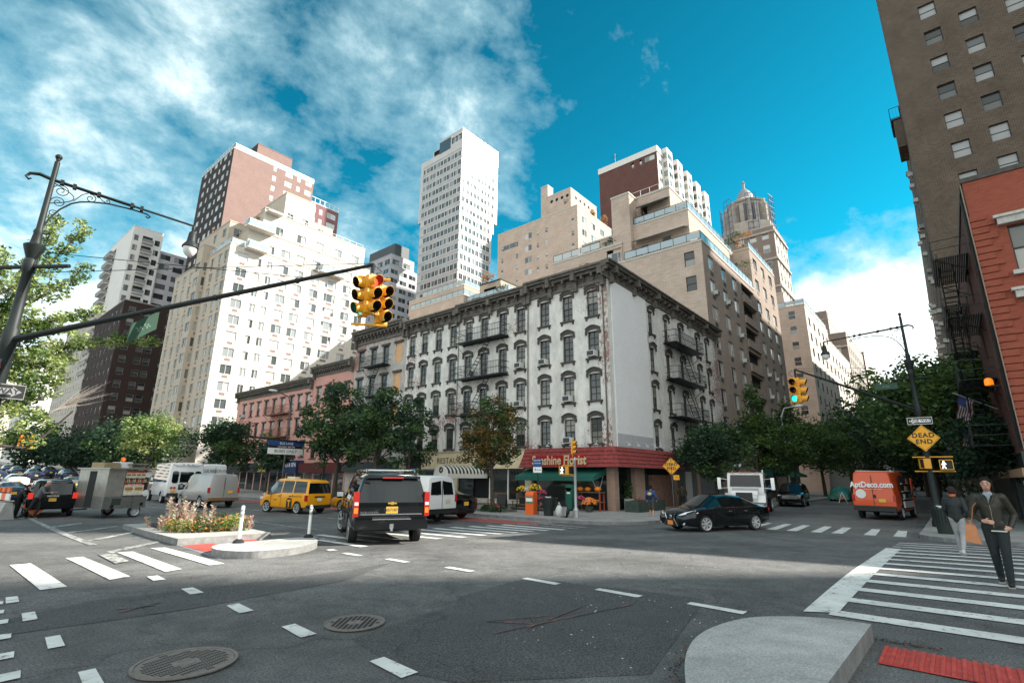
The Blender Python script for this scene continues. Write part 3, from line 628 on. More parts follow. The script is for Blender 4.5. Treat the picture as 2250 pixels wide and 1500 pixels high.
# painted blank panel on the side wall
p=MB(); p.box(29.72,35.0,16.12,16.198,3.6,15.0,brick('panel_painted_brick',(.84,.835,.83),(.79,.785,.78),(.70,.695,.69),stain=.06,scale=1.5)); p.box(29.722,34.998,16.112,16.1195,3.6,4.45,mat('panel_paint_grey',(.42,.42,.43),.8,noise=.1)); B1.part('painted_panel',p)
for y,r_ in((16.5,.05),(23.0,.04),(30.5,.03)): p=MB(); p.tube([(29.12,y,14.6),(29.12,y,3.6)],r_,COR,6); B1.part('drainpipe',p)
# roof bulkheads
p=MB(); p.box(33,36.5,19,22,15.3,17.6,mat('slate_bulkhead',(.12,.13,.14),.8,noise=.3)); B1.part('roof_bulkhead',p); p=MB(); p.box(31,32,30,31,15.3,17.2,COR); B1.part('chimney',p); p=MB(); p.box(30.8,31.5,25.2,26,15.3,16.9,brick('roof_brick',(.3,.12,.09),(.24,.1,.08),(.3,.28,.26))); B1.part('chimney',p)
p=MB(); railing(p,[(30.2,20.5,15.9),(30.2,16.8,15.9),(38,16.8,15.9)],.7,BLK,None,.03,1.2); B1.part('roof_railing',p)
fire_escape(B1,'x-',29.2,24.9,30.0,[12.25,9.25,6.3],1.05)
fire_escape(B1,'y-',16.2,38.0,44.0,[12.15,9.2,6.25,3.5],1.1)
finish_h(B1)
for y,z in((17.4,9.55),(23.77,9.55),(23.77,6.66),(19.45,6.66),(19.45,3.86),(28.6,9.5),(21.5,9.5)): acunit(B1.t,(-.02,y-16.2,z),-PI/2,.6,.4)
acunit(B1.t,(45.7-29.2,-.02,9.55),0)
# ---- ground-floor shops
SHG=glass('shop_glass',(.012,.02,.02),(.03,.04,.04),(.09,.1,.09),.5,.8,.05)
PB=brick('pillar_brick',(.42,.24,.16),(.33,.17,.11),(.45,.4,.35),stain=.3)
s=MB(); s.box(29.6,50.9,16.6,37.6,-.6,3.34,INT); B1.part('shop_interior',s)
s=MB()
for y0,y1 in((16.2,16.75),(22.7,23.3),(30.2,30.8),(37.1,37.6)): s=MB(); s.box(29.2,29.75,y0,y1,-.6,3.345,PB if y0<20 else mat('cream_stucco',(.55,.48,.36),.8,noise=.2)); B1.part('pier',s)
for x0,x1 in((32.0,33.4),(38.3,38.9),(43,43.6),(50.2,50.9)): s=MB(); s.box(x0,x1,16.2,16.7,-.6,3.345,PB); B1.part('pier',s)
s=MB(); s.box(34.6,38.3,16.22,16.6,-.6,1.9,mat('rust_panel',(.20,.11,.08),.8,noise=.4,nscale=3)); B1.part('rusty_panel',s); s=MB(); s.box(38.9,50.2,16.25,16.6,-.6,3.345,mat('grey_shutter',(.11,.12,.125),.6,noise=.2,nscale=8)); B1.part('shutter',s); s=MB(); s.box(29.25,29.55,30.8,37.1,-.6,.2,TRIM); s.box(29.25,29.5,23.3,30.2,-.6,.1,mat('cream_panel',(.5,.46,.38),.7,noise=.2)); B1.part('stall_riser',s); s=MB()
s.box(40.6,41.8,16.2,16.249,-.45,2.2,mat('pale_door',(.5,.5,.48),.6)); B1.part('door',s)
s=MB()
s.quad([(29.5,16.75,-.6),(29.5,22.7,-.6),(29.5,22.7,3.3),(29.5,16.75,3.3)],SHG); B1.part('shop_window',s)
for a,b in((23.3,25),(25.1,26.8),(28.6,30.2),(30.8,33),(33.1,35.2),(35.3,37.1)): s=MB(); s.quad([(29.45,a,-.6),(29.45,b,-.6),(29.45,b,2.3),(29.45,a,2.3)],SHG); s.box(29.38,29.47,b,b+.1,-.6,2.3,WHT); B1.part('shop_window',s)
for a,b in((29.75,32),(33.4,34.6)): s=MB(); s.quad([(a,16.5,-.6),(b,16.5,-.6),(b,16.5,3.3),(a,16.5,3.3)],SHG); B1.part('shop_window',s)
s=MB(); s.box(28.85,29.19,23.15,34.2,2.25,3.5,mat('cream_fascia',(.66,.55,.36),.7,noise=.08,nscale=2)); s.box(28.8,29.185,23.1,34.3,3.502,3.6,mat('cream_trim',(.45,.38,.28),.7)); fa=B1.part('fascia_sign',s)
text('RESTAURANT',.62,BLKP,fa,(28.84-29.2,30.2-16.2,2.86),(PI/2,0,-PI/2),spacing=1.1)
# red shingled mansard over the flower shop
SH=mat('red_shingle',(.24,.035,.03),.75,noise=.55,nscale=5,bump=.5,bscale=14)
s=MB()
for k in range(5):
    z0=2.32+k*.25; o0=.98-k*.15; o1=o0-.22
    s.add([(29.2-o0,16.2-o0,z0),(29.2-o0,23.1,z0),(29.2-o1,23.1,z0+.27),(29.2-o1,16.2-o1,z0+.27)],[(0,1,2,3)],SH)
    s.add([(29.2-o0,16.2-o0,z0),(38.2,16.2-o0,z0),(38.2,16.2-o1,z0+.27),(29.2-o1,16.2-o1,z0+.27)],[(0,1,2,3)],SH)
    s.add([(29.2-o0,16.2-o0,z0),(29.2-o0,23.1,z0),(29.2-o0+.03,23.1,z0-.03),(29.2-o0+.03,16.2-o0+.03,z0-.03)],[(0,1,2,3)],TRIM); s.add([(29.2-o0,16.2-o0,z0),(38.2,16.2-o0,z0),(38.2,16.2-o0+.03,z0-.03),(29.2-o0+.03,16.2-o0+.03,z0-.03)],[(0,1,2,3)],TRIM)
s.quad([(28.25,15.25,2.31),(28.25,23.1,2.31),(29.25,23.1,2.31),(29.25,16.2,2.31)],TRIM); s.quad([(28.25,15.25,2.31),(38.2,15.25,2.31),(38.2,16.2,2.31),(29.25,16.2,2.31)],TRIM)
s.quad([(38.2,15.22,2.32),(38.2,16.2,2.32),(38.2,16.2,3.57),(38.2,16.1,3.57)],SH); s.quad([(28.22,23.1,2.32),(29.2,23.1,2.32),(29.2,23.1,3.57),(29.1,23.1,3.57)],SH)
mans=B1.part('shingled_awning',s)
s=MB(); s.T=Matrix.Translation((28.14,19.75,2.72))@Matrix.Rotation(-.42,4,'Y'); s.box(-.03,.0,-2.15,2.15,-.38,.36,mat('sign_red',(.55,.015,.03),.45)); s.T=None; s.v=[tuple(p) for p in s.v]; sg=B1.part('shop_sign',s)
tx=text('Sunshine Florist',.86,mat('sign_cream',(.85,.74,.45),.5),sg,(28.085-29.2,19.75-16.2,2.72),(PI/2,0,-PI/2),shear=.42,bold=.018,sx=.78,ext=.012)
tx.rotation_euler=(Matrix.Rotation(-.42,3,'Y')@Matrix.Rotation(-PI/2,3,'Z')@Matrix.Rotation(PI/2,3,'X')).to_euler()
GC=mat('green_canvas',(.008,.10,.075),.7,noise=.1)
s=MB(); s.quad([(29.4,16.8,2.28),(29.4,23.0,2.28),(27.7,23.0,1.72),(27.7,16.8,1.72)],GC); s.quad([(27.7,16.8,1.72),(27.7,23.0,1.72),(27.7,23.0,1.46),(27.7,16.8,1.46)],GC); s.quad([(29.4,16.8,2.28),(27.7,16.8,1.72),(27.7,16.8,1.46),(29.4,16.8,1.9)],GC); s.tube([(27.75,16.9,1.5),(28.6,17.0,.75),(29.3,17.0,1.9)],.02,ALU,5); B1.part('green_awning',s)
s=MB()
for i in range(7):   # gooseneck sign lamps
    for (x,y) in ([(28.75,17+i*.95)] if i<6 else [])+([(30+i*1.3,15.75)] if i<6 else []):
        s=MB(); s.tube([(x+.35,y,3.75),(x-.1,y,3.95),(x-.25,y,3.8)] if x<29 else [(x,y+.35,3.75),(x,y-.1,3.95),(x,y-.25,3.8)],.015,ALU,4); s.lathe([(.02,.1),(.17,0)],ALU,(x-.27 if x<29 else x,y if x<29 else y-.27,3.68),10); B1.part('gooseneck_lamp',s)
# striped barrel canopy of the restaurant
STW=mat('canopy_white',(.66,.65,.60),.7); STB=mat('canopy_black',(.02,.03,.03),.7)
s=MB(); n=22; x0,x1=25.2,29.2; yc,r=27.7,.75
for i in range(n):
    xa=x0+(x1-x0)*i/n; xb=x0+(x1-x0)*(i+1)/n
    for k in range(8):
        a=PI*k/8; b=PI*(k+1)/8; s.quad([(xa,yc-r*math.cos(a),1.85+.6*math.sin(a)),(xa,yc-r*math.cos(b),1.85+.6*math.sin(b)),(xb,yc-r*math.cos(b),1.85+.6*math.sin(b)),(xb,yc-r*math.cos(a),1.85+.6*math.sin(a))],STW if i%2 else STB)
for yy in(yc-r,yc+r): s.box(x0,x1,yy-.01,yy+.01,1.55,1.85,STW)
pts=[(yc-r*math.cos(PI*k/8),1.85+.6*math.sin(PI*k/8)) for k in range(9)]; s.add([(x0-.004,y,z) for y,z in pts]+[(x0-.004,yc+r,1.55),(x0-.004,yc-r,1.55)],[list(range(11))],STW); s.lathe([(0,0),(.22,0)],STB,(x0-.01,yc,2.1),16,'X')
for yy in(yc-r+.05,yc+r-.05): s.tube([(x0+.1,yy,1.6),(x0+.1,yy,-.3)],.03,ALU,6)
s.tube([(x0-.016,yc-.05,2.2),(x0-.016,yc-.08,2.1),(x0-.016,yc+.0,2.02),(x0-.016,yc+.07,2.1)],.02,STW,5)
B1.part('barrel_canopy',s)
# ================================================================= reddish old brick house next door
RB=brick('red_peeling_brick',(.34,.10,.07),(.24,.08,.06),(.33,.27,.24),stain=.35,peel=(.50,.47,.44),peelamt=1.0)
B=Bld('old_house','narrow brick house with peeling paint showing red brick and plywood over two windows','building',(29.2,37.6))
PLY=mat('plywood',(.62,.36,.18),.75,noise=.15,nscale=3); GPL=glass('plain_glass',(.02,.025,.026),(.06,.065,.065),(.25,.25,.23),.5,.8)
win=[]; pw=winproto('sash',1.0,1.9,FRD,GPL,.2,TRIM); BW=[]
for c in(38.75,40.8,42.8,44.9):
    for z in(3.3,6.2,9.2,12.1):
        if c<39 and z>5: win.append(('x-',c,z,1.0,1.9,None)); BW.append((c,z))
        else: win.append(('x-',c,z,1.0,1.9,pw))
B.block(29.2,44,37.61,46.0,-.6,15.6,RB,RB,win,.2)
B.finish(sub=True)
for c,z in BW:
    s=MB(); s.box(29.25,29.3,c-.5,c+.5,z,z+1.9,PLY); B.part('plywood_board',s)
for c in(38.75,40.8,42.8,44.9):
    for z in(3.3,6.2,9.2,12.1): s=MB(); s.box(29.05,29.198,c-.65,c+.65,z+1.92,z+2.12,TRIM); B.part('lintel',s)
cornice(B,'x-',29.2,37.64,46.05,14.7,16.1,.8,COR,.6,(37.9,45.8))
fire_escape(B,'x-',29.2,39.9,43.6,[12.0,9.05,6.1],1.0)
s=MB(); s.box(28.6,29.19,37.65,45.9,2.0,2.9,mat('dark_awning',(.02,.03,.03),.7)); B.part('shop_awning',s)
# ================================================================= two salmon houses
SAL=brick('salmon_brick',(.62,.30,.25),(.56,.26,.22),(.55,.35,.30),stain=.14); 
def salmon(nm,lab,y0,y1,zt,cols,rows,fe,seedc):
    B=Bld(nm,lab,'building',(29.2,y0)); pw=winproto('sash',.95,1.7,FRD,GPL,.2,TRIM)
    B.block(29.2,43,y0+.01,y1-.01,-.6,zt-.4,SAL,SAL,[('x-',c,z,.95,1.7,pw) for c in cols for z in rows],.2); B.finish(sub=True)
    cornice(B,'x-',29.2,y0+.02,y1-.02,zt-1.05,zt,.7,COR,.5,(y0+.2,y1-.2)); 
    for c in cols:
        for z in rows: s=MB(); s.box(29.08,29.198,c-.6,c+.6,z+1.72,z+1.87,TRIM); B.part('lintel',s)
    RST=mat('rust_iron',(.22,.09,.055),.7)
    if fe: fire_escape(B,'x-',29.2,fe[0],fe[1],fe[2],1.0,RST)
    return B
S2=salmon('salmon_house','taller narrow salmon brick house under a dark bracketed cornice',46.05,53.95,13.4,(47.1,48.9,50.8,52.7),(3.4,6.4,9.4),None,0)
S1=salmon('salmon_house','long low salmon brick house with rusty fire escapes and a blue shop sign',53.97,73.6,12.35,(55,56.8,58.65,60.9,63,65.1,67.2,69.3,71.4),(3.6,6.2,8.95),(58,63.5,[8.6,5.9,3.3]),1)
acunit(S1.t,(-.02,71.4-53.97,8.97),-PI/2)
NAV=mat('navy_awning',(.012,.03,.10),.7)
s=MB(); s.box(28.3,29.19,54.2,57.6,1.9,3.2,NAV); f=S1.part('shop_sign',s); text('NAILS & SPA',.62,WSGN,f,(28.28-29.2,55.9-53.97,2.7),(PI/2,0,-PI/2))
s=MB(); s.box(28.5,29.19,57.8,61.5,2.0,3.0,mat('grey_awning',(.06,.07,.07),.7)); s.box(28.48,29.19,61.6,63.6,2.0,3.1,mat('yellow_sign',(.6,.5,.12),.6)); s.box(28.6,29.19,64,73.4,2.0,3.0,mat('dark_awning2',(.03,.03,.035),.7)); S1.part('shop_awning',s)
for y in range(54,73,2): s=MB(); s.quad([(29.18,y+.1,-.4),(29.18,y+1.8,-.4),(29.18,y+1.8,1.95),(29.18,y+.1,1.95)],SHG); S1.part('shop_window',s)
s=MB(); s.box(28.4,29.19,46.2,53.8,1.9,2.9,mat('maroon_awning',(.09,.01,.012),.7)); S2.part('shop_awning',s)
for y in range(46,53,2): s=MB(); s.quad([(29.18,y+.3,-.4),(29.18,y+1.9,-.4),(29.18,y+1.9,1.85),(29.18,y+.3,1.85)],SHG); S2.part('shop_window',s)
# ================================================================= beige terraced apartment block on the side street
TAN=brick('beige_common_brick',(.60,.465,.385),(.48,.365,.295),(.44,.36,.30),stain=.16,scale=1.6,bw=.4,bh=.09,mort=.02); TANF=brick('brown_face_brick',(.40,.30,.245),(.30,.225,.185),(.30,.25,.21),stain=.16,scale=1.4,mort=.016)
PALE=mat('pale_coping',(.5,.47,.42),.8); WF=mat('white_frame',(.6,.6,.58),.5)
GCL=glass('apartment_glass',(.03,.04,.045),(.14,.16,.17),(.42,.42,.40),.3,.6,.05,.9); RG=mat('rail_glass',(.30,.38,.42),.08,spec=.9)
B=Bld('terraced_apartment_block','beige brick apartment block stepping up in planted terraces behind the corner building','building',(49.5,16.2))
p1=winproto('pict',1.75,1.55,WF,GCL,.2,slv=ACD); pd=winproto('sash',1.1,1.6,FRD,GPL,.2); pb=winproto('pane',4.9,2.0,FRD,SHG,.8); pw=winproto('sash',1.1,1.6,WF,GCL,.2)
rows=[23.0,20.35,17.4,14.45,11.6,8.75,6.0,3.2]
W=[('y-',c,z,1.75,1.55,p1) for c in(51.9,55.95,59.8) for z in rows]
W+=[('x-',17.6,23.05,1.1,1.6,pd),('x-',17.6,20.3,1.1,1.6,pd)]
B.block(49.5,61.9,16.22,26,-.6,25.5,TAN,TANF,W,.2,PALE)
# balcony bay
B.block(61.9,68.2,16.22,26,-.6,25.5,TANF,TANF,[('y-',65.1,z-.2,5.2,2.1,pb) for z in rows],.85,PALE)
for z in rows: s=MB(); s.box(62.5,67.7,16.0,16.21,z-.62,z+.35,TANF); B.part('balcony_front',s)
W=[('y-',c,z,1.75,1.55,p1) for c in(70.4,74.2,78.2) for z in[29.1,26.1]+rows]
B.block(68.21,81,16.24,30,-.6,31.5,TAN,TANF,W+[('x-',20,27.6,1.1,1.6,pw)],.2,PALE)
B.block(52,67.5,18.2,25,25.5,30.9,TAN,TAN,[('x-',20.9,26.9,1.1,1.6,pw),('x-',23.6,26.9,.9,1.2,pw),('y-',55,27,1.75,1.6,p1),('y-',59.5,27,1.75,1.6,p1),('y-',64,27,1.75,1.6,p1)],.15,PALE)
B.block(51.2,53.5,24.9,27.3,25.4,35.1,TAN,TAN,(),.2,PALE)
B.block(53.2,66,20.6,25.6,30.8,35.2,TAN,TAN,[('x-',23.9,32.6,.8,1.2,pd)],.2,PALE)
B.block(51,70,26.01,36,-.6,28.7,TAN,TAN,[('x-',27.1,26.3,2.0,2.0,p1),('x-',31,24,1.7,1.6,p1),('x-',34,24,1.7,1.6,p1)],.2,PALE)
B.block(52.5,70,26.02,32.5,28.7,30.8,TAN,TAN,[('x-',31,28.9,2.2,1.3,p1),('x-',28.3,28.8,1.6,1.5,p1)],.2,PALE)
B.finish()
s=MB(); railing(s,[(49.55,25,25.72),(49.55,16.3,25.72),(68.1,16.3,25.72)],1.0,BLK,RG,.05,1.4); B.part('terrace_railing',s)
s=MB(); railing(s,[(52.05,24.8,31.12),(52.05,18.25,31.12),(67.4,18.25,31.12)],.9,BLK,RG,.05,1.4); B.part('terrace_railing',s)
s=MB(); railing(s,[(51.05,36,28.9),(51.05,29,28.9)],1.0,BLK,mat('frost_rail',(.5,.52,.52),.4),.05,1.5); railing(s,[(68.25,16.3,31.72),(80.9,16.3,31.72)],.9,BLK,RG,.05,1.4); railing(s,[(53.25,25.5,35.4),(53.25,20.65,35.4),(62,20.65,35.4)],.8,ALU,None,.03,1.2); B.part('terrace_railing',s)
AWN=mat('dark_green_awning',(.01,.03,.025),.8)
s=MB(); s.quad([(53.2,20.6,34.0),(53.2,24.4,34.0),(51.9,24.4,33.3),(51.9,20.6,33.3)],AWN); s.quad([(51.9,20.6,33.3),(51.9,24.4,33.3),(51.9,24.4,33.1),(51.9,20.6,33.1)],AWN); s.quad([(52.0,18.3,28.9),(52.0,24.6,28.9),(50.9,24.6,28.5),(50.9,18.3,28.5)],STW); s.quad([(50.9,18.3,28.5),(50.9,24.6,28.5),(50.9,24.6,28.35),(50.9,18.3,28.35)],STB); B.part('terrace_awning',s)
for x,z in((51.9,20.35),(51.9+4.05,20.35),(55.95,17.4+2.95),(59.8,17.4),(70.4,14.45),(74.2,14.45),(70.4,11.6),(78.2,8.75),(74.2,6.0),(59.8,14.45)): acunit(B.t,(x+.5-49.5,.0,z),0,.65,.42,.35)
L1=leaf('shrub_green',(.02,.05,.015),(.07,.13,.03)); L2=leaf('shrub_autumn',(.35,.09,.03),(.45,.28,.08))
def shrub(mb,c,r,n,lm,s=.14):
    for i in range(n):
        v=Vector((rnd.gauss(0,1),rnd.gauss(0,1),rnd.gauss(0,1))); v.normalize(); k=rnd.random()**.4; p=Vector(c)+Vector((v.x*r[0]*k,v.y*r[1]*k,v.z*r[2]*k))
        a=Vector((rnd.uniform(-1,1),rnd.uniform(-1,1),rnd.uniform(-1,1))).normalized(); b=a.orthogonal().normalized(); q=s*rnd.uniform(.6,1.3)
        mb.quad([p-a*q,p-b*q*.6,p+a*q,p+b*q*.6],lm)
def terrace_plants(nm,lab,spots,lm=L1):
    s=MB()
    for c,r,n in spots: shrub(s,c,r,n,lm,.2)
    tag(s.build(nm),lab,'plants')
s=MB()
for i in range(22): shrub(s,(52.3,18.6+i*.29,31.5),(.25,.3,.45+.2*rnd.random()),26,L1,.16)
tag(s.build('terrace_hedge'),'green hedge in planters along the upper terrace of the beige block','hedge')
s=MB()
for i in range(9): shrub(s,(49.9,20.5+i*.45,26.2),(.25,.35,.5*rnd.uniform(.5,1.2)),22,L1,.16)
tag(s.build('terrace_hedge'),'low green planting on the lower terrace corner, next to the roof bulkhead','hedge')
s=MB(); shrub(s,(51.5,27.4,29.6),(.4,1.6,.6),160,L1,.18); tag(s.build('terrace_hedge'),'short clump of shrubs on the left step of the beige block','hedge')
for i,(x,y,z,h,lm,lab) in enumerate([(66.6,17.5,31.3,2.2,L1,'leafy green roof bush at the end of the upper terrace'),(69.5,17.2,31.6,3.0,L2,'orange and yellow autumn bush on the sunlit roof corner'),(75.5,17.3,31.6,2.0,L2,'smaller rust coloured bush farther along the sunlit roof'),(66.5,16.9,26,3.2,L1,'tall green bush on the terrace beside the brick return'),(31.0,19.2,15.6,1.7,L2,'small red leafed bush on the roof of the corner building'),(62.5,17,26,1.5,L1,'small green shrub behind the long glass terrace rail')]):
    t=thing('roof_bush',lab,'bush',(x,y,z)); s=MB(); s.tube([(0,0,0),(.05,.02,h*.5),(0,0,h*.8)],[.05,.04,.02],TRIM,5)
    for k in range(5): a=k*1.3; s.tube([(0,0,h*.3),(math.cos(a)*h*.3,math.sin(a)*h*.3,h*.75)],[.03,.01],TRIM,4)
    s.build('stem',t); s=MB()
    for k in range(7): a=k*.9; shrub(s,(math.cos(a)*h*.28,math.sin(a)*h*.28,h*(.45+.08*k)),(h*.2,h*.2,h*.17),45,lm,.12)
    s.build('foliage',t)
# ================================================================= low penthouse building seen over the salmon houses
B=Bld('penthouse_building','low tan building with stepped glass-railed terraces in front of the white tower','building',(60,57))
B.block(60,76,62,77,-.6,33,TAN,TAN,[],.2,PALE); B.block(62,76,64,80,33,36,TAN,TAN,[('y-',66,33.2,1.8,1.8,p1),('y-',70,33.2,1.8,1.8,p1),('x-',70,33.3,1.6,1.6,p1)],.2,PALE); B.block(60.5,74,52,61.9,-.6,31.5,TAN,TAN,[],.2,PALE); B.block(62,70,55,60,31.5,34.8,TAN,TAN,[('x-',57.5,31.7,3,2.2,pb)],.2,AWN); B.finish()
s=MB(); railing(s,[(60.1,77,33.2),(60.1,62.1,33.2),(75,62.1,33.2)],1,BLK,RG,.05,1.5); railing(s,[(62.1,76,36.2),(62.1,64.1,36.2),(75,64.1,36.2)],1,BLK,RG,.05,1.5); railing(s,[(60.6,61.8,31.7),(60.6,52.1,31.7),(73,52.1,31.7)],1,BLK,RG,.05,1.5); B.part('terrace_railing',s)
for x,y,z,lm,lab in((61,57,34.9,L2,'yellowing planter bush above the dark awning of the low tan building'),(61,54,32,L1,'green planter bush behind the terrace rail of the low tan building')):
    s=MB(); shrub(s,(x,y,z+.6),(.8,1.6,.8),220,lm,.2); tag(s.build('planter_bush'),lab,'bush')
# ================================================================= tan tower behind (dense small windows)
B=Bld('tan_tower','tan brick tower with small scattered windows and a chimney, left of the dark red tower','building',(95.3,60))
ps=winproto('sash',.75,1.3,WF,GCL,.15); pm=winproto('dbl',2.3,1.6,WF,GCL,.15)
rw=[62.2,58.8,55.5,52.2,48.9,45.6]
W=[]
for c in(84.1,79,72.1,69.35,61.45):
    for z in rw: W.append(('x-',c,z-(1.6 if c in(84.1,79) else .6)*1.0,.75,1.3,ps))
W+=[('x-',75.2,z-.6,2.3,1.6,pm) for z in rw]+[('x-',81.6,60.6,5.5,1.4,winproto('dbl',5.5,1.4,WF,GCL,.15)),('x-',81.6,48.3,5,1.4,winproto('dbl',5,1.4,WF,GCL,.15))]
W+=[('y-',c,z,2.0,1.6,pm if False else winproto('dbl',2.0,1.6,WF,GCL,.15)) for c in(98.3,102.5,107) for z in(62.2,58.8,55.5,52.2)]
B.block(95.3,112,60,85.8,-.6,65.9,TAN,TAN,W,.15,PALE); B.block(95.6,108,62,69,65.9,71.5,TAN,TAN,[],.2,PALE); B.block(95.6,98,69.01,71.2,65.9,75,TAN,TAN,(),.2,PALE); B.finish()
for y in(63,64.6,66.2,67.8): s=MB(); s.lathe([(.0,0),(.45,0)],INT,(95.58,y,69.8),10,'X'); B.part('porthole',s)
for x in(98,100,102,104): s=MB(); s.lathe([(.0,0),(.45,0)],INT,(x,61.98,69.8),10,'Y'); B.part('porthole',s)
for x,y,z,h,lm,lab in((96.5,63.5,66,4,L1,'green bush on the roof of the broad tan tower'),(104,61,66,3,L2,'pink flowering bush on the right roof edge of the tan tower'),(110,61,66,4,L2,'red autumn bush at the far right roof corner of the tan tower')):
    s=MB(); s.tube([(x,y,z),(x,y,z+h*.5)],.15,TRIM,5); shrub(s,(x,y,z+h*.55),(h*.3,h*.3,h*.42),160,lm,.3); tag(s.build('roof_bush'),lab,'bush')
# ================================================================= dark red tower with white crown band
DR=brick('dark_red_brick',(.125,.048,.04),(.10,.04,.033),(.13,.075,.065),stain=.15,scale=2); WST=mat('white_stone',(.62,.6,.56),.8,noise=.08); 
B=Bld('dark_red_tower','dark red brick tower with a white top band and white bay windows on one side','building',(146.5,60))
pz=winproto('dbl',2.4,1.9,WF,GCL,.15)
B.block(146.5,196,60,82.5,-.6,109.1,DR,WST,[('x-',62.7,106.6,3.6,1.8,winproto('dbl',3.6,1.8,WF,GCL,.15)),('x-',66,106.4,.9,2,ps),('x-',69,106.4,.9,2,ps)]+[('y-',148.8,z,2.4,1.9,pz) for z in rng(70,105,3.5)],.15)
B.block(146.3,196.2,59.8,82.7,109.11,111.4,WST,WST,[],.1); B.block(150,156,68,74,111.4,114,DR,DR,[],.1)
for c in(153.5,162.5,171.5,180.5,189.5):
    B.block(c-2.3,c+2.3,58.3,59.98,60,112.6,WST,WST,[('y-',c,z,3.4,2.1,winproto('dbl',3.4,2.1,WF,GCL,.15)) for z in rng(63,108.5,3.5)]+[('x-',59.2,z,1.2,2.1,winproto('pane',1.2,2.1,FRD,GPL,.15)) for z in rng(63,108.5,3.5)],.15)
B.finish(); s=MB(); s.tube([(149,77,111.4),(149,77,117)],.12,BLK,5); s.tube([(149,75.5,115.5),(149,78.5,116)],.08,BLK,4); B.part('antenna',s)
# ================================================================= gothic crowned tower
GB=brick('gothic_brick',(.24,.185,.16),(.19,.15,.13),(.22,.18,.16),stain=.2,scale=2); GS=mat('gothic_stone',(.34,.30,.265),.85,noise=.25,nscale=.8)
B=Bld('gothic_tower','slender stone tower with an octagonal domed crown and scaffolding, right of the beige block','building',(126,24))
pg=winproto('sash',1.5,2.0,WF,GCL,.15)
B.block(126,139,24,42,-.6,61,GB,GS,[('x-',y,z,1.5,2.0,pg) for y in(26,28.8,31.6,35) for z in rng(30,58,3.5)]+[('y-',x,z,1.1,2.0,winproto('sash',1.1,2,WF,GCL,.15)) for x in(128.4,131.6,134.8,137.6) for z in rng(30,58,3.5)],.15,GS)
for z in(45.4,52.4,59.5): B.roof.box(125.7,139.3,23.7,42.2,z,z+.5,GS)
cx,cy=131.5,30.8
B.roof.prism([(cx+6.2*math.cos(R(a)),cy+6.2*math.sin(R(a))) for a in range(22,382,45)],61.2,65,GS)
B.roof.prism([(cx+4.4*math.cos(R(a)),cy+4.4*math.sin(R(a))) for a in range(22,382,45)],65,73,GS)
for a in range(0,360,45):
    x=cx+4.25*math.cos(R(a)); y=cy+4.25*math.sin(R(a)); B.roof.cbox((x,y,69),(.5,1.9,5.6),mat('gothic_glazing',(.10,.10,.10),.6),R(a)); B.roof.cbox((x+.1*math.cos(R(a)),y+.1*math.sin(R(a)),69),(.6,1.0,6.6),GS,R(a)); 
    a2=a+22.5; x=cx+5.0*math.cos(R(a2)); y=cy+5.0*math.sin(R(a2)); B.roof.cbox((x,y,67.5),(1.6,.7,8),GS,R(a2)); B.roof.cbox((x,y,72.3),(.8,.5,1.6),GS,R(a2))
B.roof.lathe([(4.5,73),(4.7,73.6),(3.4,74.6),(2.5,75.4)],GS,(cx,cy,0),16)
zq=lambda mb: setattr(mb,'v',[(x,y,61.2+(z-61.2)*.8 if z>61.25 else z) for x,y,z in mb.v]); zq(B.roof)
B.finish(); s=MB(); s.lathe([(2.1,75.4),(1.9,77.2),(1.3,78.6),(.6,79.6),(.3,80.2),(.3,81.6),(.5,82),(0,83.0)],mat('lead_dome',(.25,.24,.24),.6,noise=.3),(cx,cy,0),16); zq(s); B.part('dome',s)
s=MB()
for a in(95,150,205,260,300):
    x=cx+6.3*math.cos(R(a)); y=cy+6.3*math.sin(R(a))
    for i in(-1.2,0,1.2):
        q=(x-math.sin(R(a))*i,y+math.cos(R(a))*i); s.tube([(q[0],q[1],61.5),(q[0],q[1],74)],.07,mat('scaffold_blue',(.05,.08,.16),.5),4)
    for z in range(62,75,2): s.cbox((x,y,z),(.1,2.5,.12),M['scaffold_blue'],R(a))
zq(s); B.part('scaffolding',s)
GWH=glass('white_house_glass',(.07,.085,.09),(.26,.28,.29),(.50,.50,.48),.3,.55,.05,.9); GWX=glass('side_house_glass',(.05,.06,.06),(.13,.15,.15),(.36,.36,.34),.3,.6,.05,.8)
# ================================================================= white tower in the middle
TW=mat('tower_white',(.50,.48,.465),.32,spec=.7,noise=.08,nscale=.3); TG=glass('tower_glass',(.02,.026,.03),(.08,.095,.10),(.26,.27,.27),.5,.8,.05,.9)
B=Bld('white_tower','tall white tower wrapped in bands of windows, shining in the sun in the centre','building',(94,100))
pt=winproto('dbl',1.35,1.75,WF,TG,.15); W1=[]; W2=[]
zs=[16+3.12*i for i in range(29)]
lo=[z for z in zs if z<79]; hi=[z for z in zs if 79.5<z<104]
ys=[101.2+1.62*i for i in range(11)]; xs_=[95.2+1.6*i for i in range(8)]
B.block(94,107.2,100,118.2,-.6,79.9,TW,TW,[('x-',y,z,1.35,1.75,pt) for y in ys[:10] for z in lo]+[('y-',x,z,1.35,1.75,pt) for x in xs_[:8] for z in lo],.15)
B.block(94,110.3,99.98,119.4,79.9,102.0,TW,TW,[('x-',y,z,1.35,1.75,pt) for y in ys for z in hi if z<100]+[('y-',x,z,1.35,1.75,pt) for x in xs_+[108.2] for z in hi if z<100],.15)
B.block(94,110.3,99.97,110.5,102.01,106.4,TW,TW,[('x-',y,102.9,1.35,2.2,pt) for y in(101.2,102.8,104.4)]+[('y-',x,102.9,1.35,1.75,pt) for x in xs_],.15,TW)
B.block(94.4,109,110.52,114.2,102.01,104.4,TW,TW,[('x-',112.3,102.2,3,2,pb)],.2)
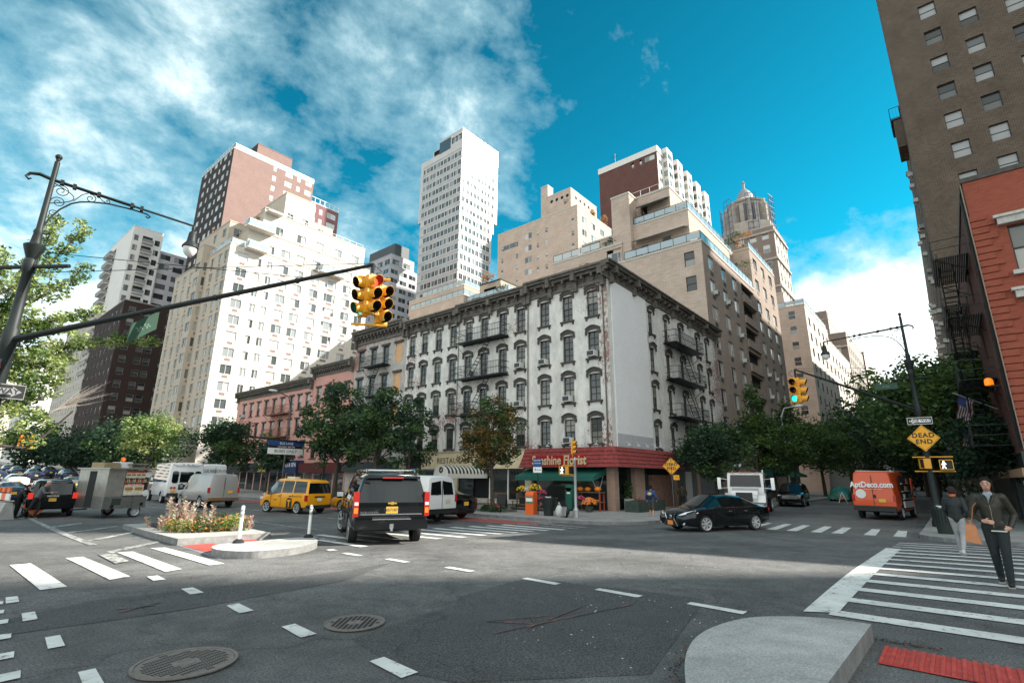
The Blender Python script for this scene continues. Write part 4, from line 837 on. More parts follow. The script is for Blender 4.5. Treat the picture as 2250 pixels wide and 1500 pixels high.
for z0,x1 in((76.0,109.0),(66,108.0)): B.block(107.2,x1,100.1,118,z0,79.88 if z0>70 else 75.99,TW,TW,(),.1)
s=MB()
for z in zs[:-1]:
    if z<102: s.box(93.86,93.995,100.0,118.2,z-.62,z-.3,TW); s.box(94,107.2,99.84,99.965,z-.62,z-.3,TW)
B.part('spandrel_band',s)
s=MB(); s.box(93.9,94.3,105.5,110.6,101.8,105.9,mat('dark_curtain_wall',(.03,.06,.08),.1,spec=.9)); B.part('glazed_lounge',s); B.finish()
# ================================================================= slim grey glass tower left of it
GG=mat('grey_panel',(.42,.40,.42),.5,noise=.08,nscale=.5)
B=Bld('grey_tower','slim grey and glass tower topped by a dark mechanical box, beside the white tower','building',(90,128))
pq=winproto('dbl',2.9,1.6,WF,TG,.12)
B.block(92,103.4,130,150,-.6,68.3,GG,GG,[('y-',x,z,2.9,1.6,pq) for x in(94,97.7,101.4) for z in rng(23.5,65.5,3)]+[('x-',y,z,2.9,1.6,pq) for y in(132,136,140,144) for z in rng(23.5,65.5,3)],.12,GG)
B.block(93,102.6,131,148,68.3,72.6,GG,GG,[('y-',x,69.2,2.9,1.9,pq) for x in(95,99.5)]+[('x-',y,69.2,2.9,1.9,pq) for y in(133,137,141)],.12,GG); B.block(94.6,100.5,131.5,146,72.6,77.2,mat('dark_louvre',(.06,.07,.075),.6),mat('dark_louvre',(.06,.07,.075),.6),(),.1); B.finish()
# ================================================================= big white apartment house by the avenue
WA=brick('white_glazed_brick',(.68,.64,.575),(.62,.58,.52),(.58,.54,.48),stain=.07); WAX=brick('buff_brick',(.52,.44,.36),(.47,.40,.32),(.45,.39,.32),stain=.1)
B=Bld('white_apartment_house','large white brick apartment house with corner terraces behind the salmon houses','building',(29.2,86))
SLV=mat('sleeve_brown',(.22,.15,.12),.7); pA=winproto('dbl',1.75,1.55,WF,GWH,.18,slv=SLV); pB=winproto('dbl',.95,1.5,WF,GWH,.18); pC=winproto('pict',2.4,1.55,WF,GWH,.18,slv=SLV); pS=winproto('sash',1.2,1.6,WF,GPL,.18)
def cols(zs,sel): return [('y-',x,z,w_,h_,p) for x,w_,h_,p in sel for z in zs]
S=[(31.4,1.7,1.5,pA),(34.0,.9,1.4,pB),(35.9,.9,1.4,pB),(38.4,1.7,1.5,pA),(41.2,1.7,1.5,pA),(44.4,1.7,1.5,pA),(47.7,2.3,1.5,pC),(51.2,1.7,1.5,pA),(54.2,1.7,1.5,pA)]
zr=rng(6.0,36.5,2.75)
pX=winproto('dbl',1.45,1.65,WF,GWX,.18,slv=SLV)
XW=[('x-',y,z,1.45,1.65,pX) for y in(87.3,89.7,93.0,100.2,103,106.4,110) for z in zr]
B.block(29.2,56,86,112,-.6,38.8,WAX,WA,cols(zr,S)+XW,.18,WAX)
B.block(28.2,31,95.6,98.3,5,41,WAX,WAX,[('x-',96.95,z,2.0,1.6,winproto('dbl',2.0,1.6,WF,GPL,.18)) for z in zr]+[('y-',29.3,z,1.2,1.6,pX) for z in zr],.18,WAX)
z2=[39.2]; B.block(31.7,56,86.01,108,38.81,42.6,WAX,WA,cols(z2,S[1:]),.18,WAX)
B.block(29.9,33.5,90,104,38.81,44.5,WAX,WAX,[('x-',92,z,1.5,1.6,winproto('dbl',1.5,1.6,WF,GPL,.18)) for z in(39.3,42.0)]+[('x-',96,z,1.5,1.6,winproto('dbl',1.5,1.6,WF,GPL,.18)) for z in(39.3,42.0)]+[('y-',31.7,z,2,1.5,winproto('dbl',2,1.5,WF,GPL,.18)) for z in(42,)],.18,WAX)
B.block(33.8,54.5,86.02,104,42.61,46.8,WAX,WA,cols([43.1],[(36.3,2.3,1.5,pC),(41,1.7,1.5,pA),(44.6,1.7,1.5,pA),(48.5,1.7,1.5,pA),(52.4,1.7,1.5,pA)]),.18,WAX)
B.block(37.8,43.6,87.5,98,46.81,52.8,WAX,WA,cols([47.6],[(39,1.2,1.3,winproto('dbl',1.2,1.3,WF,GCL,.18)),(42,1.2,1.3,winproto('dbl',1.2,1.3,WF,GCL,.18))]),.18,WAX); B.block(43.61,48,88,98,46.81,49.2,WAX,WA,cols([47.2],[(45.5,1.2,1.2,winproto('dbl',1.2,1.2,WF,GCL,.18))]),.18,WAX)
B.finish(100)
s=MB(); 
s.box(31.4,34.8,84.6,85.99,38.6,38.8,WA); s.box(30.8,35.5,84.3,85.99,42.4,42.6,WA); s.box(44.8,49.8,84.6,85.99,38.6,38.8,WA); s.box(33.9,36.5,84.7,85.99,46.5,46.7,WA)
railing(s,[(31.5,85.9,38.8),(31.5,84.7,38.8),(34.7,84.7,38.8)],1.1,WHT,RG,.06,1.4); railing(s,[(30.9,85.9,42.6),(30.9,84.4,42.6),(35.4,84.4,42.6)],1.1,WHT,RG,.06,1.4); railing(s,[(44.9,85.9,38.8),(44.9,84.7,38.8),(49.7,84.7,38.8)],1.1,WHT,RG,.06,1.4)
railing(s,[(29.3,95,39),(29.3,86.1,39),(31.6,86.1,39)],.9,WHT,RG,.06,1.4); railing(s,[(33.9,86.1,47),(54,86.1,47)],.6,WHT,None,.05,1.6); B.part('balcony',s)
s=MB(); shrub(s,(34.2,88.5,45.6),(1.2,1.2,.9),160,L2,.25); tag(s.build('roof_bush'),'red autumn bush on the corner terrace of the white apartment house','bush')
s=MB(); shrub(s,(30.4,98,45.0),(.8,1.6,.6),160,L2,.22); tag(s.build('roof_bush'),'small rusty bush on the avenue-side roof of the white apartment house','bush')
# ================================================================= brown slab tower behind it
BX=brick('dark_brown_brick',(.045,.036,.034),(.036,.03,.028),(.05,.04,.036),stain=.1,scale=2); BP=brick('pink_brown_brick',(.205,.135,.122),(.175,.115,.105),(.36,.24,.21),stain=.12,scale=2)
B=Bld('brown_slab_tower','tall pinkish brown brick tower with a dark windowed side, behind the white apartment house','building',(39.7,125))
pk=winproto('dbl',1.9,1.5,WHT,glass('bright_glass',(.3,.32,.33),(.45,.47,.48),(.6,.6,.6),.3,.7,.1),.1); pk2=winproto('sash',1.1,1.5,WHT,M['bright_glass'],.1)
zk=rng(30,78,2.9)
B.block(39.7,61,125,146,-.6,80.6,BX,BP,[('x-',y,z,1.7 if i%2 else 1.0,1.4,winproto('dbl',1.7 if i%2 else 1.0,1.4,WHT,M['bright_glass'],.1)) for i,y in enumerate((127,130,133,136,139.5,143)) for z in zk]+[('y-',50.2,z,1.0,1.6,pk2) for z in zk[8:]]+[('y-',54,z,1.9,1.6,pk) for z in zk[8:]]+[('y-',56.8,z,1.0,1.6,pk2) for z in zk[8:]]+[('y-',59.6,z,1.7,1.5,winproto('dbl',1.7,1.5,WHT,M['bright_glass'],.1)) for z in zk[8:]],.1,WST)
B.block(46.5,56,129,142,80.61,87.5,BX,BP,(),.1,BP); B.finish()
s=MB(); railing(s,[(39.8,146,80.8),(39.8,125.1,80.8),(61,125.1,80.8)],1.3,WHT,RG,.12,1.8); B.part('roof_railing',s)
B=Bld('maroon_annex','darker maroon brick block with a roof trellis at the right of the brown slab tower','building',(61,126))
PU=brick('maroon_brick',(.24,.11,.12),(.2,.095,.10),(.2,.12,.12),stain=.12,scale=2)
B.block(61.02,70,126,146,-.6,75.8,PU,PU,[('y-',x,z,w_,1.6,winproto('dbl',w_,1.6,WHT,M['bright_glass'],.1)) for x,w_ in((62.5,1.0),(64.6,1.0),(67.8,2.6)) for z in rng(58,73,3)],.1,WST); B.finish()
s=MB(); railing(s,[(61.1,126.1,76),(69.9,126.1,76)],1.6,WHT,None,.12,1.5); B.part('roof_trellis',s)
# ================================================================= white balcony tower far left
WT=mat('white_render',(.66,.63,.60),.7,noise=.06,nscale=.4)
B=Bld('balcony_tower','distant white tower with a stack of dark balconies down its left edge','building',(30,160))
B.block(30,36.9,160,184,-.6,66.8,WT,WT,[('y-',x,z,w_,1.6,winproto('dbl',w_,1.6,FRD,GPL,.12)) for x,w_ in((30.9,1.0),(35.8,1.2)) for z in rng(28,64,2.9)],.12,WT)
B.block(36.91,44,161,184,-.6,62,WT,GG,[('y-',x,z,2.4,1.5,winproto('dbl',2.4,1.5,FRD,TG,.12)) for x in(38.6,42) for z in rng(28,60,2.9)],.12,WT); B.finish()
for k,z in enumerate(rng(28,64,2.9)):
    s=MB(); s.box(32.2,34.7,158.9,159.99,z-.3,z-.1,WT); s.box(32.2,34.7,158.85,158.9,z-.1,z+.8,mat('balcony_panel',(.2,.2,.2),.6)); s.box(32.3,34.6,159.98,159.995,z-.1,z+1.9,INT); B.part('balcony',s)
    s=MB(); s.box(28.7,29.99,176,183,z-.3,z-.1,WT); s.box(28.65,28.7,176,183,z-.1,z+.8,M['balcony_panel']); s.box(28.7,29.99,175.95,176,z-.1,z+.8,M['balcony_panel']); s.box(29.985,29.995,176,183,z-.1,z+1.9,INT); B.part('balcony',s)
# ================================================================= dark brick house down the avenue
DB=brick('dark_avenue_brick',(.045,.026,.022),(.032,.02,.018),(.05,.034,.03),stain=.2)
B=Bld('dark_apartment_house','dark brown brick apartment house down the avenue, left of the white one','building',(29.2,148))
B.block(28.6,44,146,172,-.6,42,DB,DB,[('y-',x,z,1.4,1.7,winproto('sash',1.4,1.7,mat('dull_frame',(.2,.2,.19),.6),GPL,.15)) for x in(30.4,33.4,35.2,38.4,40.2,42.6) for z in rng(9,40,3.0)]+[('x-',y,z,1.2,1.6,winproto('sash',1.2,1.6,M['dull_frame'],GPL,.15)) for y in rng(148,170,4) for z in rng(9,40,3.0)],.15,GS)
B.finish()
B=Bld('tan_topped_house','tan stone topped building rising behind the dark avenue house','building',(33,176)); B.block(33,50,176,195,-.6,57,TAN,TAN,[('y-',x,z,1.3,1.6,pS) for x in(36,39,42) for z in rng(40,55,3.2)],.15,PALE); B.finish()
LS=mat('pale_limestone',(.46,.42,.37),.85,noise=.1,nscale=.5)
B=Bld('limestone_apartment_house','pale stone apartment row with regular windows, far down the avenue','building',(29.2,176))
B.block(29.0,32.95,176,214,-.6,46,LS,LS,[('x-',y,z,1.5,1.7,pS if False else winproto('sash',1.5,1.7,WHT,GPL,.15)) for y in rng(178,212,3.4) for z in rng(8,43,3.1)],.15,LS); B.finish()
B=Bld('white_setback_house','chalky white setback building at the far end of the avenue row','building',(29,216))
B.block(25.5,45,222,262,-.6,44,WT,WT,[('x-',y,z,1.9,1.6,winproto('dbl',1.9,1.6,FRD,GPL,.15)) for y in rng(225,260,4.5) for z in rng(8,41,3.2)]+[('y-',x,z,1.6,1.6,winproto('dbl',1.6,1.6,FRD,GPL,.15)) for x in(27.5,) for z in rng(8,41,3.2)],.15,WT); B.finish()
B=Bld('distant_avenue_block','hazy white block closing the view behind the street tree at far left','building',(3,330)); B.block(-14,8,330,350,-.6,52,WT,WT,[('y-',x,z,1.9,1.6,winproto('dbl',1.9,1.6,FRD,GPL,.15)) for x in rng(-12,6,3) for z in rng(10,49,3.5)],.15,WT); B.block(14,40,350,370,-.6,45,LS,LS,[],.1); B.finish()
# ================================================================= far end of the side street
B=Bld('side_street_apartments','tan brick building with a sunlit street wall, beyond the terraced block','building',(103,16.2))
B.block(103,126,16.25,40,-.6,33,TAN,WA,[('x-',18.5,z,1.2,1.6,winproto('sash',1.2,1.6,WF,GPL,.15)) for z in rng(4,30,2.95)]+[('y-',x,z,1.6,1.6,winproto('dbl',1.6,1.6,FRD,GPL,.15)) for x in(106,110.5,115,119.5,124) for z in rng(3,30,2.95)],.15,PALE)
B.block(106,124,20,38,33.01,37,TAN,WA,[('x-',24,33.4,1.2,1.6,pw)],.15,PALE); B.block(126.01,156,16.25,40,-.6,31,TANF,WA,[('y-',x,z,1.6,1.6,winproto('dbl',1.6,1.6,FRD,GPL,.15)) for x in rng(129,154,4.2) for z in rng(3,28,2.95)],.15,PALE); B.finish()
s=MB(); railing(s,[(103.1,38,33.2),(103.1,16.3,33.2),(125,16.3,33.2)],1,BLK,RG,.06,1.6); B.part('terrace_railing',s)
B=Bld('brown_gothic_apartments','brown brick building with pale stone piers and a ragged battlemented roofline down the side street','building',(158,16.2))
B.block(158,192,16.25,46,-.6,40,GB,GS,[('x-',y,z,1.5,2.1,pg) for y in(18.6,21.2,27.5,30.1,34) for z in rng(6,36,3.2)]+[('y-',x,z,1.4,2.0,winproto('sash',1.4,2,WF,GCL,.15)) for x in rng(161,190,3.6) for z in rng(6,36,3.2)],.15,GS)
B.block(160,186,20,44,40.01,45,GB,GS,[('x-',y,41.2,1.6,2.1,winproto('sash',1.6,2.1,WF,GCL,.15)) for y in(24,30)],.15,GS)
for y0,y1,zt in((20.1,23,47.5),(25,27,46.4),(29.5,33,48.2),(38,42,50.5)): B.roof.box(160,163,y0,y1,45.2,zt,GB)
for y in(19.9,23.4,25.6): B.roof.box(157.6,157.99,y-.35,y+.35,10,38,GS)
for z in(24,36): B.roof.box(157.5,157.97,16.3,46,z,z+.5,GS)
B.finish()
B=Bld('far_side_street_block','last brown and white building visible at the end of the side street','building',(197,16.2)); B.block(197,240,16.25,40,-.6,42,DR,WST,[('x-',20,z,1.5,2,pg) for z in rng(6,38,3.2)]+[('y-',x,z,1.4,2.0,winproto('sash',1.4,2,WF,GCL,.15)) for x in rng(200,238,3.6) for z in rng(6,38,3.2)],.15,GS); B.finish()
# ================================================================= right hand side
RS=brick('shaded_red_brick',(.12,.045,.033),(.085,.035,.028),(.12,.07,.06),stain=.35,mort=.01); RR=brick('bright_red_brick',(.31,.082,.05),(.25,.062,.038),(.28,.09,.06),stain=.12,mort=.008)  # side brick darker than the front: its shade is put into the colour
LIM=mat('carved_limestone',(.48,.46,.42),.8,noise=.2,nscale=6,bump=.4,bscale=30)
B=Bld('red_corner_building','bright red brick corner building with quoins and a black fire escape at the right edge','building',(29.2,-2.4))
pr=winproto('sash',1.35,2.05,FRD,glass('blind_glass',(.35,.34,.30),(.42,.42,.39),(.12,.12,.11),.4,.7,.15),.22)
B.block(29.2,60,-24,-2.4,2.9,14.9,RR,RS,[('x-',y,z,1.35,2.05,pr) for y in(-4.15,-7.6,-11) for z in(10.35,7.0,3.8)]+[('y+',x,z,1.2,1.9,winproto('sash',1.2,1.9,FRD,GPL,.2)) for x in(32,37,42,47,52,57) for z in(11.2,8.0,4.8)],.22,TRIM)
B.finish(sub=True)
s=MB()
for i in range(34):
    z=3.0+i*.31; l=.75 if i%2 else .5
    if z<13.2: s.box(29.13,29.198,-2.4-l,-2.4,z,z+.26,RR); s.box(29.13,29.2+l*.8,-2.398,-2.34,z,z+.26,RR)
B.part('quoin',s)
for y in(-4.15,-7.6,-11):
    for z in(10.35,7.0,3.8): s=MB(); s.box(28.95,29.195,y-.95,y+.95,z+2.12,z+2.42,LIM); s.box(28.88,29.19,y-1.05,y+1.05,z+2.425,z+2.55,LIM); B.part('lintel',s); s=MB(); s.box(29.0,29.195,y-.85,y+.85,z-.2,z-.02,LIM); B.part('sill',s)
fire_escape(B,'y+',-2.4,33.5,38.6,[13.0,9.75,6.5,3.3],1.45); fire_escape(B,'y+',-2.4,42,46,[12.6,9.5,6.5,3.4],1.2)
s=MB(); s.tube([(29.1,-2.32,14.8),(29.1,-2.32,2.9)],.022,mat('pale_pipe',(.26,.2,.15),.6),6); B.part('gas_pipe',s); s=MB(); s.tube([(30.0,-2.3,14.5),(30.0,-2.3,3.0)],.05,BLK,6); B.part('drainpipe',s)
DK=mat('dark_shopfront',(.022,.03,.028),.5,noise=.3)
s=MB(); s.box(29.25,60,-24,-2.45,-.6,2.89,DK); s.box(29.0,44,-2.44,-2.1,1.85,2.2,mat('tan_fascia',(.32,.19,.11),.7,noise=.2)); s.box(29.05,29.24,-24,-2.2,2.3,2.85,DK)
for x in(30.2,33.4,36.6,39.8): s.box(x,x+.22,-2.448,-2.32,-.5,1.84,DK)
s.quad([(30.5,-2.44,0),(33.3,-2.44,0),(33.3,-2.44,1.8),(30.5,-2.44,1.8)],SHG); s.quad([(33.7,-2.44,0),(36.5,-2.44,0),(36.5,-2.44,1.8),(33.7,-2.44,1.8)],SHG)
s.box(31.0,31.9,-2.3,-2.27,1.15,1.7,WSGN); s.box(31.2,31.28,-2.268,-2.262,1.2,1.65,DK); s.box(31.5,31.58,-2.268,-2.262,1.2,1.65,DK)
B.part('shopfront',s)
s=MB(); s.lathe([(.0,0),(.17,0),(.17,.22),(.12,.32),(0,.36)],mat('amber_lamp',(.85,.24,.02),.4,emis=(1,.25,.01),es=.25),(33.4,-2.0,6.15),12); s.box(33.3,33.5,-2.4,-2.05,6.05,6.14,BLK); B.part('amber_lamp',s)
# tall brown tower above it
BT=brick('tall_brown_brick',(.115,.083,.062),(.055,.041,.032),(.16,.125,.098),stain=.3,scale=1.6,mort=.016)
GBT=glass('tower_blind_glass',(.30,.31,.31),(.10,.11,.11),(.03,.035,.035),.45,.7,.12,.5)
B=Bld('tall_brown_tower','very tall dark brown brick tower with black framed windows at the upper right','building',(62,-1.9))
pT=winproto('sash',1.4,1.75,FRD,GBT,.3)
zt=rng(15.5,62,3.42)
B.block(62,67,-30,-1.9,-.6,66,BT,BT,[('x-',y,z+dz,1.4,1.75,pT) for y,dz in((-5.7,.0),(-8.6,.6),(-12.0,0),(-15.5,.6),(-19,0),(-23,.5)) for z in zt],.3)
B.block(67.01,90,-30,-1.9,-.6,43.5,BT,BT,[('y+',x,z,1.4,1.8,winproto('sash',1.4,1.8,FRD,GPL,.2)) for x in rng(68.5,88,3.2) for z in rng(6,40,3.42)],.2,BT); B.block(67.01,76,-30,-6,43.6,62,BT,BT,(),.2)
s=MB(); s.box(67.2,71.2,-1.9,-.9,42.2,42.4,BLK); railing(s,[(67.2,-1.8,42.4),(67.2,-.9,42.4),(71.2,-.9,42.4),(71.2,-1.8,42.4)],1.4,BLK,None,.05,.8,.3); s.box(67.2,71,-1.88,-1.1,38.6,42.1,BT); B.part('roof_balcony',s)
B.finish()
rn=random.Random(3)
for i in range(26): acunit(B.t,(rn.choice([68.5,71.7,74.9,78.1,81.3])-62,.02,rn.choice(rng(6,40,3.42))),PI,.7,.45,.45)
B=Bld('side_street_row','long row of brown buildings on the right of the side street studded with air conditioners','building',(90,-1.9))
B.block(90.01,150,-28,-1.9,-.6,41,DR,BT,[('y+',x,z,1.4,1.8,winproto('sash',1.4,1.8,FRD,GPL,.2)) for x in rng(92,148,3.5) for z in rng(6,37,3.42)],.2,BT); B.block(150.01,240,-26,-1.9,-.6,36,BT,DR,[],.2); B.finish()
for i in range(30): acunit(B.t,(rn.choice(rng(92,148,3.5))-90,.02,rn.choice(rng(6,37,3.42))),PI,.8,.5,.5)
# unseen block added past the right edge, sized to shade the crossing
B=Bld('shade_block','unseen brown block added beyond the right edge to shade the crossing','building',(29.2,-42)); B.block(29.2,62,-85,-44.5,-.6,66,BT,BT,[],.2); B.finish()
# ================================================================= vehicles
def split_mesh(me,parent,slots,smooth=38):
    """every material slot of the carved shell becomes a part of its own"""
    vs=[tuple(v.co) for v in me.vertices]; by={}
    for p in me.polygons: by.setdefault(p.material_index,[]).append(list(p.vertices))
    out={}
    for i,(nm,m) in enumerate(slots):
        fs=by.get(i)
        if not fs: continue
        used=sorted({a for f in fs for a in f}); rm={a:b for b,a in enumerate(used)}
        mb=MB(); mb.add([vs[a] for a in used],[[rm[a] for a in f] for f in fs],m); out[nm+str(i)]=mb.build(nm,parent,smooth)
    return out
def shell(t,secs,flags,pm,wheels,wr,front='',rear='',lower=None,aw=.36,bumpz=None):
    """secs: (x,w,zb,zbelt,ztop,wtop[,xtop]) from rear to front; flags per interval: s side glass, w top glass"""
    slots=[('body',pm),('underbody',PLAS),('lower_trim',lower or pm)]; v=[];f=[];k=[]
    def slot(nm,m): slots.append((nm,m)); return len(slots)-1
    n=14
    for s in secs:
        x,w,zb,zl,zt,wt=s[:6]; xt=s[6] if len(s)>6 else x; xb=s[7] if len(s)>7 else x
        zm=zb+(zl-zb)*.55; h=min(.09,(zt-zl)*.45)
        P=[(xb,0,zb),(xb,w*.8,zb),(xb,w*.975,zb+.1),(x,w,zm),(x,w*.975,zl),(xt,wt,zt-h),(xt,wt-.13,zt),(xt,0,zt+.025)]
        v+=P+[(a,-b,c) for a,b,c in P[6:0:-1]]
    for i in range(len(secs)-1):
        fl=flags[i]; gl={}
        if 's' in fl: gl[4]=slot('side_window',CARG); gl[9]=slot('side_window',CARG)
        if 'w' in fl: q=slot('windshield' if secs[i][0]>0 else 'rear_window',CARG); gl[5]=gl[6]=gl[7]=gl[8]=q
        for j in range(n):
            f.append((i*n+j,(i+1)*n+j,(i+1)*n+(j+1)%n,i*n+(j+1)%n)); k.append(gl.get(j,1 if j in(0,13) else 2 if j in(1,12) else 0))
    for e,fl in((0,rear),(len(secs)-1,front)):
        o=e*n; gi=slot('rear_window' if e==0 else 'windshield',CARG) if 'g' in fl else 0
        for j in range(7):
            a,b,c,d=o+j,o+j+1,o+(n-j-1)%n,o+(n-j)%n
            q=[a,b,c,d]; q=[z for z_i,z in enumerate(q) if z not in q[:z_i]]
            f.append(q); k.append(gi if j==4 else 2 if j<2 else 0)
    me=bpy.data.meshes.new('b'); me.from_pydata(v,[],f)
    bm=bmesh.new(); bm.from_mesh(me); 
    for bf,kk in zip(bm.faces,k): bf.material_index=kk
    bmesh.ops.recalc_face_normals(bm,faces=bm.faces); bm.to_mesh(me); bm.free()
    for nm,m in slots: me.materials.append(m)
    o=link('b',me)
    c=MB(); 
    for x,y in wheels:
        for sgn in(-1,1): c.lathe([(wr*1.13,y-.28),(wr*1.13,y+.35)] if sgn>0 else [(wr*1.13,-y-.35),(wr*1.13,-y+.28)],PLAS,(x,0,wr),20,'Y')
    cm=c.mesh('c'); bm=bmesh.new(); bm.from_mesh(cm); bmesh.ops.recalc_face_normals(bm,faces=bm.faces); bm.to_mesh(cm); bm.free()
    cm.materials.clear()
    for nm,m in slots: cm.materials.append(m)
    for p in cm.polygons: p.material_index=1
    oc=link('c',cm); b=o.modifiers.new('b','BOOLEAN'); b.operation='DIFFERENCE'; b.object=oc; b.solver='EXACT'
    bv=o.modifiers.new('v','BEVEL'); bv.width=.018; bv.segments=2; bv.limit_method='ANGLE'; bv.angle_limit=R(32)
    m2=evalmesh(o); bpy.data.objects.remove(o); bpy.data.objects.remove(oc); return split_mesh(m2,t,slots)
_wh={}
def wheel(t,x,y,r,rz=0,style='spoke',w=.22,rimm=None,n=7):
    rimm=rimm or ALU; key=(r,style,w,rimm.name,n)
    if key not in _wh:
        a=MB(); a.lathe([(r*.62,-w/2),(r*.93,-w/2),(r,-w/2+.04),(r,w/2-.04),(r*.93,w/2),(r*.62,w/2)],RUB,(0,0,0),28,'Y',False)
        b=MB(); b.lathe([(r*.66,w/2+.004),(r*.60,w/2-.01),(r*.58,w/2-.07),(0,w/2-.09)],rimm if style=='disc' else mat('rim_dark',(.05,.05,.05),.5,.2),(0,0,0),28,'Y',False); b.lathe([(r*.72,w/2-.02),(r*.72,w/2+.008),(r*.60,w/2-.004)],rimm,(0,0,0),28,'Y',False)
        if style=='spoke':
            for i in range(n):
                an=2*PI*i/n
                for da in(-.12,.12): b.cbox((math.cos(an+da*.6)*r*.34,w/2-.028,math.sin(an+da*.6)*r*.34),(r*.64,.035,r*.13),rimm,0,0,-(an+da))
        else:
            for i in range(8): an=PI*i/4; b.lathe([(0,w/2-.06),(r*.07,w/2-.06)],INT,(math.cos(an)*r*.42,0,math.sin(an)*r*.42),8,'Y')
        b.lathe([(r*.15,w/2-.06),(r*.14,w/2-.005),(0,w/2)],rimm,(0,0,0),12,'Y')
        _wh[key]=(a.mesh('tyre',40),b.mesh('rim',40))
    o=link('wheel',_wh[key][0],t,(x,y,r),rz+(PI if y<0 else 0)); link('rim',_wh[key][1],o); return o
def wheels4(t,xf,xr,y,r,steer=0,**k):
    for x,s in((xf,1),(xf,-1),(xr,1),(xr,-1)): wheel(t,x,y*s,r,steer if x==xf else 0,**k)
def bx(t,nm,x0,x1,y0,y1,z0,z1,m,both=False,bev=0):
    for s in((1,-1) if both else (1,)):
        b=MB(); b.box(x0,x1,y0*s,y1*s,z0,z1,m); b.build(nm,t)
def mirrors(t,x,y,z,m,s=(.12,.2,.16)):
    for k in(1,-1):
        b=MB(); b.cbox((x,(y+.12)*k,z),s,m); b.ball((x,(y+.12)*k,z),(s[0]*.7,s[1]*.62,s[2]*.66),m,10,6); b.cbox((x+.02,(y+.02)*k,z-.05),(.05,.14,.04),PLAS); b.cbox((x-s[0]*.66,(y+.12)*k,z),(.01,s[1]*.8,s[2]*.7),CHR); b.build('mirror',t,40)
def plate(t,x,z,s,col=(.75,.42,.04),tc=(.02,.03,.1),y=0,front=False,w=.31,rz=None):
    b=MB(); b.box(-.008,.008,-w/2,w/2,-.085,.085,mat('plate_%.2f'%col[1],col,.5)); o=b.build('license_plate',t); o.location=(x,y,z)
    if s:
        text(s,.105,mat('plate_ink',tc,.5),o,((.0105 if front else -.0105),0,0),(PI/2,0,PI/2 if front else -PI/2),ext=.001,spacing=1.0)
def car(name,label,cat,x,y,h,scale=1,group=None,dz=0):
    t=thing(name,label,cat,at(x,y,dz),R(h),group); t.scale=(scale,)*3; return t
BLKP_=paint('car_black',(.0035,.0045,.006),.12); WHP=paint('car_white',(.68,.68,.67),.25); YEL=paint('taxi_yellow',(.80,.34,.010),.28); SIL=paint('van_silver',(.36,.34,.33),.35,.3); ORP=paint('van_orange',(.72,.095,.02),.35); GREY=paint('car_grey',(.12,.125,.13),.3,.3); DBLU=paint('car_navy',(.02,.035,.07),.2)
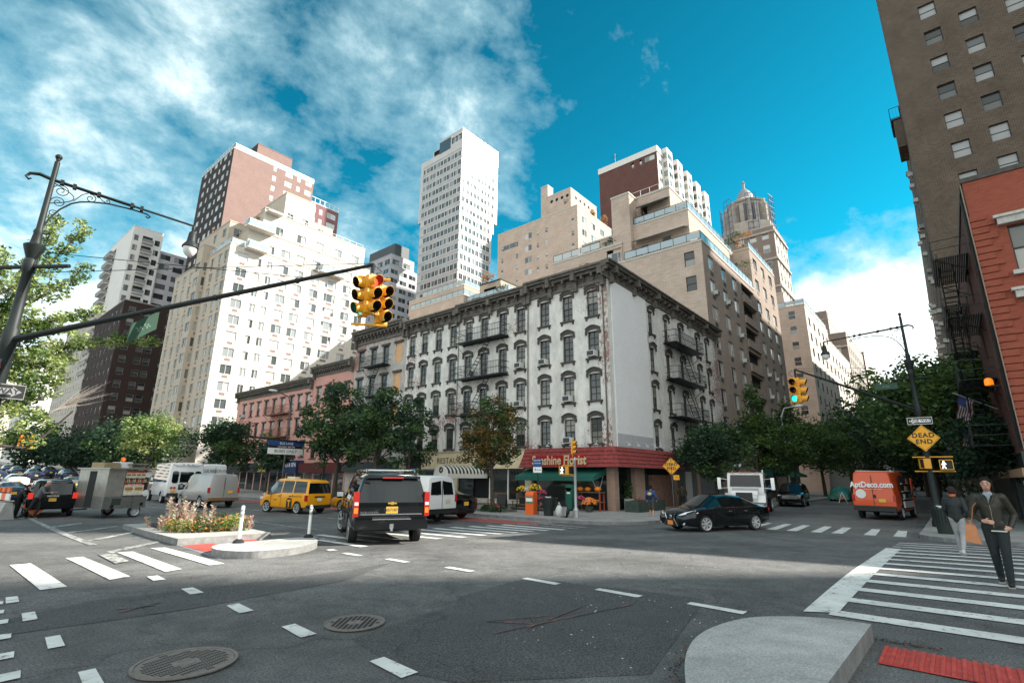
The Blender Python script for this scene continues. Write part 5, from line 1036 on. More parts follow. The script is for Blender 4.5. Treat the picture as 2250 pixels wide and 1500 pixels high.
# --- black suburban-type SUV, hero
def suv(label,x,y,h,scale=1,L=0,pm=BLKP_,detail=True,rim=None,steer=0):
    t=car('suv',label,'SUV',x,y,h,scale)
    S=[(-2.78,.93,.50,1.15,1.80,.74,-2.58,-2.72),(-2.55,1.0,.42,1.16,1.87,.78,-2.40),(-1.45,1.01,.36,1.16,1.91,.78),(-1.36,1.01,.36,1.16,1.91,.78),(-.25,1.01,.36,1.15,1.92,.78),(-.15,1.01,.36,1.15,1.92,.78),(.75,1.01,.36,1.14,1.90,.77),(1.55,1.01,.36,1.13,1.20,.88),(2.45,.98,.38,1.02,1.10,.84),(2.75,.90,.42,.92,1.0,.78),(2.82,.86,.46,.86,.92,.72)]
    shell(t,S,['','s','','s','','s','sw','','',''],pm,[(1.72,.86),(-1.62,.86)],.40,rear='g')
    wheels4(t,1.72,-1.62,.87,.40,steer,rimm=rim,n=6)
    if detail:
        bx(t,'bumper',-2.88,-2.70,-.95,.95,.48,.72,PLAS if pm!=BLKP_ else BLKP_); bx(t,'bumper_step',-2.885,-2.70,-.5,.5,.722,.745,CHR)
        for s in(1,-1):
            b=MB(); b.box(-2.82,-2.60,.86*s,.995*s,.80,1.42,REDL); o=b.build('tail_light',t); b=MB(); b.box(-2.825,-2.819,.875*s,.975*s,.88,1.02,ORL); b.box(-2.825,-2.819,.875*s,.975*s,1.08,1.16,CLL); b.build('lens',o)
        b=MB(); b.box(-2.80,-2.785,-.80,.80,.84,.865,CHR); b.build('chrome_strip',t)
        b=MB(); b.box(-2.66,-2.60,-.74,.74,1.77,1.83,pm); b.build('spoiler',t); b=MB(); b.box(-2.675,-2.66,-.28,.28,1.765,1.80,REDL); b.build('brake_light',t)
        b=MB(); b.prismX([(y*.68,1.13+(z-1.13)*.68) for y,z in((-.17,1.16),(-.05,1.16),(-.05,1.19),(.05,1.19),(.05,1.16),(.17,1.16),(.17,1.10),(.05,1.10),(.05,1.07),(-.05,1.07),(-.05,1.10),(-.17,1.10))],-2.81,-2.785,mat('gold_badge',(.75,.45,.08),.3,.8)); b.build('badge',t)
        plate(t,-2.80,.96,'T657187C'); text('SUBURBAN',.075,CHR,t,(-2.80,.58,.90),(PI/2,0,-PI/2),spacing=1.3)
        b=MB(); b.box(-2.9,-2.86,-.05,.05,.5,.62,CHR); b.box(-2.93,-2.86,-.03,.03,.44,.5,CHR); b.build('tow_hitch',t)
        b=MB()
        for s in(1,-1): b.tube([(-2.3,.66*s,1.93),(-2.2,.66*s,2.0),(.5,.66*s,2.0),(.65,.66*s,1.93)],.022,CHR,6)
        for xx in(-1.9,-.2): b.tube([(xx,-.66,1.99),(xx,.66,1.99)],.02,CHR,5)
        b.build('roof_rack',t)
        b=MB(); b.tube([(-2.61,-.05,1.2),(-2.62,.38,1.22)],.012,PLAS,5); b.build('wiper',t)
    mirrors(t,.95,1.0,1.25,pm if pm!=GREY else PLAS,(.14,.24,.2))
    bx(t,'headlight',2.70,2.80,.62,.86,.80,.98,CLL,True); bx(t,'grille',2.80,2.84,-.55,.55,.66,.95,CHR)
    for x_ in(.78,-.2,-1.25): bx(t,'door_seam',x_-.006,x_+.006,.99,1.014,.55,1.12,BLKP,True)
    for x_ in(.35,-.75): bx(t,'door_handle',x_-.09,x_+.09,1.0,1.03,1.03,1.07,CHR,True)
    for s in (1,-1): b=MB(); b.box(-1.2,1.3,.95*s,1.06*s,.38,.44,PLAS); b.build('running_board',t)
    return t
suv('black suburban SUV seen from behind, turning into the avenue left of centre',11.1,15.3,61.5,1.09,steer=R(14))
# --- sedan
def sedan(label,x,y,h,pm,scale=1,front=False,rear=True,cat='sedan',steer=0,name='sedan',top=0):
    t=car(name,label,cat,x,y,h,scale)
    S=[(-2.44,.78,.38,.90,1.00,.62,-2.38),(-2.28,.87,.25,.95,1.07,.68),(-1.72,.91,.22,.95,1.14,.68),(-.98,.915,.2,.94,1.40,.60),(-.22,.915,.2,.92,1.455,.61),(-.14,.915,.2,.92,1.455,.61),(.48,.915,.2,.91,1.42,.60),(1.28,.91,.2,.90,.99,.74),(1.95,.90,.22,.82,.90,.72),(2.28,.84,.25,.72,.79,.66),(2.46,.70,.30,.60,.66,.52)]
    shell(t,S,['','','sw','s','','s','sw','','',''],pm,[(1.42,.76),(-1.40,.76)],.335)
    wheels4(t,1.42,-1.40,.79,.335,steer,n=7)
    mirrors(t,.78,.90,.98,pm,(.1,.17,.13))
    for x_ in(1.05,-.18,-1.05): bx(t,'door_seam',x_-.006,x_+.006,.89,.918,.35,.88,BLKP,True)
    b=MB(); b.tube([(1.2,.885,.93),(.5,.88,.945),(-.9,.89,.965),(-1.65,.885,.97)],.008,CHR,4); b.tube([(1.2,-.885,.93),(.5,-.88,.945),(-.9,-.89,.965),(-1.65,-.885,.97)],.008,CHR,4); b.build('window_trim',t)
    for x_ in(.05,-.85): bx(t,'door_handle',x_-.08,x_+.08,.905,.93,.80,.83,CHR,True)
    for s in(1,-1):
        b=MB(); b.add([(2.42,.40*s,.60),(2.30,.78*s,.66),(1.80,.895*s,.76),(1.86,.80*s,.86),(2.28,.62*s,.78),(2.44,.42*s,.66)],[(0,1,2,3,4,5)],CLL); b.v=[(a+.025,b_*1.02,c) for a,b_,c in b.v]; b.build('headlight',t)
        b=MB(); b.box(-2.43,-2.22,.50*s,.80*s,.78,.92,REDL); b.build('tail_light',t)
    b=MB(); b.prismX([(-.30,.72),(.30,.72),(.20,.52),(.38,.24),(-.38,.24),(-.20,.52)],2.44,2.50,mat('grille_black',(.01,.01,.01),.4)); g=b.build('grille',t)
    b=MB(); b.tube([(2.5,.31,.73),(2.515,.21,.52),(2.5,.39,.24)],.015,CHR,5); b.tube([(2.5,-.31,.73),(2.515,-.21,.52),(2.5,-.39,.24)],.015,CHR,5); b.lathe([(.07,0),(.09,.01),(.07,.02)],CHR,(2.5,0,.58),12,'X'); b.tube([(2.36,.5,.28),(2.30,.75,.27)],.015,CHR,5); b.tube([(2.36,-.5,.28),(2.30,-.75,.27)],.015,CHR,5); b.build('grille_trim',g)
    for s in(1,-1): b=MB(); b.lathe([(.075,0),(.06,.03),(0,.04)],CLL,(2.40,.64*s,.36),12,'X'); b.build('fog_light',t)
    plate(t,2.52,.36,'',front=True,col=(.78,.25,.05)); plate(t,-2.45,.72,'')
    return t
lex=sedan('glossy black sedan turning across the side street in front of the white truck',23.56,8.23,155.2,BLKP_,1.0,steer=R(-8))
s=MB(); s.ball((-.35,.25,1.05),(.2,.25,.22),mat('red_cloth',(.5,.03,.03),.8)); s.build('seat_cushion',lex)
sedan('yellow taxi sedan half hidden behind the big black SUV',19.3,27.4,108,YEL,1.0,cat='taxi',name='taxi')['group']='yellow taxis in the avenue'
# --- passenger van taxi
def vantaxi(label,x,y,h,detail=True,scale=1):
    t=car('taxi',label,'taxi',x,y,h,scale); t['group']='yellow taxis in the avenue'
    S=[(-2.18,.80,.42,1.10,1.76,.68,-2.08,-2.14),(-2.02,.86,.28,1.12,1.83,.71,-1.94),(-.95,.865,.24,1.12,1.86,.72),(-.87,.865,.24,1.12,1.86,.72),(.05,.865,.24,1.12,1.87,.72),(.13,.865,.24,1.10,1.87,.72),(.62,.865,.24,1.06,1.82,.69),(1.42,.86,.24,1.0,1.12,.74),(1.95,.82,.26,.88,.96,.66),(2.15,.72,.30,.74,.82,.55),(2.22,.62,.34,.62,.70,.46)]
    shell(t,S,['','s','','s','','s','sw','','',''],YEL,[(1.35,.73),(-1.38,.73)],.325,rear='g')
    wheels4(t,1.35,-1.38,.75,.325,R(10),n=6); mirrors(t,.98,.86,1.12,PLAS,(.1,.17,.2))
    b=MB(); b.box(-2.24,-2.08,-.80,.80,.30,.48,PLAS); b.build('bumper',t)
    for s in(1,-1):
        b=MB(); b.box(-2.17,-1.98,.77*s,.872*s,.70,1.02,REDL); b.build('tail_light',t); b=MB(); b.cbox((1.93,.74*s,.80),(.34,.2,.14),CLL,-.35*s); b.build('headlight',t)
    for x_ in(.98,.08,-.92): bx(t,'door_seam',x_-.006,x_+.006,.85,.869,.40,1.05,mat('seam_dark',(.10,.05,.01),.6),True)
    for x_ in(.2,-.75): bx(t,'door_handle',x_-.09,x_+.09,.862,.885,.93,.97,PLAS,True)
    for s in(1,-1): b=MB(); b.box(-1.75,-.95,.868*s,.874*s,.93,.955,PLAS); b.build('door_track',t)
    plate(t,-2.2,.78,'',col=(.7,.72,.72)); b=MB(); b.box(-2.205,-2.19,-.35,.35,.88,.96,PLAS); b.build('tailgate_trim',t)
    for s in(1,-1):
        b=MB(); b.prismY([(-.93,.33),(-.93,.72),(-.86,.82),(-.70,.86),(-.54,.82),(-.47,.72),(-.47,.33)],.866*s,.876*s,BLKP); o=b.build('taxi_emblem',t)
        b=MB(); b.box(-.84,-.56,.877*s,.882*s,.66,.75,YEL); b.box(-.74,-.66,.877*s,.882*s,.38,.66,YEL); b.build('letter',o)
        text('NYC',.13,BLKP,t,(.55 if s>0 else .55,.868*s,.72),(PI/2,0,PI if s>0 else 0))
    b=MB(); b.box(-.1,.35,-.16,.16,1.89,2.0,mat('roof_light',(.6,.58,.5),.4)); b.build('roof_sign',t)
    return t
vantaxi('yellow van taxi with black T emblem, seen side on in the avenue',15.75,29.9,99.5)
vantaxi('yellow van taxi mostly hidden behind the nearer yellow van taxi',18.4,35.5,97)
# --- panel / cargo vans
def van(name,label,x,y,h,pm,L=5.5,W=2.0,H=2.1,scale=1,glassrear=True,high=False,bumper=CHR,plc=(.75,.42,.04),front=True,sidewin=False,rim='disc'):
    t=car(name,label,'van',x,y,h,scale); w=W/2; r=-L/2; f=L/2
    S=[(r,w*.95,.48,1.15,H-.08,w*.78,r+.10),(r+.18,w,.40,1.15,H,w*.82,r+.22),(r+L*.45,w,.36,1.15,H+.02,w*.83),(f-2.05,w,.36,1.15,H+(.02),w*.83),(f-1.95,w,.36,1.13,H,w*.82),(f-1.55,w,.36,1.10,H-.06 if not high else H-.35,w*.78),(f-.85,w*.99,.36,1.05,1.16,w*.84),(f-.25,w*.94,.38,.92,1.0,w*.78),(f,w*.86,.42,.78,.86,w*.70)]
    shell(t,S,['s' if sidewin else '','s' if sidewin else '','' if not high else '','','s','sw','','',''][:8],pm,[(f-.95,w-.14),(r+1.15,w-.14)],.37)
    wheels4(t,f-.95,r+1.15,w-.13,.37,style=rim)
    if glassrear:
        for s in(1,-1): b=MB(); b.prismX([(.08*s,1.28),(.74*s*W/2,1.28),(.66*s*W/2,H-.30),(.08*s,H-.22)],r+.015,r+.075,CARG); b.v=[(a+(c-1.15)*.10/(H-1.2)-.04,bb,c) for a,bb,c in b.v]; b.build('rear_window',t)
    for s in(1,-1):
        b=MB(); b.box(r-.02,r+.12,(w-.16)*s,(w-.03)*s,.95,1.28,REDL); b.build('tail_light',t)
        b=MB(); b.box(f-.14,f+.01,(w-.42)*s,(w-.2)*s,.62,.82,CLL); b.build('headlight',t)
    b=MB(); b.box(r-.008,r+.02,-.012,.012,.62,H-.2,PLAS); b.build('door_seam',t)
    b=MB(); b.box(r-.16,r+.05,-w*.93,w*.93,.46,.60,bumper); b.box(r-.12,r+.02,-w*.93,w*.93,.61,.66,bumper); b.build('bumper',t)
    plate(t,r-.02,1.0 if not glassrear else .98,'',col=plc,y=-.38); mirrors(t,f-1.15,w,1.3,PLAS,(.12,.2,.28))
    return t
ev=van('cargo_van','silver grey windowless cargo van braking in the avenue, behind the flower planter',14.36,39.2,90.5,SIL,5.4,2.0,2.1,1,False)
van('passenger_van','white van with two dark rear windows just right of the black SUV',16.75,21.2,93,WHP,5.6,2.0,2.12,1,True,bumper=PLAS,plc=(.5,.52,.35))
fv=van('delivery_van','white high roofed delivery van behind the silver cargo van',16.6,47.5,91,WHP,6.2,2.1,2.85,1,False,high=True,bumper=PLAS)
text('BLUE RIBBON FISH',.33,mat('sign_blue_grey',(.05,.08,.12),.5),fv,(-3.11,.0,2.35),(PI/2,0,-PI/2),sx=.75)
# dark hatchback beyond the white van
sedan('black car ahead of the white van, its right tail lamp showing',19.25,21.9,92,BLKP_,1.08,name='parked_sedan')
# --- paratransit shuttle bus
t=car('shuttle_bus','white shuttle bus with dark oval rear windows, left of the silver van','bus',14.85,47.4,84,1)
S=[(-3.7,1.14,.55,1.5,2.80,1.02,-3.6),(-3.4,1.2,.45,1.5,2.9,1.08),(-1.5,1.2,.45,1.5,2.9,1.08),(1.3,1.2,.45,1.5,2.9,1.08),(1.9,1.05,.45,1.3,2.75,.9),(2.3,1.0,.45,1.15,2.1,.82),(2.9,.98,.45,1.1,1.2,.84),(3.6,.9,.5,.9,1.0,.75)]
shell(t,S,['','s','s','','s','sw',''],WHP,[(2.75,.86),(-2.0,1.02)],.4); wheels4(t,2.75,-2.0,1.0,.4,style='disc')
for s in(.72,-.72):
    b=MB(); b.prismX([(s-.2,1.55),(s-.12,1.45),(s+.12,1.45),(s+.2,1.55),(s+.2,2.2),(s+.12,2.3),(s-.12,2.3),(s-.2,2.2)],-3.72,-3.62,CARG); b.build('rear_window',t)
b=MB(); b.box(-3.715,-3.65,-.42,.42,1.5,2.25,CARG); b.box(-3.74,-3.716,-.45,.45,1.0,1.35,PLAS); b.build('rear_door',t)
for s in(1,-1):
    for yy in(.88,.68): b=MB(); b.lathe([(.085,0),(0,.02)],REDL,(-3.73,yy*s,1.12),10,'X'); b.build('tail_light',t)
b=MB(); b.box(-3.85,-3.6,-1.1,1.1,.5,.75,PLAS); b.build('bumper',t); plate(t,-3.74,.9,'',y=.75); mirrors(t,2.35,1.0,1.7,PLAS,(.12,.25,.4)); text('QUALITY TRANSPORT',.16,mat('sign_blue_grey',(.05,.08,.12),.5),t,(-3.68,0,2.66),(PI/2,0,-PI/2))
for yy in(.9,-.9,.3,-.3,0): b=MB(); b.box(-3.66,-3.60,yy-.05,yy+.05,2.76,2.80,REDL); b.build('marker_lamp',t)
# --- white flatbed truck facing us
t=car('tow_truck','white heavy truck cab facing the camera behind the black sedan','truck',36.3,10.35,191,1)
b=MB(); b.prismY([(2.2,.75),(3.3,.8),(3.4,1.25),(3.25,1.45),(2.2,1.62),(2.15,1.62)],-.72,.72,WHP); b.build('hood',t,30)
b=MB(); b.prismY([(.3,.75),(2.18,.75),(2.18,1.60),(1.85,2.42),(1.6,2.52),(.3,2.52)],-1.02,1.02,WHP); c=b.build('cab',t,30)
b=MB(); b.add([(2.17,-.88,1.66),(2.17,.88,1.66),(1.88,.84,2.36),(1.88,-.84,2.36)],[(0,1,2,3)],CARG); b.v=[(x+.03,y,z+.01) for x,y,z in b.v]; b.build('windshield',c)
for s in(1,-1):
    b=MB(); b.quad([(2.0,1.03*s,1.62),(1.05,1.03*s,1.62),(1.05,1.03*s,2.3),(1.75,1.03*s,2.3)],CARG); b.build('side_window',c)
    b=MB(); b.box(3.25,3.42,.45*s,.68*s,1.0,1.2,CLL); b.build('headlight',t)
    b=MB(); b.prismY([(2.2,.7),(2.3,1.15),(2.7,1.3),(3.1,1.2),(3.35,.8)],.72*s,1.12*s,WHP); b.build('fender',t,30)
    b=MB(); b.box(1.9,1.98,1.42*s,1.62*s,1.5,2.2,CHR); b.tube([(1.9,1.02*s,2.1),(1.95,1.5*s,2.15)],.02,CHR,5); b.tube([(1.9,1.02*s,1.6),(1.95,1.5*s,1.55)],.02,CHR,5); b.build('mirror',t)
for y in(-.7,-.25,0,.25,.7): b=MB(); b.box(1.7,1.8,y-.05,y+.05,2.50,2.56,mat('amber_marker',(.7,.15,.05),.3)); b.build('marker_lamp',c)
b=MB(); b.box(3.35,3.44,-.45,.45,.85,1.35,PLAS); b.build('grille',t); b=MB(); b.box(3.4,3.6,-1.1,1.1,.5,.78,CHR); b.build('bumper',t)
b=MB(); b.tube([(.1,-.85,.8),(.1,-.85,2.75),(.1,-.7,2.95),(.1,-.3,3.0)],.10,mat('exhaust_white',(.6,.6,.58),.4),8); b.tube([(.1,-.3,3.0),(.1,0,2.98)],.11,PLAS,8); b.tube([(.1,.9,.8),(.1,.9,2.7)],.06,CHR,8); b.build('exhaust_stack',t,40)
b=MB(); b.box(-4.2,.2,-1.1,1.1,1.0,1.15,BLK); b.box(-4.2,.2,-1.15,-1.1,.9,1.2,BLK); b.box(-4.2,.2,1.1,1.15,.9,1.2,BLK); b.box(-1.0,.1,-.9,.9,1.15,2.3,mat('truck_red',(.3,.02,.02),.4)); b.tube([(-1.2,.6,1.15),(-2.5,.4,2.4),(-3.6,.3,2.2)],.1,M['truck_red'],6); b.build('flatbed',t)
b=MB(); b.tube([(-.2,.8,1.2),(-.9,1.2,1.7),(-1.8,.9,1.2),(-2.6,1.2,1.6)],.06,CHR,6); b.build('chain',t)
for x_ in(2.75,-2.8,-3.7):
    for s in(1,-1): wheel(t,x_,.95*s,.5,style='disc',w=.3)
# --- parked cars in the side street
suv('dark parked SUV at the left kerb just behind the white truck',49.5,10.6,185,.95,detail=False)
t=car('tarp_covered_car','car under a crumpled green tarpaulin by the left kerb','covered car',66,9.6,182,1)
b=MB(); TRP=mat('green_tarp',(.02,.14,.10),.35,noise=.3,nscale=3); n=22; pr=[]
prof=[(-2.4,.35),(-2.3,.85),(-1.6,1.02),(-1.0,1.4),(.3,1.48),(1.1,1.05),(2.1,.85),(2.4,.35)]
for i in range(n+1):
    x=-2.45+4.9*i/n; z=0
    for (xa,za),(xb,zb_) in zip(prof[:-1],prof[1:]):
        if xa<=x<=xb: z=za+(zb_-za)*(x-xa)/(xb-xa)
    z=max(z,.35); row=[]
    for j in range(13):
        a=PI*j/12; rr=1+rnd.uniform(-.05,.05); row.append((x+rnd.uniform(-.05,.05),-math.cos(a)*.98*rr,(.18 if j in(0,12) else z*min(1,math.sin(a)**.45)*rr)))
    pr.append(row)
b.add([p for r_ in pr for p in r_],[(i*13+j,(i+1)*13+j,(i+1)*13+j+1,i*13+j+1) for i in range(n) for j in range(12)]+[tuple(range(13)),tuple(n*13+j for j in range(13))[::-1]],TRP); b.build('tarpaulin',t); wheels4(t,1.4,-1.4,.75,.32,style='disc')
# --- orange van with its side open
t=van('moving_van','orange van lettered AptDeco.com with its side door open onto shelves',38.6,3.35,-6,ORP,5.4,2.05,2.5,1.04,False,bumper=PLAS,high=True,plc=(.75,.5,.05))
text('AptDeco.com',.40,mat('bright_white',(.85,.85,.85),.4),t,(-2.73,.02,1.80),(PI/2,0,-PI/2),bold=.016,sx=.86).rotation_euler=(PI/2-.0,0,-PI/2)
text('the furniture marketplace',.085,WSGN,t,(-2.72,-.05,1.58),(PI/2,0,-PI/2))
b=MB(); b.lathe([(0,0),(.24,0)],WSGN,(-2.725,.55,1.33),20,'X'); b.build('sticker',t); b=MB(); b.box(-2.735,-2.70,-.12,.02,1.12,1.3,PLAS); b.build('handle_recess',t)
b=MB(); b.box(-2.73,-2.70,-.95,.95,.62,.72,PLAS); b.build('lower_trim',t)
b=MB(); b.box(-1.5,1.2,-1.06,-1.028,.55,2.3,INT); o=b.build('side_opening',t)
b=MB()
for z in(1.05,1.45,1.85): b.box(-1.45,1.1,-1.12,-1.065,z,z+.04,ALU)
b.box(-1.45,1.1,-1.14,-1.065,.62,.95,mat('drawer_white',(.6,.6,.58),.5)); b.build('shelf',o)
for x_,z,c,w_ in((-1.2,1.09,(.5,.5,.48),.35),(-.6,1.49,(.42,.25,.12),.5),(.0,1.89,(.35,.1,.06),.4),(.3,1.09,(.06,.08,.08),.6)): b=MB(); b.box(x_,x_+w_,-1.12,-1.066,z,z+.25,mat('parcel_%d'%int(c[0]*100),c,.8)); b.build('parcel',o)
b=MB(); b.tube([(-2.2,-.85,2.55),(2.0,-.85,2.55)],.03,ALU,6); b.tube([(-1.5,-.9,2.5),(-1.5,.9,2.55),(-1.5,.9,2.5)],.025,ALU,6); b.build('roof_rack',t)
b=MB(); b.box(1.5,1.9,-1.09,-1.035,.6,2.2,ORP); b.build('sliding_door',t)
van('utility_van','small white truck farther down the side street, left of the orange van',84,8.5,184,WHP,5.4,2.0,2.3,1,False,bumper=PLAS)
# --- left side: dark SUV, box truck, vans, traffic
t=suv('black SUV with a glowing red tail lamp beside the food cart',5.75,36.3,84,.93,detail=False); bx(t,'tail_light',-2.84,-2.6,.78,.985,.95,1.25,mat('lit_red',(.6,.02,.01),.3,emis=(1,.03,.01),es=.12),True); plate(t,-2.8,.9,''); text('EXPLORER',.1,CHR,t,(-2.82,0,1.08),(PI/2,0,-PI/2))
t=car('box_truck','white box truck with a lettered rear door in the distant left traffic','truck',4.0,63,92,1)
b=MB(); b.box(-3,1.2,-1.2,1.2,1.0,3.3,WHP); b.build('cargo_box',t); b=MB(); b.box(-3.02,-3.0,-1.05,1.05,1.05,3.15,mat('roller_door',(.55,.5,.5),.6)); b.box(-3.03,-3.021,-.02,.02,1.05,3.15,PLAS); o=b.build('rear_door',t); text('optima',.42,PLAS,o,(-3.04,0,2.6),(PI/2,0,-PI/2)); b=MB(); b.prismY([(1.3,.5),(3,.5),(3,1.3),(2.6,2.3),(1.3,2.4)],-1.0,1.0,WHP); b.build('cab',t); b=MB(); b.box(-3.05,1.2,-1.1,1.1,.6,.99,PLAS); b.build('chassis',t)
for x_ in(2.2,-2): 
    for s in(1,-1): wheel(t,x_,.95*s,.42,style='disc',w=.25)
t=van('ambulance_van','boxy white van with two small square rear windows at far left',2.2,50,96,WHP,5,2.1,2.3,1,False,bumper=PLAS)
for s in(1,-1): bx(t,'rear_window',-2.53,-2.44,.25*s,.7*s,1.5,1.85,CARG)
tr=[(5.9,52,SIL,'silver'),(9.3,61,BLKP_,'black'),(12.6,70,GREY,'grey'),(9.2,78,WHP,'white'),(5.6,84,DBLU,'navy'),(2.0,72,BLKP_,'dark')]
for i,(x,y,p,cn) in enumerate(tr):
    if i==0: base=sedan('dark sedan in the distant left traffic, ahead of the black SUV',x,y,91,DBLU,1,name='traffic_car'); base['group']='cars queued far down the avenue'
    else:
        c=sedan('%s car queued in the far left traffic, number %s back from the box truck'%(cn,['','first','second','third','fourth','fifth'][i]),x,y,91,p,1,name='traffic_car'); c['group']='cars queued far down the avenue'
for i in range(18):
    x=[1.8,5.4,9.0,12.4,16.0][i%5]+rnd.uniform(-.2,.2); y=95+ (i//5)*11+rnd.uniform(-2,2)
    c=dup(base,'distant car among the many braking far up the avenue',at(x,y),R(91),'distant traffic on the avenue')
    c.scale=(1,1,1.15)
# ---- food cart
STL=mat('diamond_steel',(.30,.30,.28),.35,.85,noise=.2,nscale=9,bump=.5,bscale=45); STL2=mat('brushed_steel',(.40,.38,.34),.32,.6,noise=.18,nscale=3)
t=thing('food_cart','stainless steel street food cart with burger menu panels, left of the flower planter','food cart',at(7.55,32.7),R(13))
# local x along the menu side (facing -y), y depth
hx,hy=.95,1.35
b=MB(); b.box(-hx,hx,-hy,hy,.45,1.02,STL); b.build('lower_body',t)
b=MB(); b.box(-hx,-hx+.75,-hy,hy,1.021,2.3,STL2); b.box(hx-.05,hx,-hy,hy,1.021,2.25,STL2); b.box(-hx+.751,hx-.051,hy-.05,hy,1.021,2.25,STL2); b.build('cabin',t)
b=MB(); b.box(-hx-.01,-hx-.002,-.3,.35,.5,2.2,INT); b.build('doorway',t)
b=MB(); b.box(-hx-.1,hx+.15,-hy-.25,hy+.1,2.301,2.36,STL2); b.box(-hx+.1,-hx+.8,-.6,.6,2.361,2.62,mat('rusty_box',(.30,.22,.12),.7)); b.box(-hx+.9,-hx+1.4,-.5,.4,2.361,2.66,WHT); b.box(.3,.9,-.8,.2,2.37,2.42,STL2); b.box(.5,.6,-.4,-.3,2.42,2.55,STL2); b.box(.2,1.0,-.9,.2,2.55,2.6,STL2); b.build('roof',t)
MEN=mat('menu_cream',(.70,.62,.52),.6,noise=.3,nscale=9)
def menu(x0,x1,z0,z1,nm):
    b=MB(); b.box(x0,x1,-hy-.02,-hy-.004,z0,z1,MEN); o=b.build('menu_panel',t)
    b=MB(); b.box(x0,x1,-hy-.028,-hy-.021,z1-.07,z1,mat('menu_red',(.6,.03,.02),.5)); 
    r2=random.Random(nm)
    for i in range(2 if nm==1 else 4):
        k=2 if nm==1 else 4; cx=x0+(x1-x0)*(i+.5)/k; cz=(z0+z1)/2+(.03 if nm==1 else -.02); s_=(x1-x0)/k*.42
        for dz,cm,rr in((.35,(.60,.33,.10),.3),(0,(.30,.08,.03),.22),(-.2,(.12,.3,.04),.14),(-.42,(.6,.36,.13),.22)): b.ball((cx,-hy-.024,cz+dz*s_*.7),(s_,.012,s_*rr),mat('food_%d'%int(cm[0]*100+cm[1]*1000),cm,.6),12,6)
    b.build('picture',o); return o
o=menu(-.18,.72,1.06,1.62,1); text('EGG SANDWICHES',.075,WSGN,o,(.27,-hy-.03,1.585),(PI/2,0,0))
menu(-.18,.72,1.88,2.22,2)
b=MB(); b.box(-.18,.95,-hy-.01,-hy+.2,1.66,1.69,STL2); b.box(-.15,.9,-hy+.6,-hy+.62,1.65,1.9,INT); b.build('counter',t)
b=MB(); r2=random.Random(5)
for i in range(12): x=-.12+i*.085; b.lathe([(.03,0),(.03,.13),(.015,.16)],mat('bottle_%d'%(i%3),[(.5,.05,.03),(.6,.45,.1),(.5,.5,.48)][i%3],.4),(x,-hy+.08,1.69),8)
b.build('bottles',t)
b=MB(); b.box(-.6,-.2,-hy-.012,-hy-.002,.62,.92,mat('dark_vent',(.04,.05,.04),.6)); b.lathe([(0,0),(.09,0)],INT,(-.55,-hy-.012,.55),12,'Y'); b.lathe([(0,0),(.09,0)],INT,(.75,-hy-.012,.62),12,'Y'); b.box(.3,.31,-hy-.012,-hy-.002,.5,1.0,INT); b.build('access_panel',t)
for z,x_ in((2.05,.85),(1.15,.85)): b=MB(); b.lathe([(.13,0),(.16,.02),(.13,.04)],WHT,(x_,-hy-.05,z),14,'Y'); b.build('paper_roll',t)
for s in(1,-1): wheel(t,.55,(hy-.15)*s,.28,style='disc',w=.18)
b=MB(); b.tube([(-.7,-1.0,.45),(-.75,-1.0,.05)],.035,PLAS,6); b.tube([(-.95,0,.42),(-1.6,0,.42)],.04,PLAS,6); b.cbox((-.72,-1.0,.06),(.2,.2,.04),PLAS); b.build('jack_stand',t)
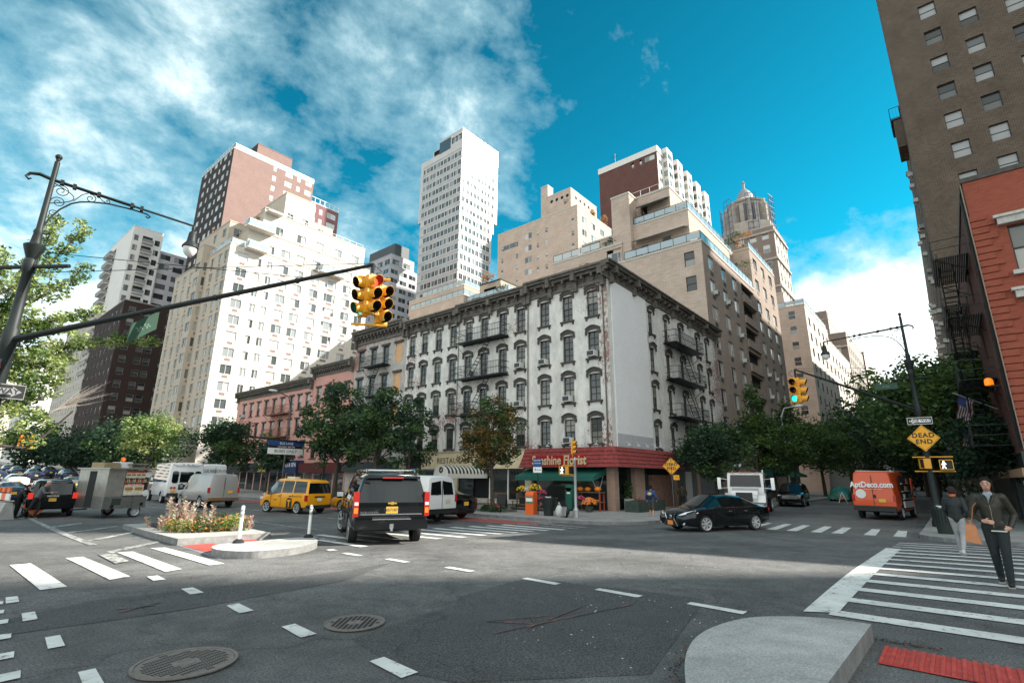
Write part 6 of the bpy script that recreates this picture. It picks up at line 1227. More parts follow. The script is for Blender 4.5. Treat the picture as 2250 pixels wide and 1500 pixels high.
# ================================================================= lamp posts with mast arms
def spiral(cx,cz,r0,a0,turns,n=22,d=1):
    return [(cx+r0*(1-.85*i/n)*math.cos(a0+d*turns*2*PI*i/n),cz+r0*(1-.85*i/n)*math.sin(a0+d*turns*2*PI*i/n)) for i in range(n+1)]
def lamppost(label,x,y,lend,mend,zt,za,bars,wires):
    z0=gz(x,y)+.1; t=thing('lamp_post',label,'lamp post',(x,y,z0),0,'dark iron lamp posts with scrolled brackets'); zt-=z0; za-=z0
    b=MB(); b.lathe([(.30,0),(.30,.25),(.26,.32),(.24,.8),(.20,.95),(.17,1.0),(.15,1.1),(.135,za-.2),(.15,za-.15),(.15,za+.25),(.11,za+.3),(.10,zt-3.1),(.13,zt-3.05),(.13,zt-2.8),(.10,zt-2.75),(.19,zt-2.5),(.21,zt-2.42),(.11,zt-2.35),(.085,zt-2.1),(.10,zt-2.05),(.066,zt-1.95),(.055,zt-.35),(.055,zt-.12),(.03,zt-.1),(.05,zt-.05),(.04,zt)],IRON,n=16); b.ball((0,0,zt+.02),.075,IRON); b.build('pole',t,45)
    # lamp bracket in the plane of the pole and lend
    L=Vector((lend[0]-x,lend[1]-y,0)); ln=L.length; a=math.atan2(L.y,L.x); zl=lend[2]-z0; zb=zt-.62
    T=Matrix.Rotation(a,4,'Z'); b=MB(); b.T=T
    b.tube([(0,0,zb),(ln*.55,0,zb+(zl-zb)*.55)],.042,IRON,8); b.tube([(ln*.55,0,zb+(zl-zb)*.55),(ln,0,zl)],.03,IRON,8)
    for k in(.06,.14,.3,.53,.6): b.cbox((ln*k,0,zb+(zl-zb)*k),(.07,.12,.12),IRON)
    b.tube([(0,0,zb),(-.25,0,zb+.06),(-.42,0,zb+.02),(-.48,0,zb-.08),(-.42,0,zb-.14),(-.38,0,zb-.1)],[.045,.045,.04,.03,.025,.02],IRON,8)
    q=ln/3.1; zz=lambda u,w: zb+(zl-zb)*u*q/ln-w
    b.tube([(u*q,0,zz(u*q,w)) for u,w in((.20,1.36),(.13,1.44),(.06,1.38),(.06,1.26),(.12,1.02),(.26,.71),(.446,.463),(.60,.35),(.786,.264),(1.15,.155),(1.68,.10),(2.0,.10),(2.08,.15),(2.03,.2),(1.98,.17))],.02,IRON,6)
    for (cx,cz,r,a0,tn,d) in((.21,zb-.24,.17,PI*.9,1.7,-1),(.2,zb-.55,.15,PI*1.05,1.6,-1),(.15,zb-.86,.085,PI*.2,1.3,1),(.78,zb-.24,.12,PI*.6,1.5,-1),(1.12,zb-.20,.07,PI*1.1,1.2,1)):
        b.tube([(p,0,q) for p,q in spiral(cx,cz,r,a0,tn,22,d)],.011,IRON,5)
    b.tube([(.05+.42*math.sin(i/10*PI),0,zb-.08-.55*i/10) for i in range(11)],.012,IRON,5); b.tube([(.47,0,zb-.42),(.6,0,zb-.2),(.72,0,zb-.1),(.9,0,zb-.12),(1.02,0,zb-.22),(1.15,0,zb-.28)],.011,IRON,5)
    b.build('bracket',t,45)
    b=MB(); c=(L.x,L.y,zl); b.lathe([(.03,.0),(.05,-.08),(.035,-.15),(.09,-.22),(.11,-.45),(.12,-.5),(.2,-.62),(.21,-.66),(.18,-.67)],IRON,c,16); o=b.build('lamp',t,45)
    b=MB(); b.lathe([(.175,-.67),(.165,-.76),(.12,-.86),(.05,-.92),(0,-.93)],mat('frosted_globe',(.7,.7,.68),.15,spec=.8),c,16); b.build('globe',o,60)
    m=Vector((mend[0]-x,mend[1]-y,mend[2]-z0)); b=MB(); b.tube([(0,0,za),tuple(Vector((0,0,za)).lerp(m,.5)),tuple(m)],[.075,.06,.042],IRON,10); 
    for k in(.55,.78): b.ball(tuple(Vector((0,0,za)).lerp(m,k)),.075,IRON,8,5)
    b.build('mast_arm',t,45)
    b=MB()
    for q,w_ in wires: b.tube([(0,0,q-z0),tuple(Vector((0,0,za)).lerp(m,w_)+Vector((0,0,.04)))],.009,BLK,4)
    b.build('guy_wire',t)
    for q,l,an in bars: 
        b=MB(); d=Vector((math.cos(an),math.sin(an),0))*l; b.tube([(-d.x,-d.y,q-z0-.03),(d.x,d.y,q-z0+.03)],.05,IRON,8); b.build('cross_arm',t,45)
    return t
LP=lamppost('dark iron lamp post with scrolled bracket at the left edge, carrying the long signal arm',1.2,16,(4.19,15.31,8.4),(6.6,10.0,6.6),9.3,4.55,[(6.35,.95,R(-50))],[(6.75,.8),(6.2,1.0)])
RP=lamppost('dark iron lamp post on the right corner above the one way and dead end signs',30.5,.8,(28.98,3.97,8.35),(27.8,5.2,6.9),9.55,4.85,[(6.35,.75,R(-78))],[(6.9,1.0),(6.5,.95)])
# traffic signals
LENR=mat('lens_dark_red',(.05,.004,.004),.2); LENG=mat('lens_dark_green',(.003,.04,.03),.2)
def sig_head(t,c,face,lit=None,n=3,s=1.0,bright=3):
    """c top centre of the housing, face azimuth"""
    T=Matrix.Translation(c)@Matrix.Rotation(face,4,'Z')@Matrix.Scale(s,4)
    b=MB(); b.T=T; 
    for i in range(n): b.box(-.11,.0,-.17,.17,-.345*(i+1)+.01,-.345*i,YSIG); b.box(.001,.02,-.16,.16,-.345*(i+1)+.02,-.345*i-.01,YSIG)
    b.box(-.14,-.111,-.05,.05,-.345*n,.02,YSIG); b.box(-.09,.0,-.08,.08,.001,.05,YSIG)
    h=b.build('signal_housing',t)
    for i in range(n):
        z=-.345*(i+.5); b=MB(); b.T=T; m=18; r=.135; vs=[]; 
        for k in range(m+1):
            a=R(-60)+R(300)*k/m
            for xx,rr in((.02,r),(.30-.05*(1-math.sin(a)),r*1.0),(.30-.05*(1-math.sin(a)),r*.94),(.02,r*.94)): vs.append((xx,rr*math.cos(a),z+rr*math.sin(a)))
        fs=[(k*4+j,(k+1)*4+j,(k+1)*4+(j+1)%4,k*4+(j+1)%4) for k in range(m) for j in range(4)]
        f1=[f for f in fs if f[0]%4 in(0,1)]; b.add(vs,f1,YSIG); b.add(vs,[f for f in fs if f[0]%4 not in(0,1)],BLKP); b.build('visor',h,50)
        b=MB(); b.T=T; mm=(mat('lens_lit_green',(.02,.5,.35),.3,emis=(.03,.9,.6),es=bright) if lit=='g' else mat('lens_lit_red',(.6,.02,.01),.3,emis=(1,.05,.02),es=1.5)) if (lit=='g' and i==2) or (lit=='r' and i==0) else (LENG if i==2 else LENR)
        b.lathe([(.125,.021),(.1,.04),(0,.05)],mm,(0,0,z),16,'X'); b.build('lens',h,60)
    return h
t=thing('traffic_light','cluster of yellow three-lamp signals hanging from the left mast arm in mid air','traffic light',(6.6,10.0,6.25))
b=MB(); b.tube([(0,0,.38),(0,0,.05)],.04,IRON,8); b.tube([(.02,0,.35),(.2,-.1,.2),(.22,-.1,-.05)],.01,BLK,5); b.tube([(-.3,.25,-1.17),(.35,-.25,-1.17)],.03,YSIG,6); b.tube([(-.25,.2,.02),(.35,-.25,-.0)],.03,YSIG,6); b.build('hanger',t)
sig_head(t,(-.14,.10,-.02),PI,'g',s=.92,bright=.5); sig_head(t,(-.03,-.11,.02),-PI/2,'r',s=.92); sig_head(t,(.30,-.10,-.16),-PI/2,None,s=.92)
t=thing('traffic_light','pair of yellow signals showing green, hanging from the right hand mast arm','traffic light',(27.8,5.2,6.5))
b=MB(); b.tube([(0,0,.4),(0,0,.0)],.045,IRON,8); b.tube([(-.05,.1,.38),(-.1,.28,.2),(0,.1,0)],.012,BLK,5); b.build('hanger',t)
sig_head(t,(-.12,.12,-.05),PI,'g',s=1.15,bright=3); sig_head(t,(.08,-.12,-.05),-PI/2,None,s=1.15)
# signs on posts
def oneway(label,c,nrm,left,w=.92,h=.32,WSGN=WSGN):
    t=thing('one_way_sign',label,'street sign',c,nrm-PI)   # local -x is the outward normal
    b=MB(); b.box(0,.02,-w/2,w/2,-h/2,h/2,BLKP); b.build('panel',t)
    b=MB(); e=.014
    for y0,y1,z0,z1 in((-w/2,w/2,h/2-e*1.3,h/2),(-w/2,w/2,-h/2,-h/2+e*1.3),(-w/2,-w/2+e,-h/2+.02,h/2-.02),(w/2-e,w/2,-h/2+.02,h/2-.02)): b.box(-.004,-.001,y0,y1,z0,z1,WSGN)
    b.build('border',t)
    s=1 if left else -1; b=MB(); b.prismX([(s*w*.44,0),(s*w*.26,h*.36),(s*w*.26,h*.22),(-s*w*.43,h*.22),(-s*w*.43,-h*.22),(s*w*.26,-h*.22),(s*w*.26,-h*.36)][::1],-.004,-.001,WSGN); b.build('arrow',t)
    text('ONE WAY',.155,BLKP,t,(-.005,-.02*s,0),(PI/2,0,-PI/2),spacing=1.05,bold=.004,ext=.0005); return t
oneway('white on black arrow sign on the left post, only its last letters in frame',(1.2,15.75,3.38),-PI/2,False,WSGN=mat('dull_white',(.22,.23,.23),.6))
oneway('one way arrow sign above the larger dead end diamond on the right post',(30.28,.82,4.34),PI,True)
def diamond(label,c,nrm,hd,post=None):
    t=thing('dead_end_sign',label,'street sign',c,nrm-PI)
    b=MB(); b.prismX([(0,hd),(hd,0),(0,-hd),(-hd,0)],0,.02,YSGN); b.build('panel',t)
    b=MB(); k=hd*.93; kk=hd*.90
    for i in range(4):
        A=[(0,k),(k,0),(0,-k),(-k,0)]; B_=[(0,kk),(kk,0),(0,-kk),(-kk,0)]; j=(i+1)%4; b.add([(-.003,*A[i]),(-.003,*A[j]),(-.003,*B_[j]),(-.003,*B_[i])],[(0,1,2,3)],BLKP)
    b.build('border',t)
    text('DEAD',hd*.47,BLKP,t,(-.004,0,hd*.20),(PI/2,0,-PI/2),spacing=1.15,bold=hd*.016,ext=.0005); text('END',hd*.47,BLKP,t,(-.004,0,-hd*.27),(PI/2,0,-PI/2),spacing=1.15,bold=hd*.016,ext=.0005)
    if post: b=MB(); b.tube([(.03,0,hd),(.03,0,post-c[2])],.035,mat('sign_post',(.10,.11,.11),.6,.5),6); b.build('post',t)
    return t
diamond('larger orange yellow dead end diamond on the right lamp post',(30.25,.80,3.55),PI,.60)
t=diamond('smaller yellow dead end diamond on its own post beside the flower shop',(32.2,13.75,2.42),R(200),.54,gz(32,14)+.1)
b=MB(); b.box(-.002,.02,-.45,-.08,-.84,-.55,YSGN); p=b.build('speed_plate',t); text('10 M.P.H.',.11,BLKP,p,(-.004,-.26,-.69),(PI/2,0,-PI/2),ext=.0005)
# pedestrian signals
def pedsig(label,c,nrm,lit=True,back=False):
    t=thing('pedestrian_signal',label,'pedestrian signal',c,nrm-PI)
    b=MB(); b.box(.0,.22,-.24,.24,-.22,.22,YSIG)
    for y0,y1,z0,z1 in((-.24,.24,.19,.22),(-.24,.24,-.22,-.19),(-.24,-.21,-.189,.189),(.21,.24,-.189,.189)): b.box(-.06,-.001,y0,y1,z0,z1,YSIG)
    b.build('housing',t)
    b=MB(); b.box(-.012,-.002,-.209,.209,-.189,.189,BLKP); o=b.build('face',t)
    if lit:
        WM=mat('walk_white',(.8,.8,.8),.4,emis=(1,1,1),es=1.2); b=MB(); q=lambda pts: b.prismX([(y,z) for y,z in pts],-.02,-.013,WM)
        b.lathe([(0,0),(.032,0)],WM,(-.02,.085,.135),10,'X'); q([(.13,.09),(.06,.095),(.055,-.02),(.115,-.02)]); q([(.06,.09),(.0,.03),(.015,.01),(.06,.04)]); q([(.13,.08),(.165,.01),(.15,-.0),(.115,.04)]); q([(.115,-.02),(.14,-.09),(.17,-.15),(.145,-.165),(.105,-.09),(.08,-.02)]); q([(.09,-.02),(.06,-.08),(.02,-.15),(.045,-.165),(.09,-.1),(.115,-.02)]); b.build('walking_figure',o)
    return t
pedsig('pedestrian signal with a white walking figure lit, on the right lamp post',(30.25,.18,2.36),PI); pedsig('blank yellow pedestrian signal turned sideways beside the lit walking figure',(30.35,1.0,2.42),R(115),False)
b=MB(); b.tube([(0,-.9,.35),(0,.55,.35)],.028,YSIG,6); b.tube([(0,-.9,-.28),(0,.55,-.28)],.028,YSIG,6); tag(b.build('signal_bracket'),'yellow pipe bracket holding the two pedestrian signals on the right post','bracket').location=(30.4,.8,2.36)
# silver signal pole on the flower shop corner
t=thing('signal_pole','pale silver signal pole on the kerb in front of the flower shop','signal pole',at(23.1,15.1,.15))
PS=mat('silver_paint',(.42,.43,.44),.45,.4,noise=.1)
b=MB(); b.prism([(.17*math.cos(R(a)),.17*math.sin(R(a))) for a in range(22,382,45)],0,.35,PS); b.lathe([(.15,.35),(.09,.45),(.075,.5),(.065,2.8),(.08,2.82),(.08,2.9),(.03,3.0)],PS,n=12); b.build('pole',t,45)
t=thing('traffic_light','small yellow signal facing sideways on top of the silver corner pole','traffic light',(23.05,15.15,3.55)); sig_head(t,(0,0,0),-PI/2+R(10),'r',s=.68); b=MB(); b.tube([(0,.05,-.85),(0,.05,.03)],.02,YSIG,5); b.build('bracket',t)
pedsig('small pedestrian signal with a white walking figure, left of the silver corner pole',(22.95,15.72,2.02),PI+R(8)); 
t2=pedsig('side view of the yellow pedestrian signal touching the silver corner pole',(23.05,15.3,2.02),R(-110),False)
b=MB(); b.tube([(0,-.1,.27),(0,.75,.27)],.02,YSIG,5); b.tube([(0,-.1,-.27),(0,.75,-.27)],.02,YSIG,5); tag(b.build('signal_bracket'),'yellow pipe bracket beside the silver corner pole holding small pedestrian signals','bracket').location=(23.1,15.15,2.02)
# green street name sign on the left mast arm
t=thing('street_name_sign','green street name sign hanging askew from the left mast arm','street sign',(3.15,13.84,5.25)); GRN=mat('sign_green',(.003,.045,.022),.5)
b=MB(); b.box(-.24,.26,-.012,.012,-.55,-.10,GRN); b.tube([(.0,0,-.1),(-.1,0,.06)],.015,BLK,5); b.v=[(x,y,z+x*.9) for x,y,z in b.v]; b.build('panel',t); tx=text('34 St',.15,mat('sign_dim',(.16,.26,.2),.6),t,(.0,-.016,-.34),(PI/2,0,0)); tx.rotation_euler=(PI/2,R(-40),0)
t=thing('street_name_sign','green street name sign on the thin cable right of the right hand signal','street sign',(29.6,1.9,5.95)); b=MB(); b.box(-.01,.01,-.55,.35,-.14,.14,GRN); b.build('panel',t); text('3 Av',.15,M['sign_dim'],t,(-.012,-.1,0),(PI/2,0,-PI/2))
# red hand signal sliver at the left edge
t=thing('pedestrian_signal','red glowing signal lens cut by the left frame edge above the arrow sign','pedestrian signal',(1.02,15.6,3.85)); b=MB(); b.box(-.2,.12,0,.2,-.2,.2,BLKP); b.build('housing',t); b=MB(); b.lathe([(0,-.01),(.14,-.005)],mat('red_glow',(.6,.02,.01),.3,emis=(1,.04,.02),es=1.5),(-.02,0,0),16,'Y'); b.build('lens',t)
# overhead bus lane sign on its gantry
t=thing('bus_lane_sign','overhead blue and white bus lane sign on a thin arm before the salmon houses','street sign',(20.5,42,4.0))
b=MB(); b.tube([(-3.0,0,.55),(4.0,0,.25)],.07,BLK,6); b.tube([(4.0,0,.25),(4.0,0,-4.3)],.09,BLK,8); b.build('post',t)
b=MB(); b.box(-1.1,1.9,-.03,0,.0,.33,mat('sign_blue',(.01,.06,.22),.5)); b.box(-1.1,1.9,-.03,0,-.22,-.01,BLKP); b.box(-1.1,1.9,-.03,0,-.72,-.23,WSGN); o=b.build('panel',t)
text('BUS LANE',.26,WSGN,o,(.4,-.035,.16),(PI/2,0,0)); text('7AM-10AM  2PM-7PM',.16,WSGN,o,(.4,-.035,-.12),(PI/2,0,0)); text('BUSES ONLY',.34,BLKP,o,(.4,-.035,-.48),(PI/2,0,0))
# bus stop sign
t=thing('bus_stop_sign','blue and white bus stop sign on a thin dark post by the orange newspaper box','street sign',at(23.0,17.45,.15))
b=MB(); b.tube([(0,0,0),(0,0,2.95)],.03,BLK,6); b.build('post',t); b=MB(); b.box(-.05,-.03,-.27,.27,2.3,2.95,mat('sign_blue',(.01,.06,.22),.5)); b.box(-.05,-.03,-.27,.27,2.25,2.3,WSGN); b.box(-.055,-.03,-.29,.29,2.2,2.5,WSGN); o=b.build('panel',t); text('BUS STOP',.1,WSGN,o,(-.056,0,2.85),(PI/2,0,-PI/2)); text('M101 M102 M103',.062,WSGN,o,(-.056,0,2.70),(PI/2,0,-PI/2)); text('NO STANDING',.06,BLKP,o,(-.06,-.05,2.35),(PI/2,0,-PI/2)); b=MB(); b.prismX([(.2,2.42),(.12,2.42),(.12,2.3)],-.062,-.057,BLKP); b.build('symbol',o)
# newspaper box, litter bin, bags
t=thing('newspaper_box','bright orange newspaper box with a green printed window beside the bus stop post','newspaper box',at(23.05,17.95,.15),R(8)); OB=mat('box_orange',(.80,.13,.02),.45)
b=MB(); b.box(-.22,.22,-.25,.25,0,.5,OB); b.prismY([(-.22,.505),(.22,.505),(.22,1.22),(-.14,1.18),(-.22,1.06)],-.25,.25,OB); b.build('cabinet',t); b=MB(); b.box(-.235,-.222,-.21,.21,.58,.95,mat('news_green',(.05,.22,.12),.5)); b.box(-.24,-.236,-.2,.2,.68,.86,WSGN); b.build('window',t)
def bin_(label,x,y,col=(.012,.02,.018)):
    t=thing('litter_bin',label,'litter bin',at(x,y,.15)); G=mat('bin_%d'%int(col[1]*1000),col,.6)
    b=MB(); b.lathe([(.25,.0),(.33,.85),(.35,.86),(.35,.92),(.31,.92),(.30,.86),(.22,.1),(0,.1)],G,n=16); b.build('basket',t)
    b=MB()
    for i in range(24): a=2*PI*i/24; b.cbox((.34*math.cos(a),.34*math.sin(a),.62),(.012,.035,.42),G,a)
    b.build('rib',t); b=MB()
    for i in range(9): b.ball((rnd.uniform(-.2,.2),rnd.uniform(-.2,.2),.9+rnd.uniform(0,.05)),(.08,.07,.06),mat('rubbish_white',(.5,.5,.5),.7) if i%2 else BLKP,7,5)
    b.build('rubbish',t)
bin_('dark wire litter bin between the newspaper box and the shopping bags',23.0,16.75); bin_('dark litter bin on the right corner behind the man in grey trousers',26.0,.55)
t=thing('shopping_bags','black and white striped bags slumped on the kerb left of the silver pole','bags',at(22.75,15.75,.15))
for i,(x,y,m_) in enumerate(((0,.15,mat('bag_white',(.6,.6,.58),.6)),(.05,-.18,BLKP),(-.12,-.35,BLKP))):
    b=MB(); b.ball((x,y,.28),(.16,.2,.3),m_,10,7); b.tube([(x,y-.1,.5),(x,y,.72),(x,y+.1,.5)],.012,m_,4); b.v=[(a+rnd.uniform(-.02,.02),c+rnd.uniform(-.02,.02),max(d,0)) for a,c,d in b.v]; b.build('bag',t,60)
b=MB()
for k in range(5): b.cbox((-.29,-.46+k*.07,.3),(.01,.022,.45),M['bag_white'],0,.15)
b.build('stripe',t)
# flower shop displays
FL={'yellow':(.75,.45,.02),'white':(.7,.68,.6),'magenta':(.42,.04,.12),'rust':(.70,.20,.02),'pink':(.6,.2,.25)}
def blooms(mb,c,r,n,col,s=.05):
    m=mat('petal_'+col,FL[col],.6,noise=.3,nscale=20)
    for i in range(n):
        a=rnd.uniform(0,2*PI); e=math.asin(rnd.uniform(.0,1)); p=(c[0]+r*math.cos(a)*math.cos(e),c[1]+r*math.sin(a)*math.cos(e),c[2]+r*.8*math.sin(e)); mb.ball(p,(s*rnd.uniform(.7,1.2),)*3,m,6,4)
def potmum(label,x,y,z,r,col,n=60,grp=None):
    t=thing('potted_flowers',label,'flowers',(x,y,z),0,'potted flowers outside the flower shop'); b=MB(); b.lathe([(r*.45,0),(r*.6,r*.8),(r*.5,r*.8)],mat('pot_dark',(.05,.05,.045),.7),n=10); b.build('pot',t)
    b=MB(); shrub(b,(0,0,r*1.2),(r*.9,r*.9,r*.6),60,L1,r*.3); b.build('leaves',t); b=MB(); blooms(b,(0,0,r*1.05),r,n,col,r*.16); b.build('blooms',t)
g0=gz(27,17)+.15
potmum('round rust orange chrysanthemum in a pot on the pavement at the shop front',27.2,16.85,g0,.42,'rust',110)
for i,(dy,z,c,r,lab) in enumerate(((2.1,1.05,'yellow',.33,'yellow chrysanthemums at the left end of the flower stand'),(1.6,1.05,'white',.28,'white chrysanthemums between the two yellow pots'),(1.05,1.1,'yellow',.36,'larger yellow chrysanthemums right of the white pot'),(.5,.95,'magenta',.26,'magenta flowers at the upper right of the stand'),(1.5,.6,'magenta',.3,'dark pink flowers low on the stand behind the bin'),(.65,.6,'magenta',.3,'magenta flowers on the lower right of the stand'),(.6,.2,'pink',.26,'pink and white flowers at the foot of the stand'),(-1.9,.62,'magenta',.28,'pink flowers left of the orange chrysanthemum pot'),(-2.4,.62,'pink',.2,'pale pink flowers under the pumpkin shelf'))):
    potmum(lab,26.4+(.6 if dy<0 else 0),19.2+dy,g0+z-.25,r,c,50)
t=thing('flower_stand','stepped wooden stand carrying pots of chrysanthemums under the green awning','display stand',(26.5,20.3,g0)); WD=mat('stand_wood',(.13,.09,.06),.8,noise=.3)
for k,(z,x) in enumerate(((.15,-.5),(.32,-.1),(.75,.3))): b=MB(); b.box(x-.3,x+.3,-1.3,1.4,z-.06,z,WD); b.box(x-.25,x+.25,-1.25,1.35,0,z-.061,mat('stand_dark',(.03,.03,.025),.9)); b.build('shelf',t)
t=thing('pumpkin_shelf','low wooden shelves for pumpkins in front of the shop corner pillar','display stand',(28.3,17.3,g0))
for z in(.55,1.12): b=MB(); b.box(-.3,.35,-.75,1.0,z-.05,z,WD); b.build('shelf',t)
b=MB()
for y in(-.7,.9): b.box(-.25,-.18,y,y+.06,0,1.06,mat('red_leg',(.4,.06,.03),.7)); b.box(.25,.3,y,y+.06,0,1.06,M['red_leg'])
b.build('leg',t)
PK=mat('pumpkin_orange',(.75,.20,.01),.5)
def pumpkin(label,x,y,z,r,grp=None):
    t=thing('pumpkin',label,'pumpkin',(x,y,z),0,grp); b=MB(); vs=[]; n=20; k=8
    for i in range(k+1):
        p=PI*i/k
        for j in range(n):
            a=2*PI*j/n; rr=r*(1+.07*math.cos(a*10/1))*math.sin(p); vs.append((rr*math.cos(a),rr*math.sin(a),r*.8+r*.8*math.cos(p)*(.88+.12*math.sin(p))))
    b.add(vs,[(i*n+j,(i+1)*n+j,(i+1)*n+(j+1)%n,i*n+(j+1)%n) for i in range(k) for j in range(n)],PK); b.build('shell',t,80); b=MB(); b.tube([(0,0,r*1.5),(.02,.01,r*1.85)],[r*.12,r*.08],TRIM,5); b.build('stem',t)
for y,r,l in((18.1,.2,'leftmost large pumpkin on the upper shelf'),(17.55,.19,'middle large pumpkin on the upper shelf'),(16.85,.21,'rightmost large pumpkin on the upper shelf, by the pillar')): pumpkin(l,28.25,y,g0+1.12,r,'large pumpkins on the upper shelf')
for i in range(7): pumpkin('small pumpkin in the row on the lower shelf under the large pumpkins',28.15,16.75+i*.19,g0+.55,.085,'small pumpkins on the lower shelf')
pumpkin('pumpkin sitting in the fenced tree pit by the restaurant',23.5,20.8,g0+.12,.16)
t=thing('mailbox','dark green bin standing by the shop door behind the silver pole','cabinet',(27.4,18.3,g0)); GB2=mat('mail_green',(.01,.11,.07),.5); b=MB(); b.box(-.2,.2,-.22,.22,.1,1.35,GB2); b.lathe([(.22,-.2),(.22,.2)],GB2,(0,0,1.35),16,'X'); b.build('body',t); b=MB(); b.box(-.21,-.201,-.12,.12,1.0,1.1,WSGN); b.build('sticker',t); b=MB(); b.box(-.15,.15,-.15,.15,0,.099,BLK); b.build('foot',t)
# dark green planters by the side wall
for i,(x,y,l) in enumerate(((29.9,14.95,'dark green wooden planter box at the shop side wall, nearer the pillar'),(32.0,15.1,'second dark planter box, with red flowers, behind the man with the backpack'))):
    t=thing('planter_box',l,'planter',at(x,y,.15)); b=MB(); b.box(-1.0,.95,-.45,.45,0,.62,mat('planter_green',(.03,.05,.04),.7,noise=.3)); b.build('box',t); b=MB(); shrub(b,(0,0,.62),(.8,.35,.08),80,L1,.08); blooms(b,(.0,0,.6),.3,14,'magenta',.03); b.build('plants',t)
t=thing('corner_plant','tall green plant in the side doorway beside the brick pillar','plant',at(30.6,16.0,.15)); b=MB(); b.box(-.25,.25,-.2,.2,0,.7,mat('pot_pale',(.4,.4,.38),.7)); b.build('pot',t); b=MB(); shrub(b,(0,0,1.25),(.35,.3,.6),140,L1,.12); b.build('foliage',t)
# tree pit fence, benches
t=thing('tree_pit_fence','low black iron fence round the tree pit by the restaurant','fence',at(23.3,21.0,.15)); 
for (x0,y0,x1,y1) in((-.7,-1.2,-.7,1.2),(-.7,-1.2,.7,-1.2),(.7,-1.2,.7,1.2),(-.7,1.2,.7,1.2)): b=MB(); railing(b,[(x0,y0,0),(x1,y1,0)],.42,BLK,None,.03,1.2,.12); b.build('fence_panel',t)
b=MB(); shrub(b,(23.3,21.0,g0+.2),(.6,1.0,.22),200,L1,.12); blooms(b,(23.1,20.7,g0+.2),.35,20,'magenta',.04); tag(b.build('pit_planting'),'leafy planting and pink flowers inside the tree pit fence','plants')
for x,y,l in((27.2,22.0,'slatted wooden bench nearest the restaurant window'),(27.4,24.4,'second slatted bench along the restaurant front')):
    t=thing('bench',l,'bench',(x,y,g0),0)
    b=MB()
    for k in range(5): b.box(-.25+k*.1,-.18+k*.1,-.7,.7,.42,.45,WD)
    b.build('seat',t); b=MB()
    for k in range(5): b.box(.27,.3,-.7,.7,.5+k*.09,.56+k*.09,WD)
    b.build('backrest',t)
    for yy in(-.6,.6):
        for xx in(-.2,.25): b=MB(); b.box(xx,xx+.05,yy-.03,yy+.03,0,.419 if xx<0 else .95,WD); b.build('leg',t)
t=thing('menu_board','black a-frame menu board outside the restaurant','sign',(25.4,22.2,g0),R(20)); b=MB(); b.cbox((0,0,.45),(.03,.6,.9),BLKP,0,0,.15); b.cbox((.3,0,.45),(.03,.6,.9),BLKP,0,0,-.15); b.build('board',t)
t=thing('aframe_barricade','white and orange barricade standing in the road near the tarpaulin covered car','barricade',at(60,8.6),R(15))
b=MB(); 
for s in(-1,1): b.tube([(0,.35*s,0),(0,.0,1.0)],.04,WSGN,5)
b.box(-.03,.03,-.3,.3,.4,.55,mat('barr_orange',(.75,.2,.05),.5)); b.build('frame',t)
t=thing('aframe_barricade','white barricade left of the orange van','barricade',at(52,5.6),R(5)); b=MB(); 
for s in(-1,1): b.tube([(0,.3*s,0),(0,.0,.9)],.04,WSGN,5)
b.box(-.03,.03,-.25,.25,.35,.5,WSGN); b.build('frame',t)
# flexible delineator posts on the median nose
def delin(label,x,y):
    t=thing('delineator_post',label,'bollard',(x,y,gz(x,y)+.16),0,'white delineator posts on the median nose'); b=MB(); b.lathe([(.15,0),(.13,.05),(.07,.09),(.05,.10)],RUB,n=8); b.build('base',t)
    b=MB(); b.lathe([(.043,.10),(.043,.88),(.03,.9)],mat('post_white',(.72,.72,.7),.5),n=12); b.build('post',t); b=MB(); b.lathe([(.0445,.62),(.0445,.7)],mat('band_grey',(.3,.31,.32),.4),n=12); b.lathe([(.0445,.76),(.0445,.8)],M['band_grey'],n=12); b.build('reflective_band',t)
delin('white plastic delineator post at the left end of the median nose',6.08,14.1); delin('white plastic delineator post at the right end of the median nose',8.25,14.6)
# flower bed on the median
bed=thing('flower_bed','bed of tall pale stalks and low orange flowers on the concrete median','flower bed',(7.4,20.6,gz(7.4,20.6)+.17))
FP=leaf('pale_stalk',(.36,.42,.26),(.76,.71,.64),(.62,.34,.30)); FG=leaf('bed_green',(.06,.13,.02),(.18,.28,.05)); FO=leaf('bed_orange',(.55,.14,.02),(.65,.28,.03)); FGd=leaf('bed_dark',(.02,.05,.015),(.05,.10,.02))
b=MB(); b.prism([(-1.3,-2.4),(.9,-1.8),(1.4,2.6),(-.7,2.8)],0,.05,mat('soil',(.04,.03,.022),.95,noise=.3)); b.build('soil',bed)
b=MB()
for i in range(62):
    k=rnd.random(); x=rnd.uniform(-1.15,1.0); y=rnd.uniform(-2.1,1.8); 
    if -.2<x<.25 and rnd.random()<.6: continue
    h=rnd.uniform(.5,1.1)*(1.0 if -.95<x<.1 else .5); lx=rnd.uniform(-.12,.12); ly=rnd.uniform(-.12,.12); b.tube([(x,y,0),(x+lx*.5,y+ly*.5,h*.5),(x+lx,y+ly,h)],[.012,.01,.006],mat('stalk',(.3,.22,.17),.8),4)
    for j in range(26):
        t_=.15+.85*j/26; a=rnd.uniform(0,6.28); r_=.09*(1.2-t_*.5); p=Vector((x+lx*t_+r_*math.cos(a),y+ly*t_+r_*math.sin(a),h*t_)); u=Vector((math.cos(a),math.sin(a),.6)).normalized()*.075; v=Vector((-math.sin(a),math.cos(a),0))*.042; b.quad([p-u,p-v,p+u,p+v],FP)
b.build('tall_stalks',bed)
